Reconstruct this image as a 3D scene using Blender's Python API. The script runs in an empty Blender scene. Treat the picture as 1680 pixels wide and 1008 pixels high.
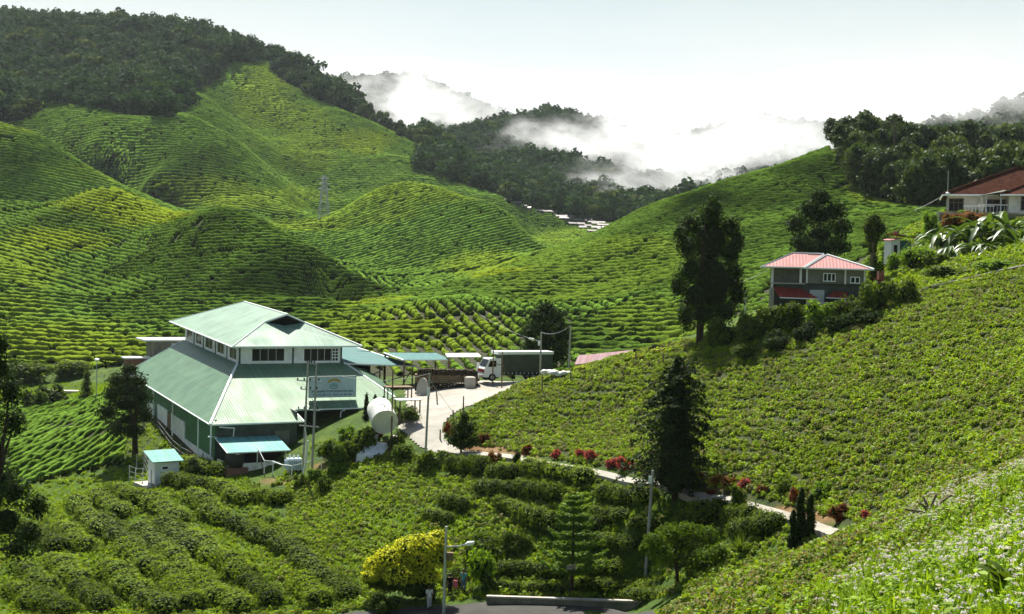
import bpy, math, random
import numpy as np
from mathutils import Vector, Matrix, Euler
SC = bpy.context.scene
COL = SC.collection
rng = np.random.default_rng(7)
random.seed(7)
R = math.radians
PI = math.pi

# ------------------------------------------------------------------ camera
F = 2200.0                       # focal length, in the photograph's pixels
K = F / 1800.0                   # survey distances below are in units of K metres
TH = math.atan(64 / F)
RO = R(1.4)
fw = Vector((0, math.cos(TH), -math.sin(TH)))
r0 = Vector((1, 0, 0)); u0 = Vector((0, math.sin(TH), math.cos(TH)))
up = u0 * math.cos(RO) - r0 * math.sin(RO)
rt = r0 * math.cos(RO) + u0 * math.sin(RO)
cam = bpy.data.cameras.new('camera')
cam.sensor_width = 36; cam.lens = 36 * F / 1680; cam.clip_start = 0.5; cam.clip_end = 20000
camo = bpy.data.objects.new('camera', cam); COL.objects.link(camo)
camo.matrix_world = Matrix(((rt.x, up.x, -fw.x, 0), (rt.y, up.y, -fw.y, 0), (rt.z, up.z, -fw.z, 0), (0, 0, 0, 1)))
SC.camera = camo

def ae(px, py):
    """slopes (x/y, z/y) of the sight line through a photograph pixel"""
    v = fw + rt * ((px - 840) / F) + up * ((504 - py) / F)
    return v.x / v.y, v.z / v.y
def at(px, py, d):
    a, e = ae(px, py); y = d * K
    return Vector((a * y, y, e * y))
def to_px(x, y, z):
    x = np.asarray(x, float); y = np.asarray(y, float); z = np.asarray(z, float)
    dep = x * fw.x + y * fw.y + z * fw.z
    return 840 + F * (x * rt.x + y * rt.y + z * rt.z) / dep, 504 - F * (x * up.x + y * up.y + z * up.z) / dep

# ------------------------------------------------------------------ noise
def _h(ix, iy, s):
    n = (ix.astype(np.int64) * 374761393 + iy.astype(np.int64) * 668265263 + s * 1442695041) & 0x7fffffff
    n = ((n ^ (n >> 13)) * 1274126177) & 0x7fffffff
    n = n ^ (n >> 16)
    return (n & 0xffffff) / float(0xffffff)
def vnoise(x, y, s=0):
    ix = np.floor(x); iy = np.floor(y); fx = x - ix; fy = y - iy
    fx = fx * fx * (3 - 2 * fx); fy = fy * fy * (3 - 2 * fy)
    a = _h(ix, iy, s); b = _h(ix + 1, iy, s); c = _h(ix, iy + 1, s); d = _h(ix + 1, iy + 1, s)
    return (a + (b - a) * fx) * (1 - fy) + (c + (d - c) * fx) * fy - 0.5
def fbm(x, y, s=0, o=3):
    t = 0; w = 1.0
    for k in range(o):
        t = t + w * vnoise(x, y, s + k * 17); x = x * 2.03 + 5.1; y = y * 2.03 + 1.7; w *= .5
    return t

# ------------------------------------------------------------------ terrain: surveyed ridge, foot and path lines
LINES = [
 # the slope the camera stands on
 [(1700,1008,16),(1500,1008,23),(1300,1008,33),(1180,1008,41),(1095,1008,46)],
 [(1095,1004,47),(1200,960,50),(1300,918,52),(1370,888,53),(1470,850,53),(1580,812,46),(1720,765,38)],
 [(1500,920,36),(1620,900,28),(1740,880,22)],
 # path along the foot of the slope, up to the yard
 [(1400,885,68),(1340,862,74),(1240,832,81),(1120,802,88),(1000,776,95),(850,748,104),(745,738,110),(690,715,114),(680,685,119),(740,650,129),(790,625,137)],
 # slope above the path
 [(1450,830,70),(1600,760,62),(1760,700,55)],
 [(1000,690,110),(1150,690,100),(1300,690,90),(1450,690,83),(1600,650,76),(1760,600,72)],
 [(1150,620,108),(1300,600,102),(1450,570,97),(1600,530,92),(1760,490,90)],
 [(820,640,132),(900,618,128),(1000,590,124),(1150,560,117),(1260,540,113),(1400,508,112),(1500,485,108),(1600,462,105),(1700,437,102)],
 [(1260,505,122),(1330,500,122),(1420,490,122)],
 [(1500,440,126),(1580,415,128),(1700,390,126)],
 [(1540,365,146),(1620,360,146),(1760,358,146)],
 [(1540,352,156),(1620,348,160),(1760,345,160)],
 # behind the near brow
 [(860,640,150),(960,615,150),(1060,608,148),(1160,590,146),(1260,560,140),(1380,500,140),(1460,440,142)],
 # road and lower slope
 [(1050,1000,81),(950,1000,81),(820,1000,81),(700,1000,81.5),(600,1006,81),(480,1015,82)],
 [(300,1012,82),(150,1010,84),(0,1008,85),(-80,1008,85)],
 [(1060,960,85),(950,960,85.5),(820,955,86),(700,950,87)],
 [(1150,900,80),(1000,870,89),(850,860,93),(700,860,96),(560,880,96)],
 [(700,780,106),(600,790,107),(480,800,112)],
 [(420,870,102),(280,880,101),(120,900,102),(-40,900,103)],
 [(345,780,119),(450,780,118)], [(550,752,115),(620,718,115)],
 [(260,800,116),(200,800,121),(80,830,116),(-40,840,116)],
 # tea slope left of the factory, valley lawn
 [(215,700,138),(130,740,134),(0,770,130),(-80,780,130)],
 [(200,655,156),(120,675,156),(0,690,153),(-80,695,153)],
 [(180,640,172),(90,655,176),(0,655,176)],
 [(190,615,192),(90,622,194),(-40,625,194)],
 # behind the factory
 [(250,600,195),(400,560,200),(540,560,192),(620,575,178)],
 # left near hill
 [(140,560,214),(60,480,238),(0,442,250),(-80,400,262)],
 [(40,560,210),(-40,540,214)],
 [(150,470,256),(60,425,280),(-40,390,290)],
 # bright mound
 [(70,388,305),(125,345,318),(180,322,326),(235,342,322),(275,362,312)],
 [(110,420,288),(200,420,280)], [(170,380,300),(220,385,295)],
 # dark round hill behind the factory
 [(290,362,294),(340,346,280),(385,343,276),(430,355,272),(480,385,264),(530,415,258),(580,450,252),(615,480,246)],
 [(300,420,262),(400,420,254),(480,440,250)], [(290,500,232),(400,500,228),(520,500,228)],
 [(230,440,268),(240,520,230)],
 [(180,400,380),(385,410,360),(520,450,340),(600,500,300)],
 # left far hill
 [(-80,170,450),(0,200,440),(60,222,432),(110,250,424),(160,282,416),(205,318,408),(250,350,400)],
 [(-80,330,370),(40,360,368),(120,360,370)], [(-40,260,405),(60,290,398)],
 [(0,300,530),(120,330,520),(260,370,480)],
 # broad tea face under the forest
 [(45,185,580),(150,178,566),(230,194,556),(310,198,552),(370,232,540),(430,290,520),(500,335,500)],
 [(150,250,525),(230,290,490),(330,290,490),(400,330,460)],
 [(300,345,440),(450,370,420)],
 # spur and upper slope
 [(300,150,640),(340,165,634),(400,215,616),(440,255,604),(490,300,580),(530,350,545),(540,385,500)],
 [(395,140,720),(430,225,660),(470,245,640)],
 [(400,110,730),(470,140,716),(540,180,700),(600,205,685),(660,245,660),(720,275,635),(780,308,605),(840,345,570)],
 [(540,240,650),(600,280,610),(660,300,580)],
 [(420,120,735),(300,130,720),(150,150,660),(30,165,640)],
 # mountain top
 [(-80,40,900),(0,40,890),(150,46,870),(270,56,850),(380,80,820),(440,106,800),(500,132,780),(560,168,755),(620,202,735),(700,240,700),(770,282,660),(830,335,620)],
 [(0,130,1150),(300,150,1100),(500,220,1000),(700,320,850)],
 # light mound right of the pylon
 [(470,372,450),(550,350,446),(615,314,448),(680,301,448),(740,318,440),(800,348,428),(850,378,415),(890,412,398),(920,440,380)],
 [(560,400,400),(650,400,392),(760,400,392)], [(560,450,340),(660,470,325),(780,460,328)],
 [(600,330,520),(700,345,520),(820,390,470)],
 [(600,490,290),(680,490,284),(760,475,280)], [(545,520,246),(620,510,262)],
 # big right hill
 [(545,540,206),(640,505,222),(740,475,240),(850,445,258),(920,425,272),(980,394,284),(1060,345,290),(1150,310,288),(1240,285,284),(1320,265,278),(1375,254,274)],
 [(650,520,200),(720,502,200),(800,520,190)], [(600,565,178),(700,575,172),(800,580,166),(860,590,160)],
 [(900,500,214),(1000,470,222),(1100,420,228),(1220,380,226),(1330,350,228)],
 [(950,570,172),(1080,560,172),(1200,480,180),(1280,430,188)],
 [(1450,290,268),(1500,325,256),(1560,345,232)], [(1380,420,170),(1460,380,180),(1500,390,165)],
 [(900,470,420),(1000,440,420),(1200,360,420),(1370,310,420)],
 # wooded knoll on the right, far right slopes
 [(1390,240,292),(1450,258,300),(1520,262,300),(1620,285,290),(1760,290,280)],
 [(1440,300,420),(1560,290,380)],
 [(1500,250,520),(1560,243,520),(1640,218,520),(1740,190,530)],
 # village terrace and middle forest hills
 [(840,347,640),(900,358,615),(950,368,595),(1000,380,585)],
 [(880,392,560),(940,400,540),(985,400,520)],
 [(740,255,900),(800,228,930),(850,210,950),(900,200,960),(960,206,960),(1010,240,940)],
 [(880,270,800),(960,290,780),(840,310,720)],
 [(1030,330,860),(1100,310,900),(1180,300,900)],
 [(1040,290,1080),(1110,250,1100),(1220,212,1120),(1340,222,1120),(1450,245,1120)],
 [(560,150,1400),(620,138,1400),(680,140,1400),(740,165,1400),(820,230,1350)],
 [(-200,300,2600),(300,300,2600),(840,310,2600),(1400,310,2600),(1900,300,2600)],
]
_pts = []
for ln in LINES:
    for (p, q) in zip(ln[:-1], ln[1:]):
        n = max(1, int(abs(p[0] - q[0]) / 45))
        for k in range(n):
            t = k / n
            _pts.append(tuple(p[i] + (q[i] - p[i]) * t for i in range(3)))
    _pts.append(ln[-1])
CP = []
for (px, py, d) in _pts:
    a, e = ae(px, py); CP.append((a, math.log(d * K), e))
for (a, y, e) in [(.5,5,-.62),(.25,6,-.66),(0,8,-.74),(-.3,12,-.8),(-.6,16,-.8),(.6,40,-.14),(.6,80,-.06),(.6,150,-.02),(.5,20,-.3),
                  (0,30,-.62),(-.15,50,-.58),(-.35,60,-.52),(.1,40,-.5),(0,90,-.33),(-.12,100,-.31),(-.3,105,-.3),(-.5,130,-.28),(-.5,220,-.13),(-.5,400,0.0),(-.5,700,.05),(.55,300,0.02),(.5,600,.02)]:
    CP.append((a * 1.2727, math.log(y * .7857), .0636 + 1.2727 * e))
CP = np.array(CP)
_d2 = lambda A, B: (A[:, None, 0] - B[None, :, 0]) ** 2 + ((A[:, None, 1] - B[None, :, 1]) * .8) ** 2
C2 = 0.015 ** 2
_M = np.sqrt(_d2(CP, CP) + C2)
_n = len(CP)
_A = np.zeros((_n + 1, _n + 1)); _A[:_n, :_n] = _M - np.eye(_n) * 0.0015; _A[:_n, _n] = 1; _A[_n, :_n] = 1
_w = np.linalg.solve(_A, np.append(CP[:, 2], 0))
A0, A1, NA = -.95, .95, 420
L0, L1, NL = math.log(3.2), math.log(4200), 620
_ga = np.linspace(A0, A1, NA); _gl = np.linspace(L0, L1, NL)
EG = np.zeros((NA, NL))
for i in range(NA):
    q = np.stack([np.full(NL, _ga[i]), _gl], 1)
    EG[i] = np.sqrt(_d2(q, CP) + C2) @ _w[:_n] + _w[_n]

def _cr(t):
    return (-.5*t+t*t-.5*t**3, 1-2.5*t*t+1.5*t**3, .5*t+2*t*t-1.5*t**3, -.5*t*t+.5*t**3)
def e_at(a, L):
    u = np.clip((a - A0) / (A1 - A0) * (NA - 1), 1, NA - 2.001); v = np.clip((L - L0) / (L1 - L0) * (NL - 1), 1, NL - 2.001)
    iu = np.floor(u).astype(int); iv = np.floor(v).astype(int)
    wu = _cr(u - iu); wv = _cr(v - iv)
    out = 0
    iu = np.clip(iu, 1, NA - 3); iv = np.clip(iv, 1, NL - 3)
    for m in range(4):
        row = 0
        for n in range(4):
            row = row + wv[n] * EG[iu + m - 1, iv + n - 1]
        out = out + wu[m] * row
    return out
FLATS = []                       # level pads: (centre, axis angle, half x, half y, z, margin)
def ground(x, y):
    x = np.asarray(x, float); y = np.asarray(y, float)
    yy = np.maximum(y, 4.5)
    z = e_at(x / yy, np.log(yy)) * yy
    far = np.clip((yy - 205) / 200, 0, 1)
    z = z + far * (5.6 * fbm(x / 55, yy / 55, 3, 3)) + np.clip(yy / 200, 0, 1) * .6 * fbm(x / 14, yy / 14, 9, 2)
    for (c, ang, hx, hy, zf, mg) in FLATS:
        dx = x - c[0]; dy = y - c[1]
        lx = np.abs(dx * math.cos(ang) + dy * math.sin(ang)) - hx; ly = np.abs(-dx * math.sin(ang) + dy * math.cos(ang)) - hy
        t = np.clip(1 - np.maximum(lx, ly) / mg, 0, 1); t = t * t * (3 - 2 * t)
        z = z + (zf - z) * t
    return z
def gz(x, y):
    return float(ground(np.array([x]), np.array([y]))[0])
def on(px, py, d0=12, d1=1600):
    """point where the sight line through a photograph pixel first meets the ground (a survey of the site)"""
    a, e = ae(px, py)
    y = np.exp(np.linspace(math.log(d0 * K), math.log(d1 * K), 3000))
    s = e * y - ground(a * y, y)
    k = np.where((s[:-1] > 0) & (s[1:] <= 0))[0]
    if len(k) == 0:
        j = int(np.argmin(np.abs(s))); return Vector((a * y[j], y[j], gz(a * y[j], y[j])))
    k = k[0]; t = s[k] / (s[k] - s[k + 1]); yy = y[k] + (y[k + 1] - y[k]) * t
    return Vector((a * yy, yy, gz(a * yy, yy)))
def base(px, d):
    """ground point on the bearing of photograph column px at distance d (row found by dropping on the terrain)"""
    py = 600
    for _ in range(12):
        p = at(px, py, d); z = gz(p.x, p.y)
        py = float(to_px(p.x, p.y, z)[1])
    return Vector((p.x, p.y, z))

# ------------------------------------------------------------------ mesh helpers
def mesh_np(name, V, Fq, mat=None, smooth=False, attrs=None):
    """V (n,3), Fq (m,3|4) int array or list of such arrays"""
    me = bpy.data.meshes.new(name)
    V = np.ascontiguousarray(V, dtype=np.float32)
    if not isinstance(Fq, list): Fq = [Fq]
    Fq = [np.asarray(f, dtype=np.int32) for f in Fq if len(f)]
    me.vertices.add(len(V)); me.vertices.foreach_set('co', V.ravel())
    tot = sum(f.size for f in Fq); npoly = sum(len(f) for f in Fq)
    if not Fq:
        me.update(); return me
    me.loops.add(tot); me.polygons.add(npoly)
    me.loops.foreach_set('vertex_index', np.concatenate([f.ravel() for f in Fq]))
    sizes = np.concatenate([np.full(len(f), f.shape[1], dtype=np.int32) for f in Fq])
    st = np.zeros(npoly, dtype=np.int32); st[1:] = np.cumsum(sizes)[:-1]
    me.polygons.foreach_set('loop_start', st)
    if smooth: me.polygons.foreach_set('use_smooth', np.ones(npoly, dtype=bool))
    for k, arr in (attrs or {}).items():
        at_ = me.attributes.new(k, 'FLOAT', 'POINT'); at_.data.foreach_set('value', np.ascontiguousarray(arr, dtype=np.float32))
    if mat is not None: me.materials.append(mat)
    me.update(calc_edges=True)
    return me
def link(name, me, parent=None, loc=(0, 0, 0)):
    o = bpy.data.objects.new(name, me); COL.objects.link(o)
    o.location = loc
    if parent is not None: o.parent = parent
    return o
def tag(o, label=None, cat=None, group=None, kind=None):
    if label: o['label'] = label
    if cat: o['category'] = cat
    if group: o['group'] = group
    if kind: o['kind'] = kind
    return o
def empty(name, loc, rz=0, label=None, cat=None, group=None):
    o = bpy.data.objects.new(name, None); COL.objects.link(o)
    o.empty_display_size = .3; o.location = loc; o.rotation_euler = (0, 0, rz)
    return tag(o, label, cat, group)
def kids(o): return [c for c in bpy.data.objects if c.parent is o]
_KC = {}
def copy_tree(o, loc=None, rz=None, scale=None, label=None, group=None, parent=None):
    c = o.copy(); COL.objects.link(c)
    if parent is not None: c.parent = parent
    if loc is not None: c.location = loc
    if rz is not None: c.rotation_euler = (0, 0, rz)
    if scale is not None: c.scale = scale if hasattr(scale, '__len__') else (scale,) * 3
    if label: c['label'] = label
    if group: c['group'] = group
    if o.name not in _KC: _KC[o.name] = kids(o)
    for ch in _KC[o.name]: copy_tree(ch, parent=c)
    return c

class MB:
    """collects simple shapes; build() links them as one mesh object"""
    def __init__(s): s.v = []; s.f = []
    def add(s, vs, fs):
        o = len(s.v); s.v += [tuple(v) for v in vs]; s.f += [tuple(i + o for i in f) for f in fs]; return s
    def box(s, x0, x1, y0, y1, z0, z1):
        return s.add([(x0,y0,z0),(x1,y0,z0),(x1,y1,z0),(x0,y1,z0),(x0,y0,z1),(x1,y0,z1),(x1,y1,z1),(x0,y1,z1)],
                     [(0,3,2,1),(4,5,6,7),(0,1,5,4),(1,2,6,5),(2,3,7,6),(3,0,4,7)])
    def hexa(s, p):   # 8 points, bottom ring then top ring
        return s.add(p, [(0,3,2,1),(4,5,6,7),(0,1,5,4),(1,2,6,5),(2,3,7,6),(3,0,4,7)])
    def slab(s, poly, th):
        """polygon (3D, counter-clockwise from above) given thickness th downwards"""
        n = len(poly); low = [(p[0], p[1], p[2] - th) for p in poly]
        return s.add(list(poly) + low, [tuple(range(n)), tuple(range(2*n-1, n-1, -1))] + [(i, n+i, n+(i+1)%n, (i+1)%n) for i in range(n)])
    def tube(s, pts, r, n=8, cap=True):
        pts = [Vector(p) for p in pts]; rs = r if hasattr(r, '__len__') else [r] * len(pts)
        vs = []; ref = None
        for i, p in enumerate(pts):
            t = (pts[min(i+1, len(pts)-1)] - pts[max(i-1, 0)]).normalized()
            if ref is None:
                ref = Vector((0, 0, 1)) if abs(t.z) < .9 else Vector((1, 0, 0))
            a = t.cross(ref).normalized(); b = t.cross(a)
            ref = a.cross(t) if False else ref
            for k in range(n):
                w = 2 * PI * k / n
                vs.append(p + (a * math.cos(w) + b * math.sin(w)) * rs[i])
        fs = [(i*n+k, i*n+(k+1)%n, (i+1)*n+(k+1)%n, (i+1)*n+k) for i in range(len(pts)-1) for k in range(n)]
        if cap: fs += [tuple(range(n-1, -1, -1)), tuple(range((len(pts)-1)*n, len(pts)*n))]
        return s.add(vs, fs)
    def bar(s, p, q, w, h=None):
        return s.tube([p, q], (w) / 1.2, 4)
    def lathe(s, prof, n=16, c=(0, 0, 0)):
        vs = [(c[0] + r * math.cos(2*PI*k/n), c[1] + r * math.sin(2*PI*k/n), c[2] + z) for (r, z) in prof for k in range(n)]
        m = len(prof)
        fs = [(i*n+k, i*n+(k+1)%n, (i+1)*n+(k+1)%n, (i+1)*n+k) for i in range(m-1) for k in range(n)]
        fs += [tuple(range(n-1, -1, -1)), tuple(range((m-1)*n, m*n))]
        return s.add(vs, fs)
    def build(s, name, mat, parent=None, bevel=0, smooth=False, loc=(0, 0, 0)):
        me = bpy.data.meshes.new(name); me.from_pydata(s.v, [], s.f); me.update()
        if smooth: me.polygons.foreach_set('use_smooth', [True] * len(me.polygons))
        if mat: me.materials.append(mat)
        o = link(name, me, parent, loc)
        if bevel:
            b = o.modifiers.new('bevel', 'BEVEL'); b.width = bevel; b.segments = 2; b.limit_method = 'ANGLE'
        return o

# ------------------------------------------------------------------ material helpers
def new_mat(name):
    m = bpy.data.materials.new(name); m.use_nodes = True
    nt = m.node_tree; nt.nodes.clear()
    return m, nt
def nd(nt, t, **kw):
    n = nt.nodes.new(t)
    for k, v in kw.items():
        if k[0] == '_': setattr(n, k[1:], v)
    return n
def L(nt, a, b): nt.links.new(a, b)
def ramp(nt, fac, stops):
    n = nt.nodes.new('ShaderNodeValToRGB'); cr = n.color_ramp
    while len(cr.elements) < len(stops): cr.elements.new(0.5)
    for e, (p, c) in zip(cr.elements, stops):
        e.position = p; e.color = (c[0], c[1], c[2], 1)
    nt.links.new(fac, n.inputs[0]); return n.outputs[0]
def noise(nt, scale, detail=3, rough=.55, vec=None, out='Fac'):
    n = nt.nodes.new('ShaderNodeTexNoise'); n.inputs['Scale'].default_value = scale; n.inputs['Detail'].default_value = detail
    n.inputs['Roughness'].default_value = rough
    if vec is not None: nt.links.new(vec, n.inputs['Vector'])
    return n.outputs[out]
def math_(nt, op, a, b=None, c=None, clamp=False):
    n = nt.nodes.new('ShaderNodeMath'); n.operation = op; n.use_clamp = clamp
    for i, v in enumerate((a, b, c)):
        if v is None: continue
        if isinstance(v, (int, float)): n.inputs[i].default_value = v
        else: nt.links.new(v, n.inputs[i])
    return n.outputs[0]
def mixc(nt, fac, a, b, mode='MIX'):
    n = nt.nodes.new('ShaderNodeMix'); n.data_type = 'RGBA'; n.blend_type = mode
    for k, v in ((0, fac), (6, a), (7, b)):
        if isinstance(v, (int, float)): n.inputs[k].default_value = v
        elif isinstance(v, tuple): n.inputs[k].default_value = (v[0], v[1], v[2], 1)
        else: nt.links.new(v, n.inputs[k])
    return n.outputs[2]
def pbsdf(nt, col, rough=.7, spec=.3, metal=0.0, normal=None):
    b = nt.nodes.new('ShaderNodeBsdfPrincipled'); o = nt.nodes.new('ShaderNodeOutputMaterial')
    for k, v in (('Base Color', col), ('Roughness', rough), ('Metallic', metal), ('Specular IOR Level', spec)):
        if isinstance(v, tuple): b.inputs[k].default_value = (v[0], v[1], v[2], 1)
        elif isinstance(v, (int, float)): b.inputs[k].default_value = v
        else: nt.links.new(v, b.inputs[k])
    if normal is not None: nt.links.new(normal, b.inputs['Normal'])
    nt.links.new(b.outputs[0], o.inputs[0]); return b
def bump(nt, h, strength=.5, dist=.1):
    n = nt.nodes.new('ShaderNodeBump'); n.inputs['Strength'].default_value = strength; n.inputs['Distance'].default_value = dist
    nt.links.new(h, n.inputs['Height']); return n.outputs[0]
def wpos(nt): return nt.nodes.new('ShaderNodeNewGeometry').outputs['Position']
def opos(nt): return nt.nodes.new('ShaderNodeTexCoord').outputs['Object']
def attr(nt, name):
    n = nt.nodes.new('ShaderNodeAttribute'); n.attribute_name = name; return n.outputs['Fac']
# ------------------------------------------------------------------ light, sky
SUN_AZ, SUN_EL = R(-14), R(52)       # bearing from straight ahead (negative: to the left), height
sdir = Vector((math.sin(SUN_AZ) * math.cos(SUN_EL), math.cos(SUN_AZ) * math.cos(SUN_EL), math.sin(SUN_EL)))
sl = bpy.data.lights.new('sun', 'SUN'); sl.energy = 5.0; sl.angle = R(.55); sl.color = (1, .96, .87)
so = bpy.data.objects.new('sun', sl); COL.objects.link(so); so.location = sdir * 400
so.rotation_euler = sdir.to_track_quat('Z', 'Y').to_euler()
W = bpy.data.worlds.new('World'); SC.world = W; W.use_nodes = True
nt = W.node_tree; nt.nodes.clear()
sky = nd(nt, 'ShaderNodeTexSky'); sky.sky_type = 'NISHITA'; sky.sun_disc = False
sky.sun_elevation = SUN_EL; sky.sun_rotation = SUN_AZ; sky.air_density = 1.0; sky.dust_density = 1.5
bg1 = nd(nt, 'ShaderNodeBackground'); L(nt, sky.outputs[0], bg1.inputs[0]); bg1.inputs[1].default_value = .05
tc = nd(nt, 'ShaderNodeTexCoord'); sp = nd(nt, 'ShaderNodeSeparateXYZ'); L(nt, tc.outputs['Generated'], sp.inputs[0])
mp = nd(nt, 'ShaderNodeMapping'); mp.inputs['Scale'].default_value = (1, 1, 2.6); L(nt, tc.outputs['Generated'], mp.inputs[0])
n1 = noise(nt, 3.2, 5, .6, mp.outputs[0])
hgt = math_(nt, 'ADD', sp.outputs[2], math_(nt, 'MULTIPLY', math_(nt, 'SUBTRACT', n1, .5), .18))
mask = ramp(nt, hgt, [(0, (1, 1, 1)), (.13, (1, 1, 1)), (.40, (0, 0, 0)), (1, (0, 0, 0))])
ccol = ramp(nt, math_(nt, 'ADD', sp.outputs[2], math_(nt, 'MULTIPLY', math_(nt, 'SUBTRACT', n1, .5), .03)),
            [(0, (.93, .96, .95)), (.055, (.97, .985, .975)), (.13, (.95, .965, .955)), (.155, (.83, .86, .84)), (.2, (.67, .75, .71)), (.3, (.6, .66, .66))])
bg2 = nd(nt, 'ShaderNodeBackground'); L(nt, ccol, bg2.inputs[0]); bg2.inputs[1].default_value = 0.475
front = ramp(nt, math_(nt, 'ADD', math_(nt, 'MULTIPLY', sp.outputs[1], .5), .5), [(.35, (.30, .30, .30)), (.85, (1, 1, 1))])
mask = math_(nt, 'MULTIPLY', mask, front)
mx = nd(nt, 'ShaderNodeMixShader'); L(nt, mask, mx.inputs[0]); L(nt, bg1.outputs[0], mx.inputs[1]); L(nt, bg2.outputs[0], mx.inputs[2])
wo = nd(nt, 'ShaderNodeOutputWorld'); L(nt, mx.outputs[0], wo.inputs[0])
SC.view_settings.view_transform = 'Standard'; SC.view_settings.look = 'None'; SC.view_settings.exposure = EXPOSURE = 1.25
SC.cycles.use_denoising = True
SC.cycles.max_bounces = 6; SC.cycles.diffuse_bounces = 3; SC.cycles.transmission_bounces = 4; SC.cycles.transparent_max_bounces = 8
SC.cycles.volume_bounces = 2; SC.cycles.volume_step_rate = 2.0; SC.cycles.volume_max_steps = 128
SC.cycles.sample_clamp_indirect = 4

# ------------------------------------------------------------------ terrain helpers
def pgrid(a0, a1, na, ys):
    a = np.linspace(a0, a1, na); A, Y = np.meshgrid(a, ys, indexing='ij')
    return A, Y
def grid_faces(na, ny, keep=None):
    i = np.arange(na * ny).reshape(na, ny)
    f = np.stack([i[:-1, :-1], i[1:, :-1], i[1:, 1:], i[:-1, 1:]], -1)
    return f[keep] if keep is not None else f.reshape(-1, 4)
def compact(V, Fq, at_):
    used = np.zeros(len(V), bool); used[Fq.ravel()] = True
    idx = np.cumsum(used) - 1
    return V[used], idx[Fq], {k: a[used] for k, a in at_.items()}
def in_poly(px, py, poly):
    c = np.zeros(px.shape, bool); n = len(poly)
    for i in range(n):
        x0, y0 = poly[i]; x1, y1 = poly[(i + 1) % n]
        if y0 == y1: continue
        c ^= ((y0 > py) != (y1 > py)) & (px < (x1 - x0) * (py - y0) / (y1 - y0) + x0)
    return c
def sstep(a, b, x):
    t = np.clip((x - a) / (b - a), 0, 1); return t * t * (3 - 2 * t)

# level pads for the buildings
FAC_P = at(345, 758, 121)                                     # near left corner of the factory walls
FAC_YAW = R(9)
# ------------------------------------------------------------------ where forest stands (surveyed outlines)
FOREST = [
 ([(-300,210),(0,206),(45,196),(72,168),(140,180),(230,192),(275,198),(318,172),(306,150),(345,140),(378,106),(440,100),(475,140),(520,168),(570,186),(625,192),(690,238),(740,272),(800,312),(850,345),(900,120),(560,60),(400,10),(0,-200),(-300,-200)], 500, 1200),
 ([(1368,272),(1405,292),(1445,296),(1475,312),(1492,338),(1530,350),(1900,352),(1900,100),(1360,100)], 215, 330),
]
def forest_mask(px, py, yo):
    m = np.zeros(px.shape, bool)
    for poly, d0, d1 in FOREST:
        m |= (yo > d0) & (yo < d1) & in_poly(px, py, poly)
    m |= (yo > 590) & (px > 830)
    m |= (yo > 410) & (px > 1420)
    m |= (yo > 900)
    return m
# field number of every ground point: that of the nearest surveyed line
FIELD_OF_LINE = {}
def _field(ln):
    m = np.mean([p[0] for p in ln]); d = np.mean([p[2] for p in ln]); 
    if d < 125: return 0
    if d < 165 and m < 260: return 1                         # straight rows left of the factory
    if d < 150: return 0
    if m < 235 and d < 268: return 2                          # near left hill
    if m < 300 and 268 <= d < 330: return 3                   # bright mound
    if m < 620 and 188 < d < 300: return 4                    # round dark hill
    if m < 330 and d < 470: return 5                          # far left hill
    if 470 < m < 930 and 262 < d < 480: return 7              # light mound
    if m < 830 and d >= 400: return 6                         # broad face under the forest
    if m < 900 and d < 208: return 8                          # block planted spur
    if m > 600 and d < 300: return 9                          # big right hill
    if m > 830 and d < 600: return 10
    return 0
_fp = []
for ln in LINES:
    f = _field(ln)
    for (p, q) in zip(ln[:-1], ln[1:]):
        n = max(1, int(abs(p[0] - q[0]) / 30))
        for k in range(n + 1):
            t = k / n; s = [p[i] + (q[i] - p[i]) * t for i in range(3)]
            _fp.append((ae(s[0], s[1])[0], math.log(s[2] * K), f))
_fp = np.array(_fp)
_na2, _nl2 = 500, 700
_fa = np.linspace(-.5, .5, _na2); _fl = np.linspace(math.log(118), math.log(1500), _nl2)
FGRID = np.zeros((_na2, _nl2), int)
for i in range(_na2):
    wob = .012 * np.sin(_fl * 37 + i * .05)
    dd = (_fa[i] + wob[:, None] - _fp[None, :, 0]) ** 2 + (_fl[:, None] - _fp[None, :, 1]) ** 2
    FGRID[i] = _fp[np.argmin(dd, 1), 2]
def field_at(a, Lg):
    i = np.clip(np.round((a + .5) / 1.0 * (_na2 - 1)).astype(int), 0, _na2 - 1)
    j = np.clip(np.round((Lg - _fl[0]) / (_fl[-1] - _fl[0]) * (_nl2 - 1)).astype(int), 0, _nl2 - 1)
    return FGRID[i, j]

# ------------------------------------------------------------------ ground sheet
m_ground, nt = new_mat('ground_soil_and_grass')
P = wpos(nt)
lawn = attr(nt, 'lawn'); bare = attr(nt, 'bare')
ga = ramp(nt, noise(nt, .35, 5, .65, P), [(.3, (.025, .055, .007)), (.5, (.052, .10, .010)), (.7, (.09, .14, .014))])
gb = ramp(nt, noise(nt, 2.2, 4, .7, P), [(.3, (.55, .55, .55)), (.7, (1.25, 1.2, 1.1))])
grass = mixc(nt, 1.0, ga, gb, 'MULTIPLY')
soil_shade = ramp(nt, noise(nt, .6, 4, .6, P), [(.3, (.018, .026, .008)), (.7, (.05, .05, .02))])
red = ramp(nt, noise(nt, .9, 4, .6, P), [(.3, (.14, .075, .03)), (.7, (.25, .16, .075))])
c = mixc(nt, lawn, soil_shade, grass); c = mixc(nt, bare, c, red)
pbsdf(nt, c, .9, .1, normal=bump(nt, noise(nt, 3.5, 5, .7, P), .8, .25))

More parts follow.
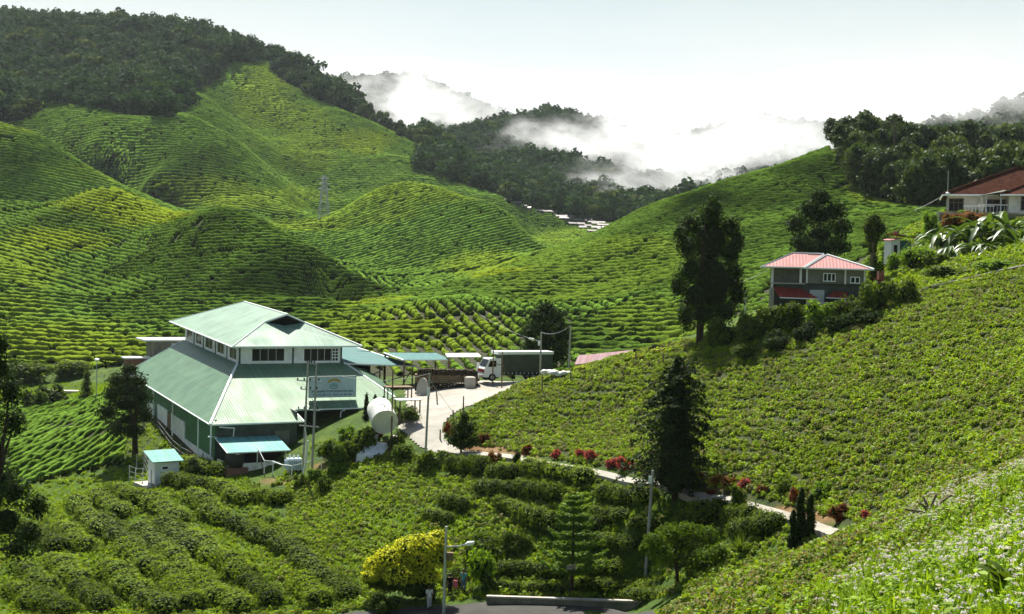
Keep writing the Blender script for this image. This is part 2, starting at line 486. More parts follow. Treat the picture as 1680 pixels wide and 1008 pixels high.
ys = np.exp(np.linspace(math.log(4), math.log(4000), 1150))
A, Y = pgrid(-.8, .8, 760, ys)
X = A * Y; Z = ground(X, Y)
PX, PY = to_px(X, Y, Z); YO = Y / K
fld = field_at(A, np.log(Y))
lawn_v = ((YO < 150) | (fld <= 1)).astype(float)
lawn_v[fld == 1] = .35
lawn_v[in_poly(PX, PY, [(760,700),(850,640),(1150,560),(1400,505),(1720,430),(1720,830),(1470,885),(1340,850),(1000,770),(800,735)]) & (YO < 134)] = .25
lawn_v[(YO > 165) & (YO < 200) & (PX < 250)] = 1
lawn_v[forest_mask(PX, PY, YO)] = 0
bare_v = np.zeros_like(X)
def blot(px, py, rx, ry, v=1.0):
    global bare_v
    q = ((PX - px) / rx) ** 2 + ((PY - py) / ry) ** 2 + 1.2 * vnoise(X / 1.6, Y / 1.6, 4)
    bare_v = np.maximum(bare_v, v * np.clip(1.6 - q * 1.3, 0, 1) * (YO < 150))
for b in [(800,735,50,9),(845,748,40,9),(1170,785,40,12),(1200,800,45,7),(1350,850,35,14),(1395,838,28,10),(1290,838,25,8),
          (640,738,30,14,.9),(590,752,60,10,.8),(540,765,40,7,.7),(470,790,50,6,.6),(290,690,25,16,.8),(330,745,30,12,.9),(1420,870,25,8,.6),(1195,760,16,14,.6),(930,735,60,5,.4)]: blot(*b)
link('ground', mesh_np('ground', np.stack([X, Y, Z], -1).reshape(-1, 3), grid_faces(*X.shape), m_ground, True,
     {'lawn': lawn_v.ravel(), 'bare': bare_v.ravel()}))['kind'] = 'structure'

# ------------------------------------------------------------------ tea planted in rows on the hills
def tea_mat(name, lo, mid, hi, scale=.025, soil_shade=(.006, .010, .002), hi2=(.33, .42, .022)):
    m, nt = new_mat(name); P = wpos(nt)
    big = noise(nt, scale, 4, .6, P); fine = noise(nt, .9, 4, .75, P)
    c = ramp(nt, math_(nt, 'ADD', math_(nt, 'MULTIPLY', big, .45), math_(nt, 'MULTIPLY', fine, .55)), [(.36, lo), (.5, mid), (.62, hi)])
    h = attr(nt, 'hr')
    fl = attr(nt, 'flush')
    c = mixc(nt, math_(nt, 'MULTIPLY', fl, .8), c, mixc(nt, ramp(nt, fine, [(.38, (0, 0, 0)), (.6, (1, 1, 1))]), tuple(q * .5 for q in hi2), hi2))
    c = mixc(nt, ramp(nt, h, [(.30, (0, 0, 0)), (.90, (1, 1, 1))]), soil_shade, c)  # gaps and hedge sides: dark soil and stems, deepened as row shade
    pbsdf(nt, c, .9, .0, normal=bump(nt, noise(nt, 2.6, 4, .75, P), 1.0, .6))
    return m
G1 = ((0.0680,0.1212,0.0159),(0.1134,0.2022,0.0266),(0.1723,0.3072,0.0401))
G2 = ((0.0771,0.1375,0.0179),(0.1270,0.2264,0.0296),(0.1814,0.3234,0.0423))
TEA = {
 1: ('tea_rows', 'straight light green tea rows on the lower slope left of the factory', ((0.0907,0.1618,0.0212),(0.1544,0.2751,0.0361),(0.2177,0.3882,0.0508))),
 2: ('tea_rows', 'contour tea rows on the near left hill above the small lawn', G1),
 3: ('tea_rows', 'tea rows on the small bright yellow green mound at the left', G1),
 4: ('tea_rows', 'shade darkened green contour tea rows on the round hill behind the factory', ((0.0478,0.0852,0.0110),(0.0810,0.1444,0.0190),(0.1196,0.2132,0.0279))),  # the hill's shade is put into these darker greens
 5: ('tea_rows', 'tea rows on the rounded far hill at the left edge', G1),
 6: ('tea_rows', 'tea rows on the broad high slopes under the mountain forest', G1),
 7: ('tea_rows', 'pale yellow green tea rows on the domed mound right of the pylon', G2),
 8: ('tea_rows', 'blocky light green tea bushes on the low spur behind the canopies', ((0.0907,0.1618,0.0212),(0.1544,0.2751,0.0361),(0.2269,0.4044,0.0529))),
 9: ('tea_rows', 'shade deepened green contour tea rows on the big hill at the right', ((0.0478,0.0852,0.0110),(0.0847,0.1509,0.0198),(0.1288,0.2297,0.0300))),  # greens darkened here too, standing in for shade on this hill
 10: ('tea_rows', 'pale tea rows on the triangular slope below the village', G2),
}
# phase weights (x, y, z), row pitch, warp
TPH = {1: (1.0,-.32,.0,1.35,.12), 2: (.02,.12,1.0,1.0,.5), 3: (.25,.10,1.0,1.05,.45), 4: (.0,.12,1.0,.98,.45), 5: (.12,.14,1,1.35,.5),
       6: (.03,.24,1,1.95,.6), 7: (-.38,.10,1,1.35,.35), 8: (1.0,.25,.2,2.3,.35), 9: (.02,.13,1,.98,.55), 10: (.4,.2,1,1.6,.3)}
# patches of fresh pale leaf, (column, row, half width, half height, amount, nearest, farthest)
FLUSH = [(180,340,95,32,1.0,270,340),(90,400,85,22,.9,265,340),(250,355,60,14,.9,265,340),(40,440,60,40,.5,220,300),(100,565,150,38,.75,190,262),(30,520,60,40,.5,190,262),
 (210,590,60,30,.5,190,240),(380,330,90,14,.55,400,560),(330,310,70,16,.5,400,560),(440,170,50,70,.45,560,760),(500,230,50,60,.35,560,760),(600,235,50,20,.7,560,760),(480,330,60,20,.4,400,600),
 (700,318,110,26,.55,380,460),(620,345,80,30,.4,380,460),(520,372,60,12,.6,380,460),(800,440,80,20,.6,260,420),(840,455,60,10,.8,240,420),(700,555,150,45,.6,150,215),(640,590,120,30,.5,150,215),(560,540,70,25,.5,150,230),
 (640,505,80,12,.6,220,300),(1050,410,90,20,.3,200,300),(1000,460,160,60,.2,200,300),(1450,315,60,25,.5,190,280),(1080,530,80,30,.25,150,240),(930,395,60,15,.4,490,600),(60,215,120,12,.4,400,470),(150,290,90,14,.3,380,470)]
_fo = at(345, 697, 121); FACT = []
for a_, b_ in ((-.5,-5),(12,-5),(26,1),(34,12),(34,53),(-.5,50)): FACT.append((_fo.x + a_*math.cos(R(28)) - b_*math.sin(R(28)), _fo.y + a_*math.sin(R(28)) + b_*math.cos(R(28))))
ysT = np.exp(np.concatenate([np.arange(math.log(139), math.log(400), .00115), np.arange(math.log(400), math.log(985), .00072)]))
NAc = 1250
A, Y = pgrid(-.42, .42, NAc, ysT)
X = A * Y; Z = ground(X, Y)
PX, PY = to_px(X, Y, Z); YO = Y / K; Lg = np.log(Y)
fld = field_at(A, Lg)
fld = np.where((fld == 0) & (YO > 138), np.where(PX > 500, np.where(PX > 870, 9, 8), 2), fld)
forest = forest_mask(PX + 14 * vnoise(X / 14, Y / 14, 31), PY + 9 * vnoise(X / 14, Y / 14, 32), YO)
EE = Z / Y
run = np.maximum.accumulate(EE, axis=1)
vis = (EE > run - .006)
wx = vnoise(X / 8, Y / 8, 41); wx2 = fbm(X / 30, Y / 30, 45, 2)
bn = vnoise(X / .9, Y / .9, 51); bush = vnoise(X / 1.8, Y / 1.8, 55); gul = fbm(X / 45, Y / 45, 61, 3)
H = np.zeros_like(Z)
for f, (kx, ky, kz, pitch, wp) in TPH.items():
    k = (fld == f)
    if not k.any(): continue
    u = (kx * X[k] + ky * Y[k] + kz * Z[k]) / pitch + wp * (wx[k] * 1.1 + wx2[k] * 2.2)
    dc = np.abs(u - np.floor(u) - .5) * 2
    h = 1 - sstep(.32, .66, dc + .50 * bush[k] + .34 * bn[k])
    if f == 8:
        v = (-.3 * X[k] + Y[k]) / 2.7 + .5 * wx[k] + .5 * np.floor(u)
        h = np.minimum(h, 1 - sstep(.7, .95, np.abs(v - np.floor(v) - .5) * 2))
        v2 = Y[k] / 15.0 + .12 * wx[k]; h *= sstep(.05, .11, np.abs(v2 - np.floor(v2) - .5))
    else:
        h *= 1 - sstep(.33, .44, bush[k] + .12 * wx[k]) * (1 if f in (2, 4, 9) else .5)
    H[k] = h
hh = np.where(YO < 170, .9, np.where(YO > 330, 2.3, 1.6)) * (.85 + .5 * wx2)
RISE = hh * H + .5 * bn * H - .22
fl_ = np.zeros_like(H)
for (cx, cy, hx, hy, am, d0, d1) in FLUSH:
    q = ((PX - cx) / hx) ** 2 + ((PY - cy) / hy) ** 2 + 1.1 * wx2 + .5 * wx
    fl_ = np.maximum(fl_, am * np.clip(1.5 - q, 0, 1) * (YO > d0) * (YO < d1))
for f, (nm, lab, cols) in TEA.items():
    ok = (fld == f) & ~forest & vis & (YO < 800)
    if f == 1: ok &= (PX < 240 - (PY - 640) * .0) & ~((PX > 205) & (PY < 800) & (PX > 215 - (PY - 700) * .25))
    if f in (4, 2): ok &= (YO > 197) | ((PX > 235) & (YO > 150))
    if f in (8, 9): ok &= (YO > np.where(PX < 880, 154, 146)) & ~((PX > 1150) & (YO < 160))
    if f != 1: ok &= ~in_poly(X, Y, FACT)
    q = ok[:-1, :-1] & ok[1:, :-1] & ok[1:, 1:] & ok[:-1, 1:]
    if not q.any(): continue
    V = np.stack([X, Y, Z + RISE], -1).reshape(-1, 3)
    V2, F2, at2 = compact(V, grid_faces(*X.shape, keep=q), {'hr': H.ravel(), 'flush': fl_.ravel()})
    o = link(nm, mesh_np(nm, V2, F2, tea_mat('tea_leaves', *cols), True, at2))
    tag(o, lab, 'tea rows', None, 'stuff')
del V
# ------------------------------------------------------------------ foliage
def leaf_mat(name, dark, light, trans=.35, rough=.45, spec=.3, hue=.0, obj=.35, accent=None, acc_p=.1):
    m, nt = new_mat(name)
    g = nt.nodes.new('ShaderNodeNewGeometry')
    oi = nt.nodes.new('ShaderNodeObjectInfo')
    f = math_(nt, 'ADD', math_(nt, 'MULTIPLY', g.outputs['Random Per Island'], 1 - obj), math_(nt, 'MULTIPLY', oi.outputs['Random'], obj))
    c = ramp(nt, f, [(.05, dark), (.95, light)])
    if accent: c = mixc(nt, math_(nt, 'LESS_THAN', g.outputs['Random Per Island'], acc_p), c, accent)
    b = nt.nodes.new('ShaderNodeBsdfPrincipled'); L(nt, c, b.inputs['Base Color']); b.inputs['Roughness'].default_value = rough + .1
    b.inputs['Specular IOR Level'].default_value = spec * .45
    t = nt.nodes.new('ShaderNodeBsdfTranslucent'); L(nt, mixc(nt, 1.0, c, (1.25, 1.15, .5), 'MULTIPLY'), t.inputs[0])
    mx = nt.nodes.new('ShaderNodeMixShader'); mx.inputs[0].default_value = trans
    L(nt, b.outputs[0], mx.inputs[1]); L(nt, t.outputs[0], mx.inputs[2])
    o = nt.nodes.new('ShaderNodeOutputMaterial'); L(nt, mx.outputs[0], o.inputs[0])
    return m
def quads(C, N, S, asp=1.6, g=rng, bend=.15):
    """leaf-shaped quads at centres C with normals N and sizes S"""
    n = len(C)
    N = N / (np.linalg.norm(N, axis=1, keepdims=True) + 1e-9)
    r = g.normal(size=(n, 3)); T = np.cross(N, r); T /= np.linalg.norm(T, axis=1, keepdims=True) + 1e-9
    B = np.cross(N, T); S = np.asarray(S).reshape(-1, 1)
    l = S * asp * .5; w = S * .5
    V = np.stack([C - T * l, C - T * l * .22 + B * w * .9 + N * S * bend * .4, C + T * l - N * S * bend, C - T * l * .22 - B * w * .9 + N * S * bend * .4], 1).reshape(-1, 3)
    return V, np.arange(n * 4).reshape(n, 4)
def blob_points(n, c, r, g=rng, shell=.5, low=-1.0):
    """points in an ellipsoid, denser near its surface; returns points and outward directions"""
    d = g.normal(size=(int(n * 2.2) + 8, 3)); d /= np.linalg.norm(d, axis=1, keepdims=True)
    d = d[d[:, 2] > low][:n]
    q = g.random((len(d), 1)) ** shell * (1 + .13 * g.normal(size=(len(d), 1)))
    return np.asarray(c) + d * q * np.asarray(r), d
def cloud(blobs, per, size, g=rng, upb=.35, rnd=.8, shell=.35, low=-1, asp=1.5):
    Cs, Ns = [], []
    for (c, r) in blobs:
        p, d = blob_points(per, c, r, g, shell, low)
        Cs.append(p); Ns.append(d + np.array([0, 0, upb]) + g.normal(size=d.shape) * rnd)
    C = np.concatenate(Cs); N = np.concatenate(Ns)
    return quads(C, N, size * g.uniform(.6, 1.35, len(C)), asp, g)
def join(parts):
    V, Fs, o = [], [], 0
    for v, f in parts:
        V.append(v); Fs.append(f + o); o += len(v)
    return np.concatenate(V), np.concatenate(Fs)
def limb(p0, p1, r0_, r1_, n=6, g=None, wob=0.0):
    mb = MB(); pts = []
    for i in range(6):
        t = i / 5; p = Vector(p0).lerp(Vector(p1), t)
        if g is not None and 0 < i < 5: p += Vector(g.normal(size=3) * wob)
        pts.append(p)
    mb.tube(pts, [r0_ + (r1_ - r0_) * i / 5 for i in range(6)], n)
    return mb
# geometry-node scatter, for the stuff nobody could count
def scatter(name, srcs, pts, rz, sc, typ, label, cat, tilt=None):
    """one object: points that carry turn, size and which source to show"""
    me = mesh_np(name, pts, np.zeros((0, 3), int))
    a = me.attributes.new('rot', 'FLOAT_VECTOR', 'POINT'); rv = np.zeros((len(pts), 3), np.float32); rv[:, 2] = rz
    if tilt is not None: rv[:, :2] = tilt
    a.data.foreach_set('vector', rv.ravel())
    a = me.attributes.new('siz', 'FLOAT', 'POINT'); a.data.foreach_set('value', np.asarray(sc, np.float32))
    a = me.attributes.new('typ', 'INT', 'POINT'); a.data.foreach_set('value', np.asarray(typ, np.int32))
    o = link(name, me); tag(o, label, cat, None, 'stuff')
    ng = bpy.data.node_groups.new('scatter_' + name, 'GeometryNodeTree')
    ng.interface.new_socket('Geometry', in_out='INPUT', socket_type='NodeSocketGeometry')
    ng.interface.new_socket('Geometry', in_out='OUTPUT', socket_type='NodeSocketGeometry')
    N = ng.nodes; k = ng.links.new; gi = N.new('NodeGroupInput'); go = N.new('NodeGroupOutput'); jn = N.new('GeometryNodeJoinGeometry')
    def named(n, t):
        q = N.new('GeometryNodeInputNamedAttribute'); q.data_type = t; q.inputs['Name'].default_value = n; return q.outputs['Attribute']
    ar, as_, at_ = named('rot', 'FLOAT_VECTOR'), named('siz', 'FLOAT'), named('typ', 'INT')
    for i, src in enumerate(srcs):
        ip = N.new('GeometryNodeInstanceOnPoints'); ob = N.new('GeometryNodeObjectInfo'); ob.inputs['Object'].default_value = src; ob.inputs['As Instance'].default_value = True
        cp = N.new('FunctionNodeCompare'); cp.data_type = 'INT'; cp.operation = 'EQUAL'
        ins = [q for q in cp.inputs if q.type == 'INT']; k(at_, ins[0]); ins[1].default_value = i
        k(gi.outputs[0], ip.inputs['Points']); k(cp.outputs[0], ip.inputs['Selection']); k(ob.outputs['Geometry'], ip.inputs['Instance'])
        k(ar, ip.inputs['Rotation']); k(as_, ip.inputs['Scale']); k(ip.outputs[0], jn.inputs[0])
    k(jn.outputs[0], go.inputs[0])
    md = o.modifiers.new('scatter', 'NODES'); md.node_group = ng
    return o
def source(name, V, Fq, mat, smooth=False):
    return bpy.data.objects.new(name, mesh_np(name, V, Fq, mat, smooth))       # never linked: only scattered

# ------------------------------------------------------------------ forest on the mountain, the far hills and the knoll
m_forest = leaf_mat('forest_leaves', (.006, .021, .007), (.036, .084, .026), .26, .7, .08, obj=.6)
m_forest2 = leaf_mat('forest_leaves_light', (.028, .052, .009), (.105, .15, .028), .28, .7, .08, obj=.6)
def forest_crown(seed, n=300, lobes=7):
    g = np.random.default_rng(seed); bl = []
    for i in range(lobes):
        w = g.uniform(0, 2 * PI); q = g.uniform(.1, .72)
        bl.append(((math.cos(w) * q, math.sin(w) * q, g.uniform(.1, .95) - q * .45), (g.uniform(.30, .5),) * 2 + (g.uniform(.22, .42),)))
    bl.append(((0, 0, -.1), (.75, .75, .7)))
    v, f = cloud(bl, n // lobes, .19, g, .5, .7, .3)
    tk = limb((0, 0, -1.6), (0, 0, .2), .07, .04, 5)
    return v, f
SRC = [source('forest_tree', *forest_crown(s), (m_forest, m_forest, m_forest, m_forest2)[s % 4]) for s in range(4)]
def scatter_forest(pick, n, dmin, dmax, amin, amax, size, label, seed, srcs=SRC, px_grow=True):
    g = np.random.default_rng(seed)
    a = g.uniform(amin, amax, n); y = np.exp(g.uniform(math.log(dmin * K), math.log(dmax * K), n))
    # uniform per area: thin the near part
    keep = g.random(n) < (y / (dmax * K)) ** 2 * 1.0 + .15
    a, y = a[keep], y[keep]; x = a * y; z = ground(x, y)
    px, py = to_px(x, y, z); ok = pick(px, py, y / K)
    x, y, z = x[ok], y[ok], z[ok]
    s = size * np.clip(np.exp(g.normal(0, .32, len(x))), .5, 2.1); typ = g.choice(4, len(x), p=(.36, .3, .22, .12))
    scatter('forest', srcs, np.stack([x, y, z + s * .35], -1), g.uniform(0, 6.28, len(x)), s, typ, label, 'forest')
    return len(x)
def visible_pick(fn):
    return fn
nf = 0
nf += scatter_forest(lambda px, py, d: forest_mask(px, py, d) & (d < 960) & (px < 850), 26000, 490, 960, -.48, .03, 5.2, 'dense dark rainforest over the mountain top at the left', 11)
nf += scatter_forest(lambda px, py, d: (d > 590) & (px > 690), 20000, 590, 1180, -.08, .45, 6.0, 'dark forest on the far hills beyond the village, under the mist', 12)
nf += scatter_forest(lambda px, py, d: (d > 1180) & (d < 1480), 5200, 1180, 1480, -.16, .08, 7, 'far forest on the highest hill, fading in mist', 13)
nf += scatter_forest(lambda px, py, d: (d > 405) & (px > 1400) & (d < 600), 4200, 405, 600, .22, .48, 5.2, 'forest on the far right slope behind the tiled house', 14)
print('forest trees', nf)
# ------------------------------------------------------------------ materials of made things
def flat(name, col, rough=.6, spec=.3, var=.25, scale=1.5, metal=0.0, dirt=None, bumpy=0.0):
    m, nt = new_mat(name); P = opos(nt)
    n = noise(nt, scale, 4, .65, P)
    lo = tuple(c * (1 - var) for c in col); hi = tuple(min(1, c * (1 + var * .6)) for c in col)
    c = ramp(nt, n, [(.3, lo), (.7, hi)])
    if dirt:
        c = mixc(nt, ramp(nt, noise(nt, scale * .45, 5, .7, P), [(.48, (0, 0, 0)), (.72, (.8, .8, .8))]), c, dirt)
    pbsdf(nt, c, rough, spec, metal, bump(nt, noise(nt, scale * 8, 3, .6, P), bumpy, .03) if bumpy else None)
    return m
def sheet_roof(name, col, axis, rough=.33, pitch=.30, streak=(.62, 1.25), spec=.5):
    """corrugated painted sheet; axis 0: ribs step along x, 1: along y (object space)"""
    m, nt = new_mat(name); P = opos(nt); s = nd(nt, 'ShaderNodeSeparateXYZ'); L(nt, P, s.inputs[0])
    u = s.outputs[axis]
    wv = math_(nt, 'SINE', math_(nt, 'MULTIPLY', u, 2 * PI / pitch))
    mp = nd(nt, 'ShaderNodeMapping'); mp.inputs['Scale'].default_value = ((2.2, .10, .5) if axis == 0 else (.10, 2.2, .5)); L(nt, P, mp.inputs[0])
    st = noise(nt, 1.3, 4, .65, mp.outputs[0]); bl = noise(nt, .35, 4, .6, P)
    f = math_(nt, 'ADD', math_(nt, 'MULTIPLY', st, .6), math_(nt, 'MULTIPLY', bl, .4))
    c = ramp(nt, f, [(.33, tuple(x * streak[0] for x in col)), (.52, col), (.68, tuple(min(1, x * streak[1]) for x in col))])
    c = mixc(nt, ramp(nt, noise(nt, 1.7, 5, .7, mp.outputs[0]), [(.50, (0, 0, 0)), (.66, (.55, .55, .55))]), c, (col[0]*.75+.02, col[1]*.55+.01, col[2]*.42))
    lap = math_(nt, 'LESS_THAN', math_(nt, 'FRACT', math_(nt, 'DIVIDE', s.outputs[1 - axis], 3.0)), .02)
    c = mixc(nt, math_(nt, 'MULTIPLY', lap, .45), c, tuple(x * .35 for x in col))
    pbsdf(nt, c, ramp(nt, bl, [(.3, (rough * .85,) * 3), (.7, (rough * 1.3,) * 3)]), spec, 0, bump(nt, wv, .35, .02))
    return m
M = {}
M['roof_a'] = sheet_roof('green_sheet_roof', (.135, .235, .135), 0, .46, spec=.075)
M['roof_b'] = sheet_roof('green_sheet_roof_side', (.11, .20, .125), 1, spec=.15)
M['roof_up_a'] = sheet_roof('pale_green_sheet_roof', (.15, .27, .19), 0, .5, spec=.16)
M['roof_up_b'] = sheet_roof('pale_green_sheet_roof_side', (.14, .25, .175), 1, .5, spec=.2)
M['teal'] = sheet_roof('teal_sheet_roof', (.04, .145, .135), 0, .55, spec=.08)
M['teal2'] = sheet_roof('aqua_sheet_roof', (.15, .38, .34), 0, .6, .45, spec=.08)
M['teal_side'] = sheet_roof('blue_green_sheet_roof', (.065, .16, .155), 1, .6, spec=.06)
M['pink'] = sheet_roof('faded_red_sheet_roof', (.36, .155, .145), 0, .6, .35, (.85, 1.15), .12)
M['pink_b'] = sheet_roof('faded_red_sheet_roof_side', (.36, .155, .145), 1, .6, .35, (.85, 1.15), .12)
M['red_sheet'] = sheet_roof('red_sheet_awning', (.25, .045, .03), 0, .6, spec=.1)
M['white'] = flat('white_paint', (.78, .80, .77), .5, .3, .12, 1.2, dirt=(.45, .45, .40))
M['cream'] = flat('cream_paint', (.70, .68, .56), .6, .25, .12, 1.0, dirt=(.42, .40, .32))
M['trim'] = flat('white_trim', (.80, .84, .80), .45, .35, .08, 2)
M['green_wall'] = flat('green_painted_wall', (.045, .16, .07), .6, .25, .3, .8, dirt=(.02, .06, .03))
M['dark_wall'] = flat('dark_mottled_wall', (.085, .10, .085), .8, .2, .4, .9)
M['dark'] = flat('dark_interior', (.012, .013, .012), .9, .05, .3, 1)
M['glass'] = flat('dark_window_glass', (.006, .008, .009), .25, .15, .4, .9)
M['grey_wall'] = flat('grey_render_wall', (.20, .20, .16), .85, .15, .3, .7, dirt=(.07, .075, .05), bumpy=.4)
M['concrete'] = flat('concrete', (.46, .43, .37), .85, .2, .22, .8, dirt=(.24, .20, .14), bumpy=.4)
M['conc_dark'] = flat('weathered_concrete', (.22, .20, .15), .9, .15, .35, .9, dirt=(.06, .07, .035), bumpy=.6)
M['yard'] = flat('pale_concrete_yard', (.31, .295, .25), .85, .2, .28, .5, dirt=(.22, .175, .12), bumpy=.3)
M['asphalt'] = flat('worn_asphalt', (.045, .043, .038), .9, .2, .3, .8, bumpy=.5)
M['brick'] = flat('brick_red', (.24, .11, .08), .85, .2, .35, 3, dirt=(.12, .09, .07))
M['steel'] = flat('grey_galvanised_steel', (.42, .44, .43), .45, .5, .2, 3, metal=.3)
M['pole'] = flat('grey_concrete_pole', (.36, .35, .31), .8, .2, .25, 2)
M['wood'] = flat('weathered_wood', (.19, .13, .08), .85, .15, .4, 3, bumpy=.4)
M['bark'] = flat('dark_bark', (.045, .032, .022), .9, .1, .4, 4, bumpy=.7)
M['bark_pale'] = flat('pale_bark', (.16, .13, .09), .9, .1, .35, 4, bumpy=.7)
M['black'] = flat('black_plastic', (.014, .015, .015), .5, .4, .3, 2)
M['rubber'] = flat('tyre_rubber', (.02, .02, .02), .85, .2, .3, 4)
M['tank'] = flat('white_fibreglass_tank', (.70, .70, .64), .45, .35, .12, .9, dirt=(.48, .46, .38))
M['red_brown_tile'] = None
M['tarp'] = flat('dark_green_tarpaulin', (.06, .075, .05), .75, .25, .3, 1.2, bumpy=.4)
M['blue'] = flat('pale_blue_sign_board', (.46, .58, .64), .5, .3, .12, .8)
M['navy'] = flat('dark_blue_lettering', (.03, .07, .14), .6, .2, .2, 2)
M['gold'] = flat('gold_ribbon', (.45, .30, .05), .5, .3, .25, 2)
M['sea'] = flat('green_blue_emblem', (.10, .30, .34), .5, .3, .2, 2)
M['lime'] = None
# clay tiles in courses
m, nt = new_mat('clay_roof_tiles'); P = opos(nt); s = nd(nt, 'ShaderNodeSeparateXYZ'); L(nt, P, s.inputs[0])
fr = math_(nt, 'FRACT', math_(nt, 'DIVIDE', s.outputs[2], .18))
c = ramp(nt, noise(nt, 1.6, 5, .7, P), [(.3, (.04, .015, .010)), (.5, (.08, .027, .015)), (.7, (.125, .045, .025))])
c = mixc(nt, math_(nt, 'MULTIPLY', math_(nt, 'LESS_THAN', fr, .2), .6), c, (.035, .014, .010))
pbsdf(nt, c, .9, .03, 0, bump(nt, fr, .8, .05)); M['red_brown_tile'] = m
# ------------------------------------------------------------------ the tea factory
FE = at(345, 697, 121)                       # lower left eave corner
FY = R(28)
fac = empty('factory', FE, FY, 'two storey tea factory with pale green sheet metal roofs', 'factory')
def fp(a, b, c): return (a, b, c + .052 * b)       # the building climbs gently with its site towards the back
def fw_(a, b, c):                                   # world point of a factory point
    p = Vector(fp(a, b, c)); p.rotate(Euler((0, 0, FY))); return p + FE
FLOOR = -4.5
def skew(mb): mb.v = [fp(*v) for v in mb.v]; return mb
TN = math.tan(R(18))
def roof(mb, poly, th=.10): mb.slab(poly, th)
mb = MB(); z12 = 14.8 * TN
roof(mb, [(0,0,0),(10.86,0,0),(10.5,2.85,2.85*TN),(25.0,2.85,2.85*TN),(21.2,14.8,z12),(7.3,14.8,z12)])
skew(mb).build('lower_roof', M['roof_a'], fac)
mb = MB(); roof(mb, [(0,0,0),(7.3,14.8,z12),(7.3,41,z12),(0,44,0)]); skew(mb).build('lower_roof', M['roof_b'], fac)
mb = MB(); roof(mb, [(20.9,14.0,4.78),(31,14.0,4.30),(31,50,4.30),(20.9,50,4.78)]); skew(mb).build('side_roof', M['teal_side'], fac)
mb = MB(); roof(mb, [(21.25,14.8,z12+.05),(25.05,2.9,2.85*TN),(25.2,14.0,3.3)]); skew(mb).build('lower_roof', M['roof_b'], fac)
# hip cap and gutters
mb = MB()
mb.tube([fp(-.02,-.02,.05), fp(7.3,14.8,z12+.06)], .16, 6)
for a, b in (((0,0,-.06),(10.86,0,-.06)), ((0,0,-.06),(0,44,-.06)), ((10.5,2.82,2.85*TN-.07),(25,2.82,2.85*TN-.07)), ((0,44,-.02),(7.3,41,z12)), ((31,14,4.26),(31,50,4.26)), ((20.9,13.95,4.74),(31,13.95,4.26)),
             ((25.05,2.85,2.85*TN+.02),(21.2,14.8,z12+.03)), ((10.86,-.02,.0),(10.5,2.85,2.85*TN))):
    mb.tube([fp(*a), fp(*b)], .085, 5)
mb.build('roof_trim', M['trim'], fac)
# upper storey
A0u, A1u, B0u, B1u, C0u, C1u = 7.5, 20.9, 14.7, 41.0, 4.6, 7.0
mb = MB(); mb.box(A0u, A1u, B0u, B1u, C0u - .9, C1u); skew(mb).build('upper_wall', M['white'], fac)
for bx_ in [(A0u-.08, A1u+.08, B0u-.08, B0u-.003, C0u-.05, C0u+.14), (A0u-.08, A0u-.003, B0u, B1u, C0u-.05, C0u+.14)] + [(a-.10, a+.12, B0u-.07, B0u-.003, C0u+.15, C1u-.05) for a in (A0u+.02, 14.35, A1u-.15)]:
    mb = MB(); mb.box(*bx_); skew(mb).build('wall_strip', M['dark_wall'], fac)
def fwin(a0, a1, c0, c1, grille=False):
    mb = MB(); y = B0u - .004
    mb.box(a0-.12, a1+.12, y-.10, y, c0-.12, c0); mb.box(a0-.12, a1+.12, y-.10, y, c1, c1+.12)
    mb.box(a0-.12, a0, y-.10, y, c0, c1); mb.box(a1, a1+.12, y-.10, y, c0, c1)
    n = 4 if not grille else 5
    for k in range(1, n): mb.box(a0+(a1-a0)*k/n-.02, a0+(a1-a0)*k/n+.02, y-.05, y-.032, c0, c1)
    if grille:
        for k in range(1, 4): mb.box(a1-.75, a1, y-.08, y-.052, c0+(c1-c0)*k/4-.05, c0+(c1-c0)*k/4+.05)
        for q in (a1-.75, a1-.38): mb.box(q-.04, q+.04, y-.115, y-.085, c0, c1)
    w = skew(mb).build('window', M['trim'], fac)
    g = MB(); g.box(a0, a1, y-.03, y-.004, c0, c1); skew(g).build('pane', M['glass'], w)
fwin(9.1, 13.2, 5.12, 6.62); fwin(15.8, 20.3, 5.06, 6.58, True)
def lwin(b0, b1, c0=5.15, c1=6.5):
    mb = MB(); x = A0u - .004
    mb.box(x-.10, x, b0-.15, b1+.15, c0-.15, c0); mb.box(x-.10, x, b0-.15, b1+.15, c1, c1+.1)
    mb.box(x-.10, x, b0-.15, b0, c0, c1); mb.box(x-.10, x, b1, b1+.15, c0, c1); mb.box(x-.05, x-.032, (b0+b1)/2-.03, (b0+b1)/2+.03, c0, c1)
    w = skew(mb).build('window', M['trim'], fac)
    g = MB(); g.box(x-.03, x-.004, b0, b1, c0, c1); skew(g).build('pane', M['glass'], w)
for b0, b1 in ((15.6,18.6),(21.2,24.2),(26.6,30.0),(32.0,34.8),(36.8,39.6)): lwin(b0, b1)
for b in (14.62, 20.0, 25.3, 31.2, 36.0):
    mb = MB(); mb.box(A0u-.075, A0u-.003, b-.12, b+.12, C0u+.15, C1u); skew(mb).build('wall_strip', M['dark_wall'], fac)
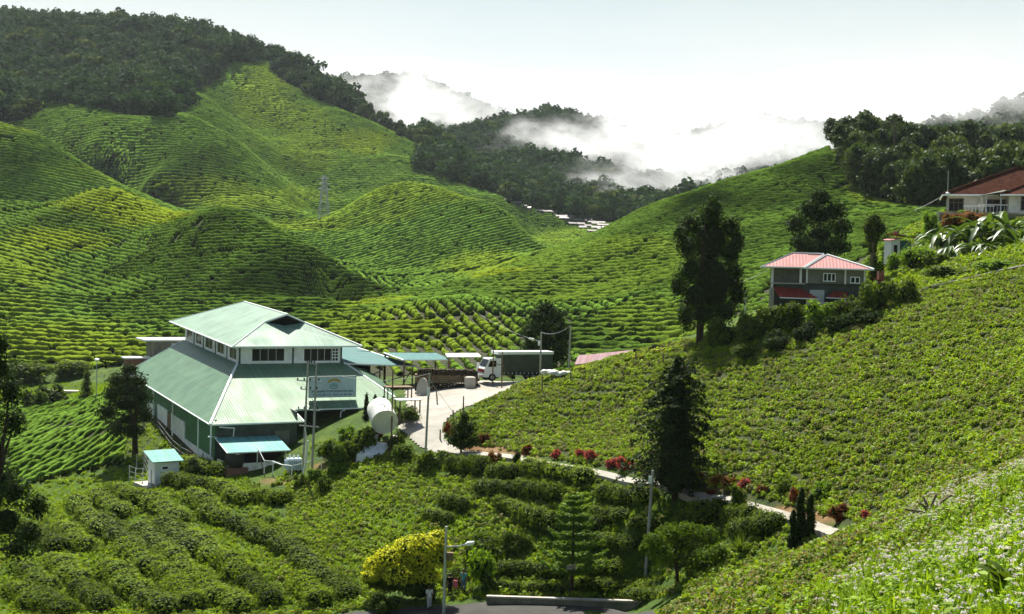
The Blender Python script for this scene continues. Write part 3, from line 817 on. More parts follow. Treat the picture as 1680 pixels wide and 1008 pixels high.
# upper roof with a small open gable over the front hip
e0, e1, f0, f1, ce = 6.3, 23.2, 13.7, 45.2, 6.98
rk = 14.75; zr = 10.55; hb, hz_, hl, hr = 19.2, 9.45, 12.05, 17.4
fr_ = 37.2
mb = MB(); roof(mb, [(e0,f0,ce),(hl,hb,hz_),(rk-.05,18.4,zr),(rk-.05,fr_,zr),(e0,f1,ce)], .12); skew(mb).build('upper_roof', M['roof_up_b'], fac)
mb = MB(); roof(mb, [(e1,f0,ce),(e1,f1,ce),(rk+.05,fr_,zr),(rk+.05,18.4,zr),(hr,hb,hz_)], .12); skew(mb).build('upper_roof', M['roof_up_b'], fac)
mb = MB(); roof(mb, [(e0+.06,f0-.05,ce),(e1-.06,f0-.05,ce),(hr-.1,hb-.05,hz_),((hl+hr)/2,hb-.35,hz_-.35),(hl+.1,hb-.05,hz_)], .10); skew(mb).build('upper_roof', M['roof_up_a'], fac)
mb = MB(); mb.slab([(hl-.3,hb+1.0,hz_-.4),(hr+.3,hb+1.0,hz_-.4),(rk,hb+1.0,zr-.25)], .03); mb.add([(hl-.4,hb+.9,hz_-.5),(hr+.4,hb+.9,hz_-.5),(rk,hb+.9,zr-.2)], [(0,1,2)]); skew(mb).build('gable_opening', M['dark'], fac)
mb = MB()
for a, b in (((e0,f0,ce-.02),(e1,f0,ce-.02)), ((e0,f0,ce-.02),(e0,f1,ce-.02)), ((e0,f1,ce),(rk,fr_,zr)), ((e1,f1,ce),(rk,fr_,zr)), ((rk,18.3,zr+.04),(rk,fr_,zr+.04)), ((hl,hb,hz_),(rk,18.3,zr)), ((hr,hb,hz_),(rk,18.3,zr)), ((e0,f0,ce+.03),(hl,hb,hz_+.03)), ((e1,f0,ce+.03),(hr,hb,hz_+.03)), ((e1,f0,ce-.02),(e1,f1,ce-.02))):
    mb.tube([fp(*a), fp(*b)], .10, 5)
mb.build('roof_trim', M['trim'], fac)
# lower walls
mb = MB(); mb.box(.75, .95, .8, 43, FLOOR-.6, .36); skew(mb).build('side_wall', M['green_wall'], fac)
mb = MB(); mb.box(.95, 10.2, .8, 1.0, FLOOR-1.2, .2); mb.box(22.5, 24.6, 4.0, 4.2, FLOOR-1.2, .6); mb.box(10.2, 22.5, 9.0, 9.2, FLOOR-1.5, 2.4); mb.box(10.2, 10.4, 1.0, 9.0, FLOOR-1.5, 1.0); skew(mb).build('front_wall', M['dark_wall'], fac)  # front wall tone darkened for the shade under the eaves
mb = MB(); mb.box(.62, .745, 1.0, 18.5, FLOOR-.6, FLOOR+.55); mb.box(.60, .745, 13.6, 20.2, FLOOR+.3, FLOOR+2.5); skew(mb).build('white_dado', M['white'], fac)
mb = MB(); mb.box(.58, .745, 20.3, 22.0, FLOOR-.4, FLOOR+2.4); skew(mb).build('door', M['wood'], fac)
mb = MB(); mb.box(.60, .745, 22.1, 27.5, FLOOR-.4, FLOOR+2.6); mb.box(.60, .745, 29.3, 33.0, FLOOR-.4, FLOOR+2.4); skew(mb).build('white_panel', M['white'], fac)
for b in (.25, 5.6, 17.6, 27.8, 38): 
    mb = MB(); mb.tube([fp(.16, b, -.12), fp(.16, b, FLOOR-.5)], .09, 8); mb.build('eave_post', M['trim'], fac)
mb = MB(); mb.box(7.7, 9.4, .70, .795, FLOOR-.9, -1.1); skew(mb).build('front_door', M['grey_wall'], fac)
mb = MB(); mb.tube([fp(1.0,-.05,-.3), fp(2.6,-.1,-.45), fp(2.8,.3,-.5), fp(2.8,.6,-1.6)], .07, 6); mb.build('drain_pipe', M['trim'], fac)
mb = MB(); mb.tube([fp(16.9,2.75,.75), fp(16.4,2.9,.5), fp(16.3,3.0,-3.8)], .08, 6); mb.build('drain_pipe', M['trim'], fac)
mb = MB(); mb.box(12.2, 15.2, 7.6, 7.7, FLOOR-.6, FLOOR+2.2); skew(mb).build('grey_panel', M['grey_wall'], fac)
# posts and bracing of the open side under the blue green roof
for (a, b) in ((30.6,14.4),(30.6,24),(26.0,14.4),(30.6,34)):
    mb = MB(); mb.tube([fp(a, b, 4.25), fp(a, b, FLOOR+1.6)], .10, 8); mb.build('side_post', M['wood'], fac)
mb = MB(); mb.tube([fp(30.5,14.3,3.9), fp(28.8,14.3,1.2)], .07, 6); mb.tube([fp(30.5,14.3,3.3), fp(27.2,14.3,2.4)], .07, 6); mb.tube([fp(25.9,14.3,3.6), fp(23,14.3,2.7)], .07, 6); mb.build('brace', M['wood'], fac)
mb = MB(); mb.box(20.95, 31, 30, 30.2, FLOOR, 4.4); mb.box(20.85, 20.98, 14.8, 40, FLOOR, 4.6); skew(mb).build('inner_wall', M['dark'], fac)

# ---- sign board standing on the front roof
sg = empty('sign_board', fw_(13.3, 5.0, 5.0*TN + .1), FY, 'pale blue company sign board standing on the sunlit factory roof', 'sign')
SW, SH = 5.7, 2.4
mb = MB(); mb.box(-.15, SW, -.06, .06, .25, .25 + SH); mb.build('board', M['blue'], sg)
mb = MB(); mb.box(-.2, SW+.05, -.08, .08, .25+SH, .33+SH); mb.box(-.2, SW+.05, -.08, .08, .17, .25); mb.box(SW, SW+.07, -.08, .08, .25, .25+SH); mb.box(-.22, -.15, -.08, .08, .25, .25+SH)
for x in (.4, 2.8, 5.2): mb.tube([(x, .1, .2), (x, .9, -.05+.3)], .04, 5)
mb.build('frame', M['steel'], sg)
mb = MB()
arc = [(2.95 + 1.02 * math.sin(t), 2.0 + .9 * (math.cos(t) - 1) + .18) for t in np.linspace(-.85, .85, 9)]
for p, q in zip(arc[:-1], arc[1:]): mb.hexa([(p[0],-.10,p[1]),(q[0],-.10,q[1]),(q[0],-.063,q[1]),(p[0],-.063,p[1]),(p[0],-.10,p[1]+.26),(q[0],-.10,q[1]+.26),(q[0],-.063,q[1]+.26),(p[0],-.063,p[1]+.26)])
mb.build('ribbon', M['gold'], sg)
mb = MB(); n = 20
ring = [(2.9 + .52 * math.cos(2*PI*k/n), 1.52 + .33 * math.sin(2*PI*k/n)) for k in range(n)]; rin = [(2.9 + .42 * math.cos(2*PI*k/n), 1.52 + .24 * math.sin(2*PI*k/n)) for k in range(n)]
for k in range(n):
    a, b, c2, d2 = ring[k], ring[(k+1)%n], rin[(k+1)%n], rin[k]
    mb.hexa([(a[0],-.09,a[1]),(b[0],-.09,b[1]),(c2[0],-.09,c2[1]),(d2[0],-.09,d2[1]),(a[0],-.063,a[1]),(b[0],-.063,b[1]),(c2[0],-.063,c2[1]),(d2[0],-.063,d2[1])])
mb.box(2.6, 3.2, -.085, -.063, 1.44, 1.50); mb.box(2.7, 3.1, -.085, -.063, 1.56, 1.70)
mb.build('emblem', M['sea'], sg)
def words(txt, parent, size, x, z, mat, y=-.07, name='lettering', width=None, depth=.006):
    cu = bpy.data.curves.new(name, 'FONT'); cu.body = txt; cu.size = size; cu.extrude = depth; cu.align_x = 'CENTER'; cu.offset = size * .012
    tmp = bpy.data.objects.new('tmp', cu); me = bpy.data.meshes.new_from_object(tmp); bpy.data.objects.remove(tmp)
    n = len(me.vertices); co = np.empty(n * 3, np.float32); me.vertices.foreach_get('co', co); co = co.reshape(-1, 3)
    if width: co[:, 0] *= width / (co[:, 0].max() - co[:, 0].min())
    V = np.stack([co[:, 0] + x, y - co[:, 2], co[:, 1] + z], -1); me.vertices.foreach_set('co', V.astype(np.float32).ravel())
    me.materials.clear(); me.materials.append(mat); me.update()
    return link(name, me, parent)
words('BAN BHARAT PLANTATION SDN. BHD.', sg, .36, 2.8, .80, M['navy'], width=5.3)
words('TEL: 05-491133   FAX: 05-491146', sg, .30, 2.75, .40, M['navy'], width=4.9)

# ---- lean-to shelter at the front
lt = empty('shelter', fw_(.9, -4.0, FLOOR - .2), FY, 'lean-to shelter with a bright teal roof against the factory front', 'shelter')
LH = 2.35
mb = MB(); mb.slab([(-.2,-.5,LH),(6.9,-.5,LH),(6.9,4.4,LH+1.05),(-.2,4.4,LH+1.05)], .10); mb.build('roof', M['teal2'], lt)
mb = MB(); mb.tube([(-.2,-.52,LH-.05),(6.9,-.52,LH-.05)], .07, 5); mb.tube([(-.22,-.5,LH-.05),(-.22,4.4,LH+1)], .06, 5); mb.build('roof_trim', M['trim'], lt)
mb = MB(); mb.box(0, 4.1, 0, .15, -.8, 1.05); mb.box(5.3, 6.6, 0, .15, -.8, 1.05); mb.box(0, .15, .15, 4.2, -.8, 1.05); mb.box(4.1, 5.3, 0, .15, .75, 1.05)
for k in range(6):
    t0, t1 = PI * k / 6, PI * (k + 1) / 6
    for s in (-1, 1):
        pass
mb.build('wall', M['white'], lt)
mb = MB()
for k in range(8):
    t0, t1 = PI * k / 8, PI * (k + 1) / 8
    x0, x1 = 4.7 - .6 * math.cos(t0), 4.7 - .6 * math.cos(t1)
    mb.hexa([(x0,.003,.2+.5*math.sin(t0)),(x1,.003,.2+.5*math.sin(t1)),(x1,.147,.2+.5*math.sin(t1)),(x0,.147,.2+.5*math.sin(t0)),(x0,.003,.749),(x1,.003,.749),(x1,.147,.749),(x0,.147,.749)])
mb.build('arch', M['white'], lt)
for x in (.08, 3.3, 6.5):
    mb = MB(); mb.box(x-.06, x+.06, .02, .13, 1.053, LH-.1); mb.build('post', M['white'], lt)
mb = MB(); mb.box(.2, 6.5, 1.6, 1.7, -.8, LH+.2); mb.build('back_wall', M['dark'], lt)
lamp = MB(); lamp.tube([(-.1, 3.9, LH+1.1), (-.9, 3.5, LH+1.3)], .04, 6); lamp.lathe([(.05,0),(.22,.05),(.2,.16),(.05,.2)], 10, (-1.1, 3.4, LH+1.2)); lamp.build('lamp', M['trim'], lt)

# ---- black water tank on its brick plinth
bp = on(385, 776); bq = empty('black_water_tank', bp, FY, 'squat black water tank on a brick plinth before the teal shelter', 'water tank')
mb = MB(); mb.box(-1.25, 1.25, -.9, .9, -.5, .62); mb.build('plinth', M['brick'], bq)
mb = MB(); mb.lathe([(.85,.62),(.98,1.2),(1.02,2.0),(.98,2.1)], 22); mb.build('tank', M['black'], bq, smooth=True)
mb = MB(); mb.lathe([(1.05,2.08),(1.05,2.16),(.5,2.32),(.18,2.36),(.16,2.45)], 22); mb.build('lid', M['black'], bq)

# ---- annex behind the factory
ax = empty('annex', fw_(9.0, 46, 3.2), FY, 'small grey flat roofed annex at the back corner of the factory', 'annex')
mb = MB(); mb.box(-4.6, 3.4, 0, 5, -8, .9); mb.build('wall', M['grey_wall'], ax)
mb = MB(); mb.box(-6.0, 3.6, -.6, 5.6, .9, 1.12); mb.build('roof', M['trim'], ax)
mb = MB(); mb.box(-2.2, 3.3, -.03, -.003, -1.2, .6); mb.build('blue_panel', M['blue'], ax)
cb = empty('roof_box', fw_(1.9, 45.8, 1.2), FY, 'low brick red shed with a white slab roof beside the annex', 'shed')
mb = MB(); mb.box(-1.6, 1.6, -1, 1, -6, .5); mb.build('wall', M['brick'], cb)
mb = MB(); mb.box(-1.9, 1.9, -1.3, 1.3, .5, .7); mb.build('roof', M['white'], cb)
# ------------------------------------------------------------------ road, path, yard
def drape(name, poly, d0, d1, step, mat, lift, thick=None):
    """sheet laid on the ground inside an outline surveyed in the photograph"""
    W_ = [on(x, y, d0, d1) if len(q) == 0 else base(x, q[0]) for (x, y, *q) in poly]
    xs = [p.x for p in W_]; ys_ = [p.y for p in W_]
    gx = np.arange(min(xs) - step, max(xs) + step, step); gy = np.arange(min(ys_) - step, max(ys_) + step, step)
    X, Y = np.meshgrid(gx, gy, indexing='ij')
    cx = (X[:-1, :-1] + X[1:, 1:]) / 2; cy = (Y[:-1, :-1] + Y[1:, 1:]) / 2
    keep = in_poly(cx, cy, [(p.x, p.y) for p in W_])
    V, Fq, _ = compact(np.stack([X, Y, ground(X, Y) + lift], -1).reshape(-1, 3), grid_faces(*X.shape, keep=keep), {})
    o = link(name, mesh_np(name, V, Fq, mat, True)); o['kind'] = 'structure'
    PLAN.append([(p.x, p.y) for p in W_])
    return o
PLAN = []                                    # plan outlines nothing grows on
drape('yard', [(655,704),(690,735),(742,750),(752,738),(730,722),(724,700),(742,680),(765,668),(792,662),(812,650),(835,640),(850,632),(880,620,142),(880,600,150),(790,600,150),(690,600,140),(664,640),(668,672)], 95, 160, .3, M['yard'], .08)
def ribbon(name, pts, hw, mat, lift, n=60):
    P = [Vector(p) for p in pts]; out = []
    ln = [0]
    for a, b in zip(P[:-1], P[1:]): ln.append(ln[-1] + (b - a).length)
    for k in range(n + 1):
        s = ln[-1] * k / n
        i = max(j for j in range(len(ln) - 1) if ln[j] <= s + 1e-6); t = (s - ln[i]) / (ln[i+1] - ln[i])
        p0 = P[max(i-1, 0)]; p1 = P[i]; p2 = P[i+1]; p3 = P[min(i+2, len(P)-1)]
        out.append(.5 * ((2*p1) + (p2-p0)*t + (2*p0-5*p1+4*p2-p3)*t*t + (3*p1-p0-3*p2+p3)*t**3))
    vs, fs = [], []
    for k, p in enumerate(out):
        tng = (out[min(k+1, n)] - out[max(k-1, 0)]); nr = Vector((-tng.y, tng.x, 0)).normalized()
        for s in (-1, -.4, .4, 1):
            q = p + nr * hw * s; vs.append((q.x, q.y, gz(q.x, q.y)))
    vs = np.array(vs).reshape(-1, 4, 3); vs[:, :, 2] = vs[:, :, 2].mean(axis=1, keepdims=True) * .6 + vs[:, :, 2] * .4 + lift
    fs = [(k*4+j, k*4+j+1, k*4+j+5, k*4+j+4) for k in range(n) for j in range(3)]
    V = np.concatenate([vs.reshape(-1, 3)])
    mb = MB(); mb.v = [tuple(v) for v in V]; mb.f = [tuple(f) for f in fs]
    # kerb faces so the slab has an edge
    o = len(mb.v)
    for j in (0, 3):
        low = [(vs[k, j, 0], vs[k, j, 1], vs[k, j, 2] - .6) for k in range(n + 1)]
        b = len(mb.v); mb.v += low
        mb.f += [((k*4+j), ((k+1)*4+j), b+k+1, b+k) for k in range(n)]
    ob = mb.build(name, mat, None, smooth=False); ob['kind'] = 'structure'
    L_ = [(p + Vector((-(out[min(k+1,n)]-out[max(k-1,0)]).y, (out[min(k+1,n)]-out[max(k-1,0)]).x, 0)).normalized() * (hw + .2)) for k, p in enumerate(out)]
    R_ = [(p - Vector((-(out[min(k+1,n)]-out[max(k-1,0)]).y, (out[min(k+1,n)]-out[max(k-1,0)]).x, 0)).normalized() * (hw + .2)) for k, p in enumerate(out)]
    PLAN.append([(p.x, p.y) for p in L_] + [(p.x, p.y) for p in reversed(R_)])
    return out
path_px = [(725,738),(780,746),(850,753),(930,768),(1000,781),(1060,792),(1120,804),(1180,818),(1240,833),(1300,850),(1340,865),(1385,884),(1420,905)]
path_c = ribbon('path', [on(x, y, 55) for x, y in path_px], .62, M['yard'], .14)
# road below the wall, and the wall
ribbon('road', [on(x, y, 70, 100) for x, y in [(380,1040),(600,1016),(760,1003),(950,1001),(1100,1003)]], 2.2, M['asphalt'], .06)
ws = [base(x, d) for x, d in [(798,82.2),(880,82.1),(960,82.0),(1100,81.8)]]
ws = [Vector((p.x, p.y, ws[1].z)) for p in ws]
WALL_T = 0.45
rw = MB(); cpb = MB()
for p, q in zip(ws[:-1], ws[1:]):
    d = (q - p).normalized(); nrm = Vector((-d.y, d.x, 0)); t = .28
    for mbx, z0, z1, e in ((rw, -.8, WALL_T, 0), (cpb, WALL_T + .002, WALL_T + .12, .05)):
        A_, B_, C_, D_ = p - nrm * e, q - nrm * e, q + nrm * (t + e), p + nrm * (t + e)
        mbx.hexa([(v.x, v.y, v.z + z0) for v in (A_, B_, C_, D_)] + [(v.x, v.y, v.z + z1) for v in (A_, B_, C_, D_)])
wl = rw.build('retaining_wall', M['conc_dark']); tag(wl, 'low stained concrete retaining wall along the road at the bottom', 'wall')
cpb.build('coping', M['concrete'], wl)

# ------------------------------------------------------------------ poles, lamps, wires
def pole(px, py, top_py, label, mat='pole', r=.11, name='utility_pole', d=None, lean=0.0, cat='pole', group=None, arm=None):
    P = on(px, py) if d is None else base(px, d)
    mpp = P.y / F
    h = (to_px(P.x, P.y, P.z)[1] - top_py) * mpp
    t = empty(name, P, 0, label, cat, group)
    mb = MB(); mb.tube([(0, 0, -.6), (lean * h * .5, 0, h * .5), (lean * h, 0, h)], [r, r * .9, r * .75], 8); mb.build('post', M[mat], t)
    return t, P, h
WIRES = []
def wire(a, b, sag, label, r=.018):
    a, b = Vector(a), Vector(b); m = a.lerp(b, .5)
    mb = MB(); pts = []
    for k in range(11):
        t = k / 10; p = a.lerp(b, t); p.z -= sag * 4 * t * (1 - t); pts.append(p - m)
    mb.tube(pts, r, 4, False); o = mb.build('overhead_wire', M['steel'], None, loc=m); tag(o, label, 'wire', 'overhead wires')
# street lamp beside the people
t, P, h = pole(728, 1012, 862, 'tall grey street lamp pole with lamp arm beside the yellow bush', 'steel', .12, 'street_lamp', 80.5, .006, 'street lamp')
s = P.y / F
mb = MB(); mb.tube([(.05, 0, h - 34*s), (1.0, -.1, h - 32*s), (34*s, -.2, h - 28*s)], [.06, .05, .045], 6); mb.build('arm', M['steel'], t)
mb = MB(); mb.tube([(33*s, -.2, h - 28.5*s), (38*s, -.2, h - 27*s), (48*s, -.25, h - 24.5*s)], [.08, .19, .11], 10); mb.build('lamp_head', M['trim'], t)
mb = MB(); mb.box(.12, .62, -.2, .2, h - 56*s, h - 43*s); mb.build('junction_box', M['wood'], t)
lampP, lampT = P, P + Vector((0, 0, h))
t, P, h = pole(1058, 950, 770, 'leaning grey pole in front of the dark conifer', 'pole', .13, 'utility_pole', None, .045)
mb = MB(); mb.box(h*.045-.3, h*.045-.05, -.1, .1, h-1.0, h-.45); mb.build('insulator', M['trim'], t)
p2T = P + Vector((h*.045, 0, h))
t, P, h = pole(697, 737, 612, 'grey concrete pole at the edge of the yard near the white tank', 'pole', .12, d=108, lean=.03)
mb = MB(); mb.box(.05, .35, -.1, .1, h-2.2, h-1.4); mb.build('insulator', M['trim'], t)
p3T = P + Vector((h*.03, 0, h))
t, P, h = pole(886, 632, 545, 'street lamp on a grey pole in front of the truck trailer', 'pole', .13, 'street_lamp', 132, 0, 'street lamp')
s = P.y / F
mb = MB(); mb.tube([(0, 0, h - 15*s), (-10*s, 0, h - 13*s), (-18*s, -.1, h - 11*s)], .06, 6); mb.build('arm', M['steel'], t)
mb = MB(); mb.tube([(-12*s, 0, h - 12.5*s), (-20*s, -.1, h - 10.5*s)], [.16, .10], 8); mb.build('lamp_head', M['trim'], t)
mb = MB(); mb.box(-.35, -.1, -.15, .15, h - 22*s, h - 17*s); mb.build('junction_box', M['trim'], t)
p4T = P + Vector((0, 0, h))
t, P, h = pole(933, 603, 535, 'thin pale pole to the right of the dark tree cluster', 'pole', .12, d=127, lean=.02)
p5T = P + Vector((0, 0, h))
t, P, h = pole(158, 640, 592, 'slim lamp post on the lawn left of the factory', 'steel', .08, 'lamp_post', 160, 0, 'lamp post')
mb = MB(); mb.lathe([(.05,h-.1),(.35,h),(.38,h+.25),(.1,h+.4)], 10); mb.build('lamp_head', M['trim'], t)
t, P, h = pole(1222, 505, 476, 'short white post beside the tall tree and the red roofed house', 'trim', .09, 'post', 121, 0, 'post')
t, P, h = pole(1553, 352, 280, 'white flag pole at the corner of the tiled roof house', 'pole', .09, 'flag_pole', 145, 0, 'flag pole')
mb = MB(); mb.lathe([(.05,h*.52),(.28,h*.54),(.28,h*.58),(.05,h*.6)], 10); mb.build('lamp_head', M['trim'], t)
t, P, h = pole(642, 672, 606, 'dark thin pole before the open side of the factory', 'wood', .09, d=113)
# rough timber props around the yard
for k, (px, py, top, d, lb) in enumerate([(808,640,573,134,'dark timber pole left of the truck cab, with a cross bar'),(823,656,577,131,'dark timber pole in front of the truck door'),(760,676,650,None,'short dark post standing in the yard'),
                         (722,722,705,None,'short dark post beside the red shrub'),(743,690,673,None,'dark post at the yard edge above the round conifer'),(718,664,640,None,'leaning dark post by the firewood stack'),
                         (936,628,608,None,'short dark stake near the pile of white sacks'),(1088,600,580,None,'short stake below the trimmed yellow shrubs'),(1043,595,575,None,'thin dark stake beside the lime mound'),(889,648,615,None,'dark stake before the lamp pole')]):
    t, P, h = pole(px, py, top, lb, 'wood', .085, 'post', d, -.12 if k == 5 else 0, 'post', 'timber posts round the yard')
    if k == 0:
        mb = MB(); mb.tube([(0,0,h*.62),(1.2,.2,h*.56)], .05, 5); mb.tube([(1.2,.1,h*.56),(2.6,.6,h*.1)], .05, 5); mb.build('cross_bar', M['wood'], t)
wire(p4T, p5T, .5, 'wire from the lamp pole by the truck to the pale pole')
wire(p4T + Vector((0,0,-1.2)), on(842, 565) + Vector((-6, 20, 4)), .4, 'wire running left from the lamp pole by the truck')
wire(p3T, fw_(13.0, -6, 6), .6, 'wire from the yard pole to the twin pole')
wire(p3T + Vector((0,0,-.6)), on(775, 728) + Vector((0,0,.6)), .1, 'guy wire from the yard pole down to the conifer shrub')
wire(at(1190, 470, 119), at(1262, 442, 117), .2, 'service wire reaching the red roofed house')
wire(at(1500, 345, 148), at(1546, 322, 146), .1, 'service wire reaching the tiled roof house')

# twin pole with cross arms
P = base(504, 113.5); s = P.y / F
tw = empty('twin_pole', P, R(8), 'tall twin electricity pole with cross arms before the factory front', 'electricity pole')
hh_ = (to_px(P.x, P.y, P.z)[1] - 595) * s
for dx in (-.42, .48):
    mb = MB(); mb.tube([(dx-.03, 0, -.6), (dx+.12, 0, hh_*.5), (dx+.25, 0, hh_)], [.13, .12, .09], 8); mb.build('post', M['pole'], tw)
for k, z in enumerate((hh_-.05, hh_-1.9, hh_-2.8, hh_-4.9, hh_-6.6)):
    mb = MB(); w = (.5, 1.5, 1.1, 1.35, 1.2)[k]
    mb.tube([(.25-w, -.3+.1*k, z+.12), (.25+w*.7, .05, z-.05)], .06, 6); mb.build('cross_arm', M['steel'], tw)
    for q in (-.95, -.5, -.1, .5):
        mb = MB(); mb.lathe([(.05,0),(.11,.06),(.06,.14),(.10,.2),(.04,.28)], 7, (.25 + w*q, -.2 + .12*k + q*-.1, z+.1)); mb.build('insulator', M['black'], tw)
mb = MB(); mb.tube([(-.55,-.15,-.3),(-.15,-.2,1.8),(.0,-.15,3.8)], .10, 7); mb.tube([(-.1,-.2,4.0),(-.35,-.35,5.2)], .05, 6); mb.build('cable_duct', M['trim'], tw)
tp = on(482, 776); tr = empty('transformer', tp, R(20), 'grey electric transformer inside the pipe fence by the factory', 'transformer')
mb = MB(); mb.box(-.75, .75, -.5, .5, .35, 1.55); 
for k in range(7): mb.box(-.7+k*.22, -.62+k*.22, -.72, -.503, .5, 1.4); mb.box(-.98, -.753, -.4+k*.12, -.36+k*.12, .5, 1.4)
mb.build('body', M['blue'], tr)
for x in (-.45, 0, .45):
    mb = MB(); mb.lathe([(.07,1.55),(.13,1.62),(.07,1.7),(.12,1.78),(.05,1.95)], 8, (x, .1, 0)); mb.build('bushing', M['trim'], tr)
for x in (-.6, .4):
    mb = MB(); mb.box(x,x+.2,-.4,.4,-.2,.35); mb.build('foot', M['concrete'], tr)
# pipe fence
fpts = [on(x, y) for x, y in [(433,778),(447,779),(462,785),(478,787),(497,783),(527,774)]]
pf = empty('pipe_fence', fpts[0], 0, 'rusty white pipe railing round the transformer', 'fence')
for p in fpts:
    mb = MB(); q = p - fpts[0]; mb.tube([(q.x, q.y, q.z-.4), (q.x+.05, q.y, q.z+1.5)], .05, 6); mb.build('post', M['trim'], pf)
mb = MB(); q = fpts[0]-fpts[0]; mb.tube([(q.x-1.0,q.y+1.5,q.z+2.6)]+[((p-fpts[0]).x, (p-fpts[0]).y, (p-fpts[0]).z+1.45) for p in fpts], .055, 6); mb.build('rail', M['trim'], pf)
mb = MB(); mb.tube([(q.x-1.0,q.y+1.5,q.z+2.6),(q.x,q.y+.3,q.z-.2)], .05, 6); mb.build('brace', M['wood'], pf)

# ---- tilted white tank
tk0 = at(631, 692, 113); ax_ = Vector((-.30, .86, .40)).normalized()
gt = gz(tk0.x, tk0.y)
wt = empty('water_tank', (tk0.x, tk0.y, gt), 0, 'big round white tank lying tilted on a white slab by the yard', 'water tank')
off = tk0 - Vector((tk0.x, tk0.y, gt)); rr = 21.5 * tk0.y / F
def disc_tube(mb, pr):
    q = ax_.to_track_quat('Z', 'Y'); n = 32
    vs = [off + q @ Vector((r_ * math.cos(2*PI*k/n), r_ * math.sin(2*PI*k/n), z)) for (r_, z) in pr for k in range(n)]
    m = len(pr); fs = [(i*n+k, i*n+(k+1)%n, (i+1)*n+(k+1)%n, (i+1)*n+k) for i in range(m-1) for k in range(n)]
    return mb.add(vs, fs)
mb = MB(); disc_tube(mb, [(rr,0),(rr*1.0,.5),(rr*.99,1.6),(rr*.97,2.7),(rr*.8,3.0),(.01,3.15)]); mb.build('shell', M['tank'], wt, smooth=True)
mb = MB(); disc_tube(mb, [(rr*1.04,-.10),(rr*1.04,.08),(rr*.995,.085)]); disc_tube(mb, [(rr*1.04,-.10),(rr*.93,-.06),(.01,.0)]); mb.build('end_cap', M['tank'], wt, smooth=False)
mb = MB(); q = ax_.to_track_quat('Z', 'Y')
mb.tube([off + q @ Vector((0, rr*1.0, .5)), off + q @ Vector((0, rr*1.0+.15, 1.0)), off + q @ Vector((.6, rr*.85, 1.4))], .06, 6); mb.build('pipe', M['steel'], wt)
mb = MB(); mb.box(-1.9, 1.7, -.3, 2.9, -1.2, .25); mb.hexa([(-2.8,-2.0,-2.4),(.2,-2.2,-2.4),(.6,-.303,-2.4),(-1.9,-.303,-2.4),(-2.6,-1.8,-.7),(.0,-2.0,-.7),(.6,-.303,.2),(-1.9,-.303,.2)])
sb = mb.build('tank_slab', M['white'], None, loc=(tk0.x, tk0.y, gt)); tag(sb, 'white concrete slab and apron under the tilted tank', 'slab')
for x in (-1.1, 1.0):
    mb = MB(); mb.box(x-.25, x+.25, .2, 2.4, .25, .9); mb.build('cradle', M['concrete'], wt)

# ---- pump hut
hp = on(268, 790, 100); hu = empty('pump_hut', hp, R(36), 'small white pump hut with an aqua sheet roof below the factory', 'hut')
s = hp.y / F
mb = MB(); mb.box(-1.35, 1.35, -1.0, 1.0, -1.5, 2.35); mb.build('wall', M['white'], hu)
mb = MB(); mb.slab([(-1.75,-1.3,2.35),(1.75,-1.3,2.35),(1.75,1.5,3.25),(-1.75,1.5,3.25)], .1); mb.build('roof', M['teal2'], hu)
mb = MB(); mb.hexa([(-1.3,-.99,2.353),(1.3,-.99,2.353),(1.3,.99,2.353),(-1.3,.99,2.353),(-1.3,-.99,2.36),(1.3,-.99,2.36),(1.3,.99,3.0),(-1.3,.99,3.0)]); mb.build('gable', M['dark_wall'], hu)
mb = MB(); mb.box(.2, 1.0, -1.06, -1.003, -.4, 1.7); mb.build('door', M['white'], hu)
mb = MB(); mb.box(-.5, .05, -1.05, -1.003, 1.5, 1.72); mb.build('vent', M['dark'], hu)
sl_ = MB(); sl_.box(-2.6, 2.0, -2.0, 2.0, -.75, -.15); so_ = sl_.build('hut_slab', M['concrete'], None, loc=hp); so_.rotation_euler = (0, 0, R(36)); tag(so_, 'pale concrete footing slab under the small pump hut', 'slab')
fps = [on(x, y, 95) for x, y in [(212,792),(222,796),(234,798),(248,800),(236,770),(224,772)]]
wf = empty('mesh_fence', fps[0], 0, 'thin wire mesh fence beside the pump hut', 'fence')
for p in fps:
    mb = MB(); q = p - fps[0]; mb.tube([(q.x, q.y, q.z-.3), (q.x, q.y, q.z+1.9)], .05, 6); mb.build('post', M['steel'], wf)
for zz_ in (.7, 1.3, 1.85):
    mb = MB(); mb.tube([((p-fps[0]).x, (p-fps[0]).y, (p-fps[0]).z+zz_) for p in fps], .015, 4); mb.build('wire', M['steel'], wf)
# fence along the factory side
fp2 = [on(x, y, 100) for x, y in [(258,706),(270,722),(282,738),(296,750),(314,760),(332,766)]]
wf = empty('side_fence', fp2[0], 0, 'row of rough wooden fence stakes along the factory side', 'fence')
for p in fp2:
    mb = MB(); q = p - fp2[0]; mb.tube([(q.x, q.y, q.z-.3), (q.x+.05, q.y, q.z+1.5)], .07, 6); mb.build('post', M['wood'], wf)
for zz_ in (.6, 1.2):
    mb = MB(); mb.tube([((p-fp2[0]).x, (p-fp2[0]).y, (p-fp2[0]).z+zz_) for p in fp2], .02, 4); mb.build('wire', M['steel'], wf)

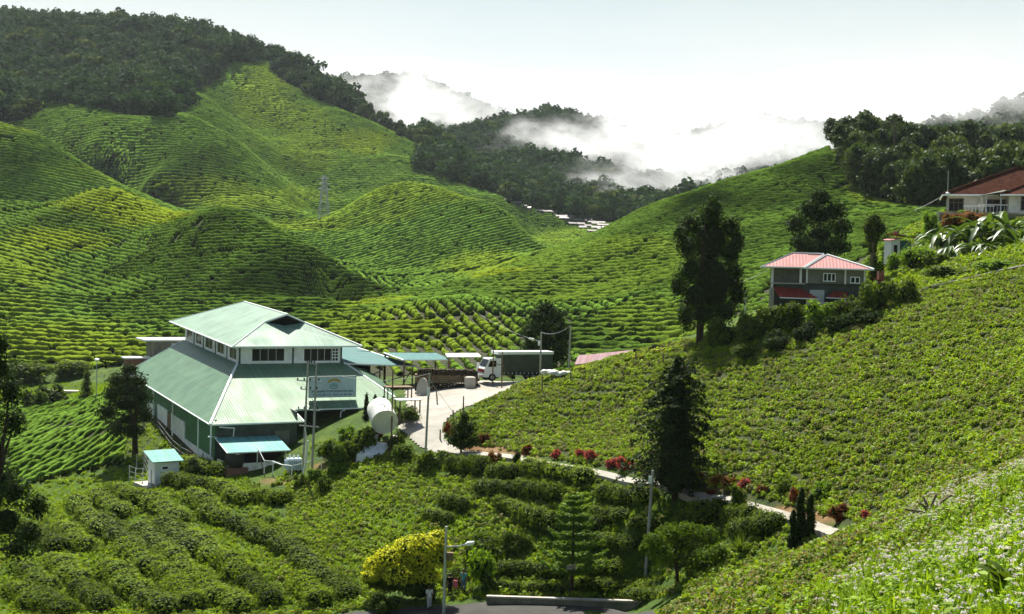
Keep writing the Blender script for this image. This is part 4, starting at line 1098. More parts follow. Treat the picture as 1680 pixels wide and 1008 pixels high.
# ---- second canopy, firewood, tables in the yard
c0 = base(690, 140); cn = empty('canopy', c0, R(6), 'open canopy with a teal sheet roof behind the firewood', 'canopy')
def cl(px, py, d): return at(px, py, d) - c0
q = Euler((0,0,-R(6)))
def cr_(px, py, d):
    v = at(px, py, d) - c0; v.rotate(q); return v
A_, B_, C_, D_ = cr_(662,592,139), cr_(740,589,141), cr_(716,578,152), cr_(630,580,150)
A_.z = B_.z = (A_.z+B_.z)/2; C_.z = D_.z = (C_.z+D_.z)/2
mb = MB(); mb.slab([A_, B_, C_, D_], .12); mb.build('roof', M['teal'], cn)
mb = MB(); mb.tube([A_-Vector((0,0,.05)), D_-Vector((0,0,.05))], .1, 5); mb.tube([A_-Vector((0,0,.05)), B_-Vector((0,0,.05))], .07, 5); mb.build('roof_trim', M['trim'], cn)
for p in (A_, B_, C_, D_):
    mb = MB(); mb.tube([(p.x*.96, p.y*.96+.2, p.z-.1), (p.x*.96, p.y*.96+.2, -1.5)], .12, 8); mb.build('post', M['wood'], cn)
c1 = base(757, 141.5); ck = empty('flat_canopy', c1, R(6), 'lower flat white edged shed roof right of the teal canopy', 'canopy')
zt = at(757, 584, 141.5).z - c1.z
mb = MB(); mb.slab([(-2.0,-2,zt),(2.3,-2,zt+.12),(2.3,3,zt+.2),(-2.0,3,zt+.1)], .14); mb.build('roof', M['trim'], ck)
for x in (-1.8, 2.1):
    mb = MB(); mb.tube([(x,-1.8,-1),(x,-1.8,zt-.1)], .1, 8); mb.build('post', M['wood'], ck)
mb = MB(); mb.box(1.75, 2.1, -2.3, -1.9, -.5, 2.9); mb.build('gate_pillar', M['trim'], ck)
w0 = base(738, 134); s = w0.y / F
wp = empty('firewood_stack', w0, R(4), 'long dark stack of split firewood at the back of the yard', 'firewood')
def logs(nm, x0, x1, z0, z1, mat, seed, y=0):
    g = np.random.default_rng(seed); mb = MB()
    z = z0
    while z < z1:
        x = x0
        while x < x1:
            r_ = g.uniform(.09, .17); mb.tube([(x+r_, y-.75-g.uniform(0,.3), z+r_), (x+r_, y+.8, z+r_)], r_, 6); x += r_*2
        z += .25
    return mb.build(nm, mat, wp)
logs('log_layer', -4.3, 3.4, -.4, .6, M['bark'], 1); logs('log_layer', -4.3, 3.4, .65, 1.5, M['wood'], 2); logs('log_layer', -4.0, 3.2, 1.55, 2.3, M['bark'], 3)
bx = base(771, 132.5); pb = MB(); pb.lathe([(.62,0),(.7,.6),(.66,1.3),(.5,1.4),(.02,1.42)], 14); o = pb.build('white_drum', M['concrete'], None, loc=bx); tag(o, 'pale drum standing at the end of the firewood stack', 'drum')
bw = base(693, 131); o = empty('curved_panel', bw, R(-35), 'pale curved panel propped on edge beside the firewood', 'panel')
mb = MB(); n = 10
for k in range(n):
    t0, t1 = k/n*PI, (k+1)/n*PI
    mb.hexa([(-1.0*math.cos(t0),0,.1),(-1.0*math.cos(t1),0,.1),(-1.0*math.cos(t1),.15,.1),(-1.0*math.cos(t0),.15,.1),(-1.0*math.cos(t0),0,.12+2.0*math.sin(t0)),(-1.0*math.cos(t1),0,.12+2.0*math.sin(t1)),(-1.0*math.cos(t1),.15,.12+2.0*math.sin(t1)),(-1.0*math.cos(t0),.15,.12+2.0*math.sin(t0))])
mb.build('sheet', M['concrete'], o)
def table(px, py, d, w, dp, h, rz, lab, mat):
    P = base(px, d); P.z = max(P.z, at(px, py, d).z - h)
    t = empty('work_table', P, rz, lab, 'table')
    mb = MB(); mb.box(-w/2, w/2, -dp/2, dp/2, h-.1, h); mb.build('top', M[mat], t)
    for x in (-w/2+.15, w/2-.15):
        for y in (-dp/2+.15, dp/2-.15):
            mb = MB(); mb.box(x-.06, x+.06, y-.06, y+.06, -.6, h-.1); mb.build('leg', M['wood'], t)
table(652, 634, 121, 3.0, 1.8, 1.0, R(20), 'brown plank table under the open side of the factory', 'wood')
table(668, 655, 117, 2.6, 1.6, .9, R(28), 'pale bench table at the yard corner of the factory', 'white')

# ---- lorry
tp_ = base(838, 136.5); tp_.z = at(806, 629, 135.5).z + .35
lo = empty('lorry', tp_, R(24), 'white cab lorry with a long dark box body parked by the shed', 'lorry')
# local x: forward is -x ; cab at the left
mb = MB(); mb.box(-1.7, 5.2, -1.15, 1.15, 1.05, 3.25); mb.build('cargo_box', M['tarp'], lo, .05)
mb = MB(); mb.box(-2.3, 5.3, -1.2, 1.2, 3.26, 3.62); mb.build('box_roof', M['trim'], lo, .05)
mb = MB(); mb.box(-3.3, 5.0, -.5, .5, .65, 1.0); mb.build('chassis', M['black'], lo)
mb = MB()
mb.v = []; prof = [(-4.0,.55),(-1.9,.55),(-1.9,2.75),(-3.35,2.75),(-3.85,1.7),(-4.02,1.5)]
n = len(prof); mb.add([(x,-1.08,z) for x,z in prof] + [(x,1.08,z) for x,z in prof], [tuple(range(n)), tuple(range(2*n-1,n-1,-1))] + [(i,(i+1)%n,n+(i+1)%n,n+i) for i in range(n)])
cabm = mb.build('cab', M['trim'], lo, .06)
mb = MB(); mb.add([(-3.84,-.95,1.78),(-3.84,.95,1.78),(-3.40,.9,2.62),(-3.40,-.9,2.62)], [(0,3,2,1)]); mb.v = [(x-.03,y,z+.01) for x,y,z in mb.v]; mb.build('windscreen', M['glass'], lo)
mb = MB(); mb.hexa([(-3.6,-1.115,1.75),(-2.5,-1.115,1.75),(-2.5,-1.083,1.75),(-3.6,-1.083,1.75),(-3.3,-1.115,2.5),(-2.5,-1.115,2.5),(-2.5,-1.083,2.5),(-3.3,-1.083,2.5)]); mb.build('side_window', M['glass'], lo)
mb = MB(); mb.box(-4.10,-4.02,-1.0,1.0,1.05,1.42); mb.build('grille', M['red_sheet'], lo)
mb = MB(); mb.box(-4.22,-4.0,-1.12,1.12,.5,.82); mb.build('bumper', M['trim'], lo, .03)
for y in (-.85, .85):
    mb = MB(); mb.box(-4.12,-4.03,y-.16,y+.16,.86,1.03); mb.build('headlight', M['tank'], lo)
for (x, y) in ((-3.0,-.95),(-3.0,.95),(2.6,-.95),(2.6,.95),(3.7,-.95),(3.7,.95)):
    mb = MB(); mb.tube([(x,y-.16,.45),(x,y+.16,.45)], .48, 18); wh = mb.build('wheel', M['rubber'], lo)
    mb = MB(); mb.tube([(x,y-.175,.45),(x,y+.175,.45)], .24, 12); mb.build('rim', M['steel'], wh)
mb = MB()
for k in range(12):
    mb = MB(); mb.box(-1.5+k*.55,-1.4+k*.55,-1.175,-1.153,.85,1.02); mb.build('side_marker', M['trim'], lo)

# pile of sacks, dark mauve roof
sk = on(912, 622); o = MB(); g = np.random.default_rng(3)
for k in range(16):
    x, y, z = g.uniform(-1.6, 1.6), g.uniform(-.8, .8), g.uniform(0, .7) ; o.lathe([(.1,0),(.42,.1),(.45,.3),(.2,.5),(.02,.52)], 8, (x, y, z))
o = o.build('sack_pile', M['tank'], None, loc=sk, smooth=True); tag(o, 'heap of crumpled white sacks on the slope edge by the pole', 'sacks')
g0 = base(1002, 133); z1 = at(1002, 586, 133).z - g0.z
sh = empty('low_shed', g0, R(-8), 'low shed with a dull mauve roof showing over the brow', 'shed')
mb = MB(); mb.slab([(-4.2,-2.2,z1-.9),(3.2,-2.2,z1+.1),(3.2,2.4,z1+.9),(-4.2,2.4,z1-.1)], .12); mb.build('roof', sheet_roof('mauve_sheet_roof', (.26,.17,.18), 0, .75, spec=.05), sh)
mb = MB(); mb.box(-3.4, 2.6, -1.8, 2.0, -2, z1-1.1); mb.build('wall', M['grey_wall'], sh)

# lawn slabs left
P = on(98, 648, 150); mb = MB(); mb.box(-3.2,3.2,-1.0,1.0,.5,.75); mb.box(-1.2,2.6,-1.3,-.2,.15,.4); o = mb.build('stone_slab', M['concrete'], None, loc=P); tag(o, 'pale stone slabs on the lawn left of the factory', 'slabs')

# ---- notice board at the wall
P = on(936, 972, 75); nb = empty('notice_board', P, R(-4), 'small pale notice board on a post above the retaining wall', 'sign')
s = P.y / F; hN = 42*s
mb = MB(); mb.tube([(0,0,-.4),(0,0,hN-.1)], .07, 6); mb.build('post', M['wood'], nb)
mb = MB(); mb.hexa([(-.36,-.12,hN-.45),(.36,-.12,hN-.25),(.36,-.085,hN-.25),(-.36,-.085,hN-.45),(-.36,-.12,hN+.1),(.36,-.12,hN+.3),(.36,-.085,hN+.3),(-.36,-.085,hN+.1)]); mb.build('board', M['cream'], nb)
w1 = words('NO PARKING', nb, .2, 0, hN-.02, M['red_sheet'], y=-.13, width=.58); w2 = words('PRIVATE', nb, .2, 0, hN-.27, M['black'], y=-.13, width=.5)
for w_ in (w1, w2):
    for v in w_.data.vertices: v.co.z += v.co.x * .278

# ---- long pipe rail on the upper slope
rp = [on(x, y, 60, 130) for x, y in [(1500,484),(1545,472),(1590,462),(1640,450),(1700,438)]]
ra = empty('slope_rail', rp[0], 0, 'long pale pipe rail on short posts along the top of the slope', 'railing')
mb = MB(); mb.tube([(p-rp[0]+Vector((0,0,.35))) for p in rp], .10, 6); mb.build('rail', M['concrete'], ra)
for p in rp[:-1]:
    mb = MB(); q2 = p - rp[0]; mb.tube([q2+Vector((0,0,-.4)), q2+Vector((0,0,.33))], .07, 6); mb.build('post', M['wood'], ra)

# ---- pylon
P = on(531, 360, 300); s = P.y / F; hP = 72*s
py_ = empty('electricity_pylon', P, R(20), 'grey lattice electricity pylon on the tea hillside', 'pylon')
bw_ = 9.5*s; wd = lambda z: bw_ * (1 - z/hP*.86)
for sx in (-1, 1):
    for sy in (-1, 1):
        mb = MB(); mb.tube([(sx*bw_, sy*bw_, -3), (sx*wd(hP*.6), sy*wd(hP*.6), hP*.6), (sx*.35, sy*.35, hP)], .17, 4); mb.build('leg', M['steel'], py_)
mb = MB(); zs = [0, hP*.18, hP*.34, hP*.48, hP*.6, hP*.7, hP*.8, hP*.9]
for z0, z1_ in zip(zs[:-1], zs[1:]):
    w0_, w1_ = wd(z0), wd(z1_)
    for (ax1, ay1), (ax2, ay2) in (((-1,-1),(1,-1)),((1,-1),(1,1)),((1,1),(-1,1)),((-1,1),(-1,-1))):
        mb.tube([(ax1*w0_,ay1*w0_,z0),(ax2*w1_,ay2*w1_,z1_)], .09, 4); mb.tube([(ax2*w0_,ay2*w0_,z0),(ax1*w1_,ay1*w1_,z1_)], .09, 4)
mb.build('lattice', M['steel'], py_)
for k, (z, w) in enumerate(((hP*.68, .30*hP*.5), (hP*.80, .26*hP*.5), (hP*.92, .22*hP*.5))):
    mb = MB(); mb.tube([(-w,0,z),(0,0,z+.9),(w,0,z)], .13, 4); mb.tube([(-w,0,z),(w,0,z)], .10, 4); mb.build('cross_arm', M['steel'], py_)

# ---- village shacks on the far terrace
M['shack_roof'] = flat('rusty_pale_sheet', (.14,.125,.125), .6, .3, .3, .8, dirt=(.24,.16,.13))
M['shack_wall'] = flat('shack_boards', (.10,.09,.08), .85, .15, .5, .6)
proto = None
SHK = [(833,330),(845,336),(858,340),(866,344),(884,348),(896,349),(908,351),(921,357),(928,361),(934,358),(944,363),(955,364),(962,362),(941,369),(952,371),(968,366),(975,369),(964,373),(984,367),(990,371),(978,376),(987,378),(956,376),(972,381),(995,376)]
for k, (x, y) in enumerate(SHK):
    P = on(x, y + 3, 480)
    g = np.random.default_rng(k)
    if proto is None:
        proto = empty('village_shack', P, 0, 'low shack with a pale sheet roof in the far village row', 'shack', 'shacks of the village on the far terrace')
        mb = MB(); mb.box(-2.6, 2.6, -1.8, 1.8, -2, 2.1); mb.build('wall', M['shack_wall'], proto)
        mb = MB(); mb.slab([(-3.1,-2.5,1.95),(3.1,-2.5,1.95),(3.1,.1,3.0),(-3.1,.1,3.0)], .1); mb.slab([(-3.1,.1,3.0),(3.1,.1,3.0),(3.1,2.4,2.0),(-3.1,2.4,2.0)], .1); mb.build('roof', M['shack_roof'], proto)
        mb = MB(); mb.box(-.5,.4,-1.86,-1.803,0,1.8); mb.build('door', M['shack_roof'], proto)
    o = proto if k == 0 else copy_tree(proto)
    o.location = P; o.rotation_euler = (0, 0, g.uniform(-.35, .35)); o.scale = (g.uniform(.55, 1.1), g.uniform(.6, 1.0), g.uniform(.7, 1.0))
# ------------------------------------------------------------------ house with the faded red roof
HD = 118.0
def hx(px, py, d=HD): return at(px, py, d)
h0 = hx(1264, 497); ho = empty('hillside_house', h0, R(-10), 'two storey house with a faded red sheet roof on the slope', 'house')
u_ = h0.y / F                                   # metres per pixel here
def H_(px, py): return ((px - 1264) * u_, -(py - 497) * u_ + 0.0)
W1 = 155 * u_ * .975
ez = H_(0, 438)[1]                              # eave height
# local: x right, y back, z up
dpt = 6.5
mb = MB(); 
mb.box(0.0, 3.6, 1.2, dpt, 2.2, ez); mb.box(3.6, 9.9, .0, dpt, 2.2, ez); mb.build('wall', M['grey_wall'], ho)
mb = MB(); mb.box(.1, 9.8, .6, dpt-.1, -1.5, 2.2); mb.build('lower_wall', M['dark_wall'], ho)
mb = MB(); mb.box(-.05, 3.6, .0, 1.2, 2.05, 2.2); mb.build('balcony_floor', M['concrete'], ho)
for x in (.12, 3.1):
    mb = MB(); mb.box(x-.12, x+.12, .02, .26, -1.5 if x < 1 else 2.2, ez-.02); mb.build('post', M['white'], ho)
mb = MB(); mb.box(-.15, .35, -.1, .5, -2.2, 1.6); mb.build('pier', M['concrete'], ho)
for x in (3.75, 7.75, 9.75):
    mb = MB(); mb.box(x-.09, x+.09, -.07, -.003, 2.2, ez-.02); mb.build('wall_post', M['white'], ho)
# roofs
rz_ = H_(0, 414)[1]; ov = .75
# main hip roof: left part
mb = MB(); mb.slab([(-1.1,-.7,ez),(3.9,-.7,ez),(3.9,dpt*.45,rz_),(2.3,dpt*.45,rz_)], .1); mb.build('roof', M['pink'], ho)
mb = MB(); mb.slab([(-1.1,dpt+.6,ez),(-1.1,-.7,ez),(2.3,dpt*.45,rz_)], .1); mb.build('roof', M['pink_b'], ho)
mb = MB(); mb.slab([(3.9,dpt+.6,ez),(-1.1,dpt+.6,ez),(2.3,dpt*.45,rz_),(3.9,dpt*.45,rz_)], .1); mb.build('roof', M['pink'], ho)
# right wing
rw_ = H_(0, 416)[1]; xr0, xr1, xp = 3.3, 10.6, 5.6
mb = MB(); mb.slab([(xr0,-1.0,ez-.05),(xr1,-1.0,ez-.05),(xp+.35,dpt*.42,rw_),(xp-.0,dpt*.42,rw_)], .1); mb.build('roof', M['pink'], ho)
mb = MB(); mb.slab([(xr1,-1.0,ez-.05),(xr1,dpt+.6,ez-.05),(xp+.35,dpt*.42,rw_)], .1); mb.build('roof', M['pink_b'], ho)
mb = MB(); mb.slab([(xr0,-1.0,ez-.05),(xp,dpt*.42,rw_),(3.4,dpt*.45,rz_-.05)], .06); mb.build('roof', M['pink_b'], ho)
mb = MB(); mb.slab([(xr1,dpt+.6,ez-.05),(3.9,dpt+.6,ez-.05),(3.9,dpt*.45,rw_-.02),(xp+.35,dpt*.42,rw_)], .1); mb.build('roof', M['pink'], ho)
mb = MB()
for a, b in (((-1.1,-.72,ez-.03),(3.4,-.72,ez-.03)), ((-1.1,-.7,ez),(2.3,dpt*.45,rz_+.03)), ((2.3,dpt*.45,rz_+.04),(xp,dpt*.43,rz_)), ((xr0,-1.0,ez),(xp,dpt*.42,rw_+.05)), ((xr0+.25,-1.03,ez),(xp+.35,dpt*.42,rw_+.05)), ((xr1,-1.0,ez),(xp+.35,dpt*.42,rw_+.05)), ((xr0,-1.02,ez-.08),(xr1,-1.02,ez-.08)), ((-1.1,-.7,ez-.03),(-1.1,dpt+.6,ez-.03))):
    mb.tube([a, b], .085, 5)
mb.build('roof_trim', M['trim'], ho)
def hwin(px0, px1, py0, py1, y=0.0):
    x0, z1 = H_(px0, py0); x1, z0 = H_(px1, py1); y -= .004
    mb = MB(); f = .1
    mb.box(x0,x1,y-.08,y,z0,z0+f); mb.box(x0,x1,y-.08,y,z1-f,z1); mb.box(x0,x0+f,y-.08,y,z0+f,z1-f); mb.box(x1-f,x1,y-.08,y,z0+f,z1-f)
    n = 2 if x1 - x0 < 1.1 else 3
    for k in range(1, n): mb.box(x0+(x1-x0)*k/n-.06, x0+(x1-x0)*k/n+.06, y-.06, y-.035, z0+f, z1-f)
    w = mb.build('window', M['trim'], ho)
    mb = MB(); mb.box(x0+f, x1-f, y-.03, y-.004, z0+f, z1-f); mb.build('pane', M['glass'], w)
hwin(1347, 1367, 446, 460); hwin(1390, 1405.5, 451, 462)
def awn(pts, name='awning'):
    mb = MB(); mb.slab(pts, .08); a = mb.build(name, M['red_sheet'], ho)
    mb = MB(); mb.tube([Vector(pts[0]) + Vector((0,-.02,-.04)), Vector(pts[1]) + Vector((0,-.02,-.04))], .06, 5); mb.build('edge', M['trim'], a)
zz1 = H_(0, 487)[1]; zz2 = H_(0, 470)[1]
awn([(.9,-2.4,zz1),(5.0,-2.4,zz1-.05),(3.3,.0,zz2-.2),(.2,.0,zz2)])
awn([(5.7,-1.6,zz1+.1),(8.1,-1.6,zz1+.05),(8.0,-.08,zz1+.75),(6.6,-.08,zz1+.8)])
mb = MB(); mb.box(4.1, 5.6, -.5, .5, .2, 1.5); mb.build('water_cistern', M['steel'], ho)
mb = MB(); mb.box(3.7, 6.0, -1.2, -.8, -1.2, .25); mb.build('white_wall', M['white'], ho)
# small outbuildings
c = at(1460, 470, 119); g1 = empty('lean_to', c, R(5), 'small dark lean-to with a red roof beside the ivy clad trunk', 'shed')
mb = MB(); mb.box(-1.4, 2.6, 0, 2.5, -2.5, .0); mb.build('wall', M['dark_wall'], g1)
mb = MB(); mb.slab([(-1.8,-.6,.75),(2.9,-.6,-.35),(2.9,2.6,-.1),(-1.8,2.6,1.0)], .09); mb.build('roof', M['red_sheet'], g1)
mb = MB(); mb.box(-1.2,-.6,.2,.8,-2.5,1.6); mb.build('chimney', M['brick'], g1)
for x in (2.3,):
    mb = MB(); mb.tube([(x,-.4,-.35),(x,-.4,-2.5)], .07, 6); mb.build('post', M['trim'], g1)
c = at(1469, 413, 135); s = c.y / F; g2 = empty('garden_hut', c, R(14), 'tiny white hut with a red lean roof below the tiled house', 'hut')
mb = MB(); mb.box(-.75, .75, 0, 2.2, -2.0, 1.9); mb.build('wall', M['white'], g2)
mb = MB(); mb.box(.82, 3.0, .5, 2.6, -2.0, 1.8); mb.build('side_wall', M['teal_side'], g2)
mb = MB(); mb.slab([(-1.1,-.4,1.75),(1.0,-.4,2.2),(1.0,2.4,2.3),(-1.1,2.4,1.85)], .1); mb.build('roof', M['pink_b'], g2)
mb = MB(); mb.slab([(-.2,-.6,2.75),(3.6,-.6,2.35),(3.6,2.8,2.45),(-.2,2.8,2.85)], .12); mb.build('roof', M['red_sheet'], g2)
mb = MB(); mb.box(.3,.8,.8,1.3,2.75,3.2); mb.build('chimney', M['pink'], g2)
mb = MB(); mb.box(-.3,.3,-.06,-.003,-.5,1.0); mb.build('window', M['glass'], g2)
mb = MB(); mb.box(.76,.815,-.03,.4,-2,1.9); mb.build('corner_post', M['pink'], g2)

g2.scale = (.78, .78, .78)
# ------------------------------------------------------------------ house with the clay tile roof
TD = 150.0
t0 = at(1556, 352, TD); s = t0.y / F
th = empty('tiled_house', t0, R(-16), 'white house with a big brown clay tile roof at the right edge', 'house')
def T_(px, py): return ((px - 1556) * s, (352 - py) * s)
def xz(px, py, dx=0): a = T_(px, py); return a[0] + dx, a[1]
zE = T_(0, 320)[1]; xL = T_(1546, 0)[0]; xR = 22.0; yF, yB = -.9, 11.0
zp = T_(0, 266)[1] - .5; zmid = T_(0, 283)[1] + .5
xm = T_(1624, 0)[0]; xpk = T_(1664, 0)[0]
mb = MB(); mb.box(0, xR-1, 0, 10, -3, zE); mb.build('wall', M['cream'], th)
mb = MB(); mb.slab([(xL,yF,zE),(xR,yF,zE),(xpk+4.2,5,zp),(xpk,5,zp)], .14); mb.build('roof', M['red_brown_tile'], th)
mb = MB(); mb.slab([(xL,yB,zE),(xL,yF,zE),(xpk,5,zp)], .14); mb.build('roof', M['red_brown_tile'], th)
mb = MB(); mb.slab([(xR,yB,zE),(xL,yB,zE),(xpk,5,zp),(xpk+4.2,5,zp)], .14); mb.build('roof', M['red_brown_tile'], th)
mb = MB(); mb.slab([(xR,yF,zE),(xR,yB,zE),(xpk+4.2,5,zp)], .14); mb.build('roof', M['red_brown_tile'], th)
# front wing at the right
wx0 = T_(1632, 0)[0]; wz = zE - .1
mb = MB(); mb.slab([(wx0,-3.6,wz),(xR,-3.6,wz),(xR-2,1.8,wz+2.6),(wx0+6.4,1.8,wz+2.6)], .14); mb.build('roof', M['red_brown_tile'], th)
mb = MB(); mb.slab([(wx0,1.8,wz+.6),(wx0,-3.6,wz),(wx0+6.4,1.8,wz+2.6)], .14); mb.build('roof', M['red_brown_tile'], th)
mb = MB(); mb.box(T_(1646,0)[0], xR-1, -2.8, -.003, -3, wz); mb.build('wing_wall', M['cream'], th)
mb = MB(); mb.tube([(xL,yF-.03,zE-.08),(wx0,yF-.03,zE-.08)], .12, 5); mb.tube([(wx0,-3.63,wz-.08),(xR,-3.63,wz-.08)], .12, 5); mb.tube([(xL,yF,zE-.08),(xL,yB,zE-.08)], .12, 5); mb.build('gutter', M['trim'], th)
mb = MB(); mb.tube([(xL,yF,zE+.1),(xpk,5,zp+.1),(xpk+4.2,5,zp+.1)], .17, 6); mb.tube([(wx0,-3.6,wz+.1),(wx0+6.4,1.8,wz+2.7)], .16, 6); mb.build('ridge_tile', M['red_brown_tile'], th)
def twin(px0, px1, py0, py1, y, par=th):
    x0, z1 = T_(px0, py0); x1, z0 = T_(px1, py1); y -= .004; f = .10
    mb = MB(); mb.box(x0-f,x1+f,y-.09,y,z0-f,z0); mb.box(x0-f,x1+f,y-.09,y,z1,z1+f); mb.box(x0-f,x0,y-.09,y,z0,z1); mb.box(x1,x1+f,y-.09,y,z0,z1)
    for k in (1, 2): mb.box(x0+(x1-x0)*k/3-.04, x0+(x1-x0)*k/3+.04, y-.06, y-.035, z0, z1)
    mb.box(x0, x1, y-.075, y-.062, z0+(z1-z0)*.68, z0+(z1-z0)*.74)
    w = mb.build('window', M['wood'], par)
    mb = MB(); mb.box(x0,x1,y-.03,y-.004,z0,z1); mb.build('pane', M['glass'], w)
twin(1557, 1578, 327, 346, 0); twin(1613, 1643, 328, 346, 0); twin(1665, 1690, 323, 345, -2.8)
mb = MB(); mb.slab([(T_(1604,0)[0],-3.0,zE-.2),(T_(1648,0)[0],-3.0,zE+.5),(T_(1640,0)[0],-.05,zE+.7),(T_(1606,0)[0],-.05,zE+.0)], .12); mb.build('porch_roof', M['tarp'], th)
for px in (1605, 1612, 1634):
    mb = MB(); mb.box(T_(px,0)[0]-.09, T_(px,0)[0]+.09, -2.9, -2.72, -.8, zE-.2); mb.build('porch_post', M['steel'], th)
mb = MB(); mb.box(T_(1600,0)[0], T_(1645,0)[0], -2.9, -2.8, 1.15, 1.25)
for k in range(14): x = T_(1580,0)[0] + k*.45; mb.box(x, x+.05, -2.6, -2.55, -.8, 1.0)
mb.box(T_(1578,0)[0], T_(1625,0)[0], -2.62, -2.52, 1.0, 1.08); mb.build('railing', M['trim'], th)
# terrace wall
tw0 = at(1537, 372, TD - 4); twl = empty('terrace_wall', tw0, R(-16), 'grey terrace wall under the tiled house, draped with plants', 'wall')
mb = MB(); mb.box(0, 14, 0, 3, -5, 1.75); mb.build('wall', M['conc_dark'], twl)
mb = MB(); mb.box(-.15, 14.1, -.12, 3, 1.753, 1.95); mb.build('coping', M['concrete'], twl)
mb = MB(); mb.box(-.2, .25, -.16, -.003, -5, 1.75); mb.build('pier', M['cream'], twl)
# ------------------------------------------------------------------ leaf materials
LM = {}
LM['dark'] = leaf_mat('dark_leaves', (.007, .019, .003), (.034, .068, .008), .30, .6, .15)
LM['mid'] = leaf_mat('mid_leaves', (.030, .058, .006), (.105, .165, .016), .35, .6, .15)
LM['light'] = leaf_mat('light_leaves', (0.0788, 0.1623, 0.0092), (0.1925, 0.3245, 0.0216), .42, .55, .2)
LM['hedge'] = leaf_mat('hedge_leaves', (.042, .072, .007), (.13, .195, .020), .38, .6, .15)
LM['hedge2'] = leaf_mat('young_hedge_leaves', (.075, .125, .010), (.20, .29, .026), .42, .6, .15)
LM['lime'] = leaf_mat('lime_leaves', (.20, .26, .008), (.40, .45, .02), .35, .6, .2)
LM['yellow'] = leaf_mat('yellow_flowers_and_leaves', (.33, .36, .010), (.66, .68, .045), .32, .6, .15, accent=(.08, .12, .008), acc_p=.12)
LM['red'] = leaf_mat('dark_red_leaves', (.08, .014, .007), (.26, .04, .018), .3, .6, .2, accent=(.04, .05, .008), acc_p=.25)
LM['rose'] = leaf_mat('crimson_blossoms', (.30, .025, .04), (.60, .11, .13), .3, .6, .2, accent=(.03, .07, .008), acc_p=.22)
LM['orange'] = leaf_mat('orange_brown_leaves', (.20, .065, .012), (.36, .14, .03), .3, .6, .2, accent=(.045, .07, .01), acc_p=.3)
LM['glossy'] = leaf_mat('glossy_banana_leaves', (.035, .08, .010), (.09, .155, .022), .3, .35, .6)
LM['tea_lo'] = leaf_mat('slope_leaves', (0.0630, 0.1274, 0.0072), (0.2070, 0.3044, 0.0216), .38, .5, .3, accent=(0.2160, 0.1593, 0.0810), acc_p=.10)
LM['tea_hi'] = leaf_mat('slope_leaves_fresh', (0.1170, 0.2124, 0.0108), (0.2970, 0.4248, 0.0234), .42, .5, .3, accent=(0.2340, 0.1770, 0.0900), acc_p=.06)
LM['twig'] = leaf_mat('brown_green_twigs', (0.1080, 0.1097, 0.0396), (0.2880, 0.2655, 0.1080), .25, .55, .25, accent=(0.1080, 0.1947, 0.0180), acc_p=.45)
LM['grass'] = leaf_mat('grass_blades', (0.0990, 0.1947, 0.0108), (0.2520, 0.3805, 0.0234), .45, .5, .25)
LM['weed'] = leaf_mat('meadow_leaves', (0.0900, 0.1858, 0.0108), (0.3150, 0.4602, 0.0324), .45, .5, .3)
LM['floret'] = leaf_mat('pale_lilac_florets', (.42, .40, .47), (.70, .68, .74), .3, .6, .2)
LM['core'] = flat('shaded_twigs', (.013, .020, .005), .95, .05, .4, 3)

def two_mat(name, va, fa, ma, vb, fb, mb_):
    me = mesh_np(name, np.concatenate([va, vb]), [fa, fb + len(va)], ma)
    me.materials.append(mb_)
    idx = np.zeros(len(fa) + len(fb), np.int32); idx[len(fa):] = 1
    me.polygons.foreach_set('material_index', idx); return me
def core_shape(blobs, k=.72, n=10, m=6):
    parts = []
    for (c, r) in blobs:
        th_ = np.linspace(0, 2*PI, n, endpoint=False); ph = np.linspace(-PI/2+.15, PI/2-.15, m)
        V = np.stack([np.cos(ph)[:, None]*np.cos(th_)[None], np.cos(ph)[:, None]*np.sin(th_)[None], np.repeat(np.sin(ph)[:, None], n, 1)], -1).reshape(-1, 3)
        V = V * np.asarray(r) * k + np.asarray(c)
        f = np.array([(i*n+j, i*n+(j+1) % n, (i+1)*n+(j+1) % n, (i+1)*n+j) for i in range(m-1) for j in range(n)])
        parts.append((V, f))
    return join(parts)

# ------------------------------------------------------------------ hedges and shrubs (single meshes, leaf shell over a twiggy core)
def hedge_mesh(length, width, height, mat, seed, size=.115, dens=2.3, flat_top=True):
    g = np.random.default_rng(seed)
    blobs = []; n = max(2, int(length / 1.1))
    for i in range(n):
        x = (i + .5) / n * length - length / 2
        blobs.append(((x, g.uniform(-.12, .12), height * g.uniform(.38, .48)), (length / n * .72, width * .5 * g.uniform(.88, 1.1), height * g.uniform(.5, .6))))
    per = int(190 * dens * (length / n) * (width + height) / 2.4)
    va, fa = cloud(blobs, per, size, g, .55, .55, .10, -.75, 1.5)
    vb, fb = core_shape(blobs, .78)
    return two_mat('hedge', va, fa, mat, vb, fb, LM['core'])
HM = {}
for (k, ln, wd_, ht) in (('s', 2.0, 1.5, 1.0), ('m', 3.6, 1.5, 1.0), ('l', 6.0, 1.6, 1.0)):
    for v in range(2):
        HM[k, 'hedge', v] = hedge_mesh(ln, wd_, ht, LM['hedge'], 5 + v + int(ln * 10))
        HM[k, 'hedge2', v] = hedge_mesh(ln, wd_, ht, LM['hedge2'], 15 + v + int(ln * 10))
_hl = {'s': 2.0, 'm': 3.6, 'l': 6.0}
NOGROW = []
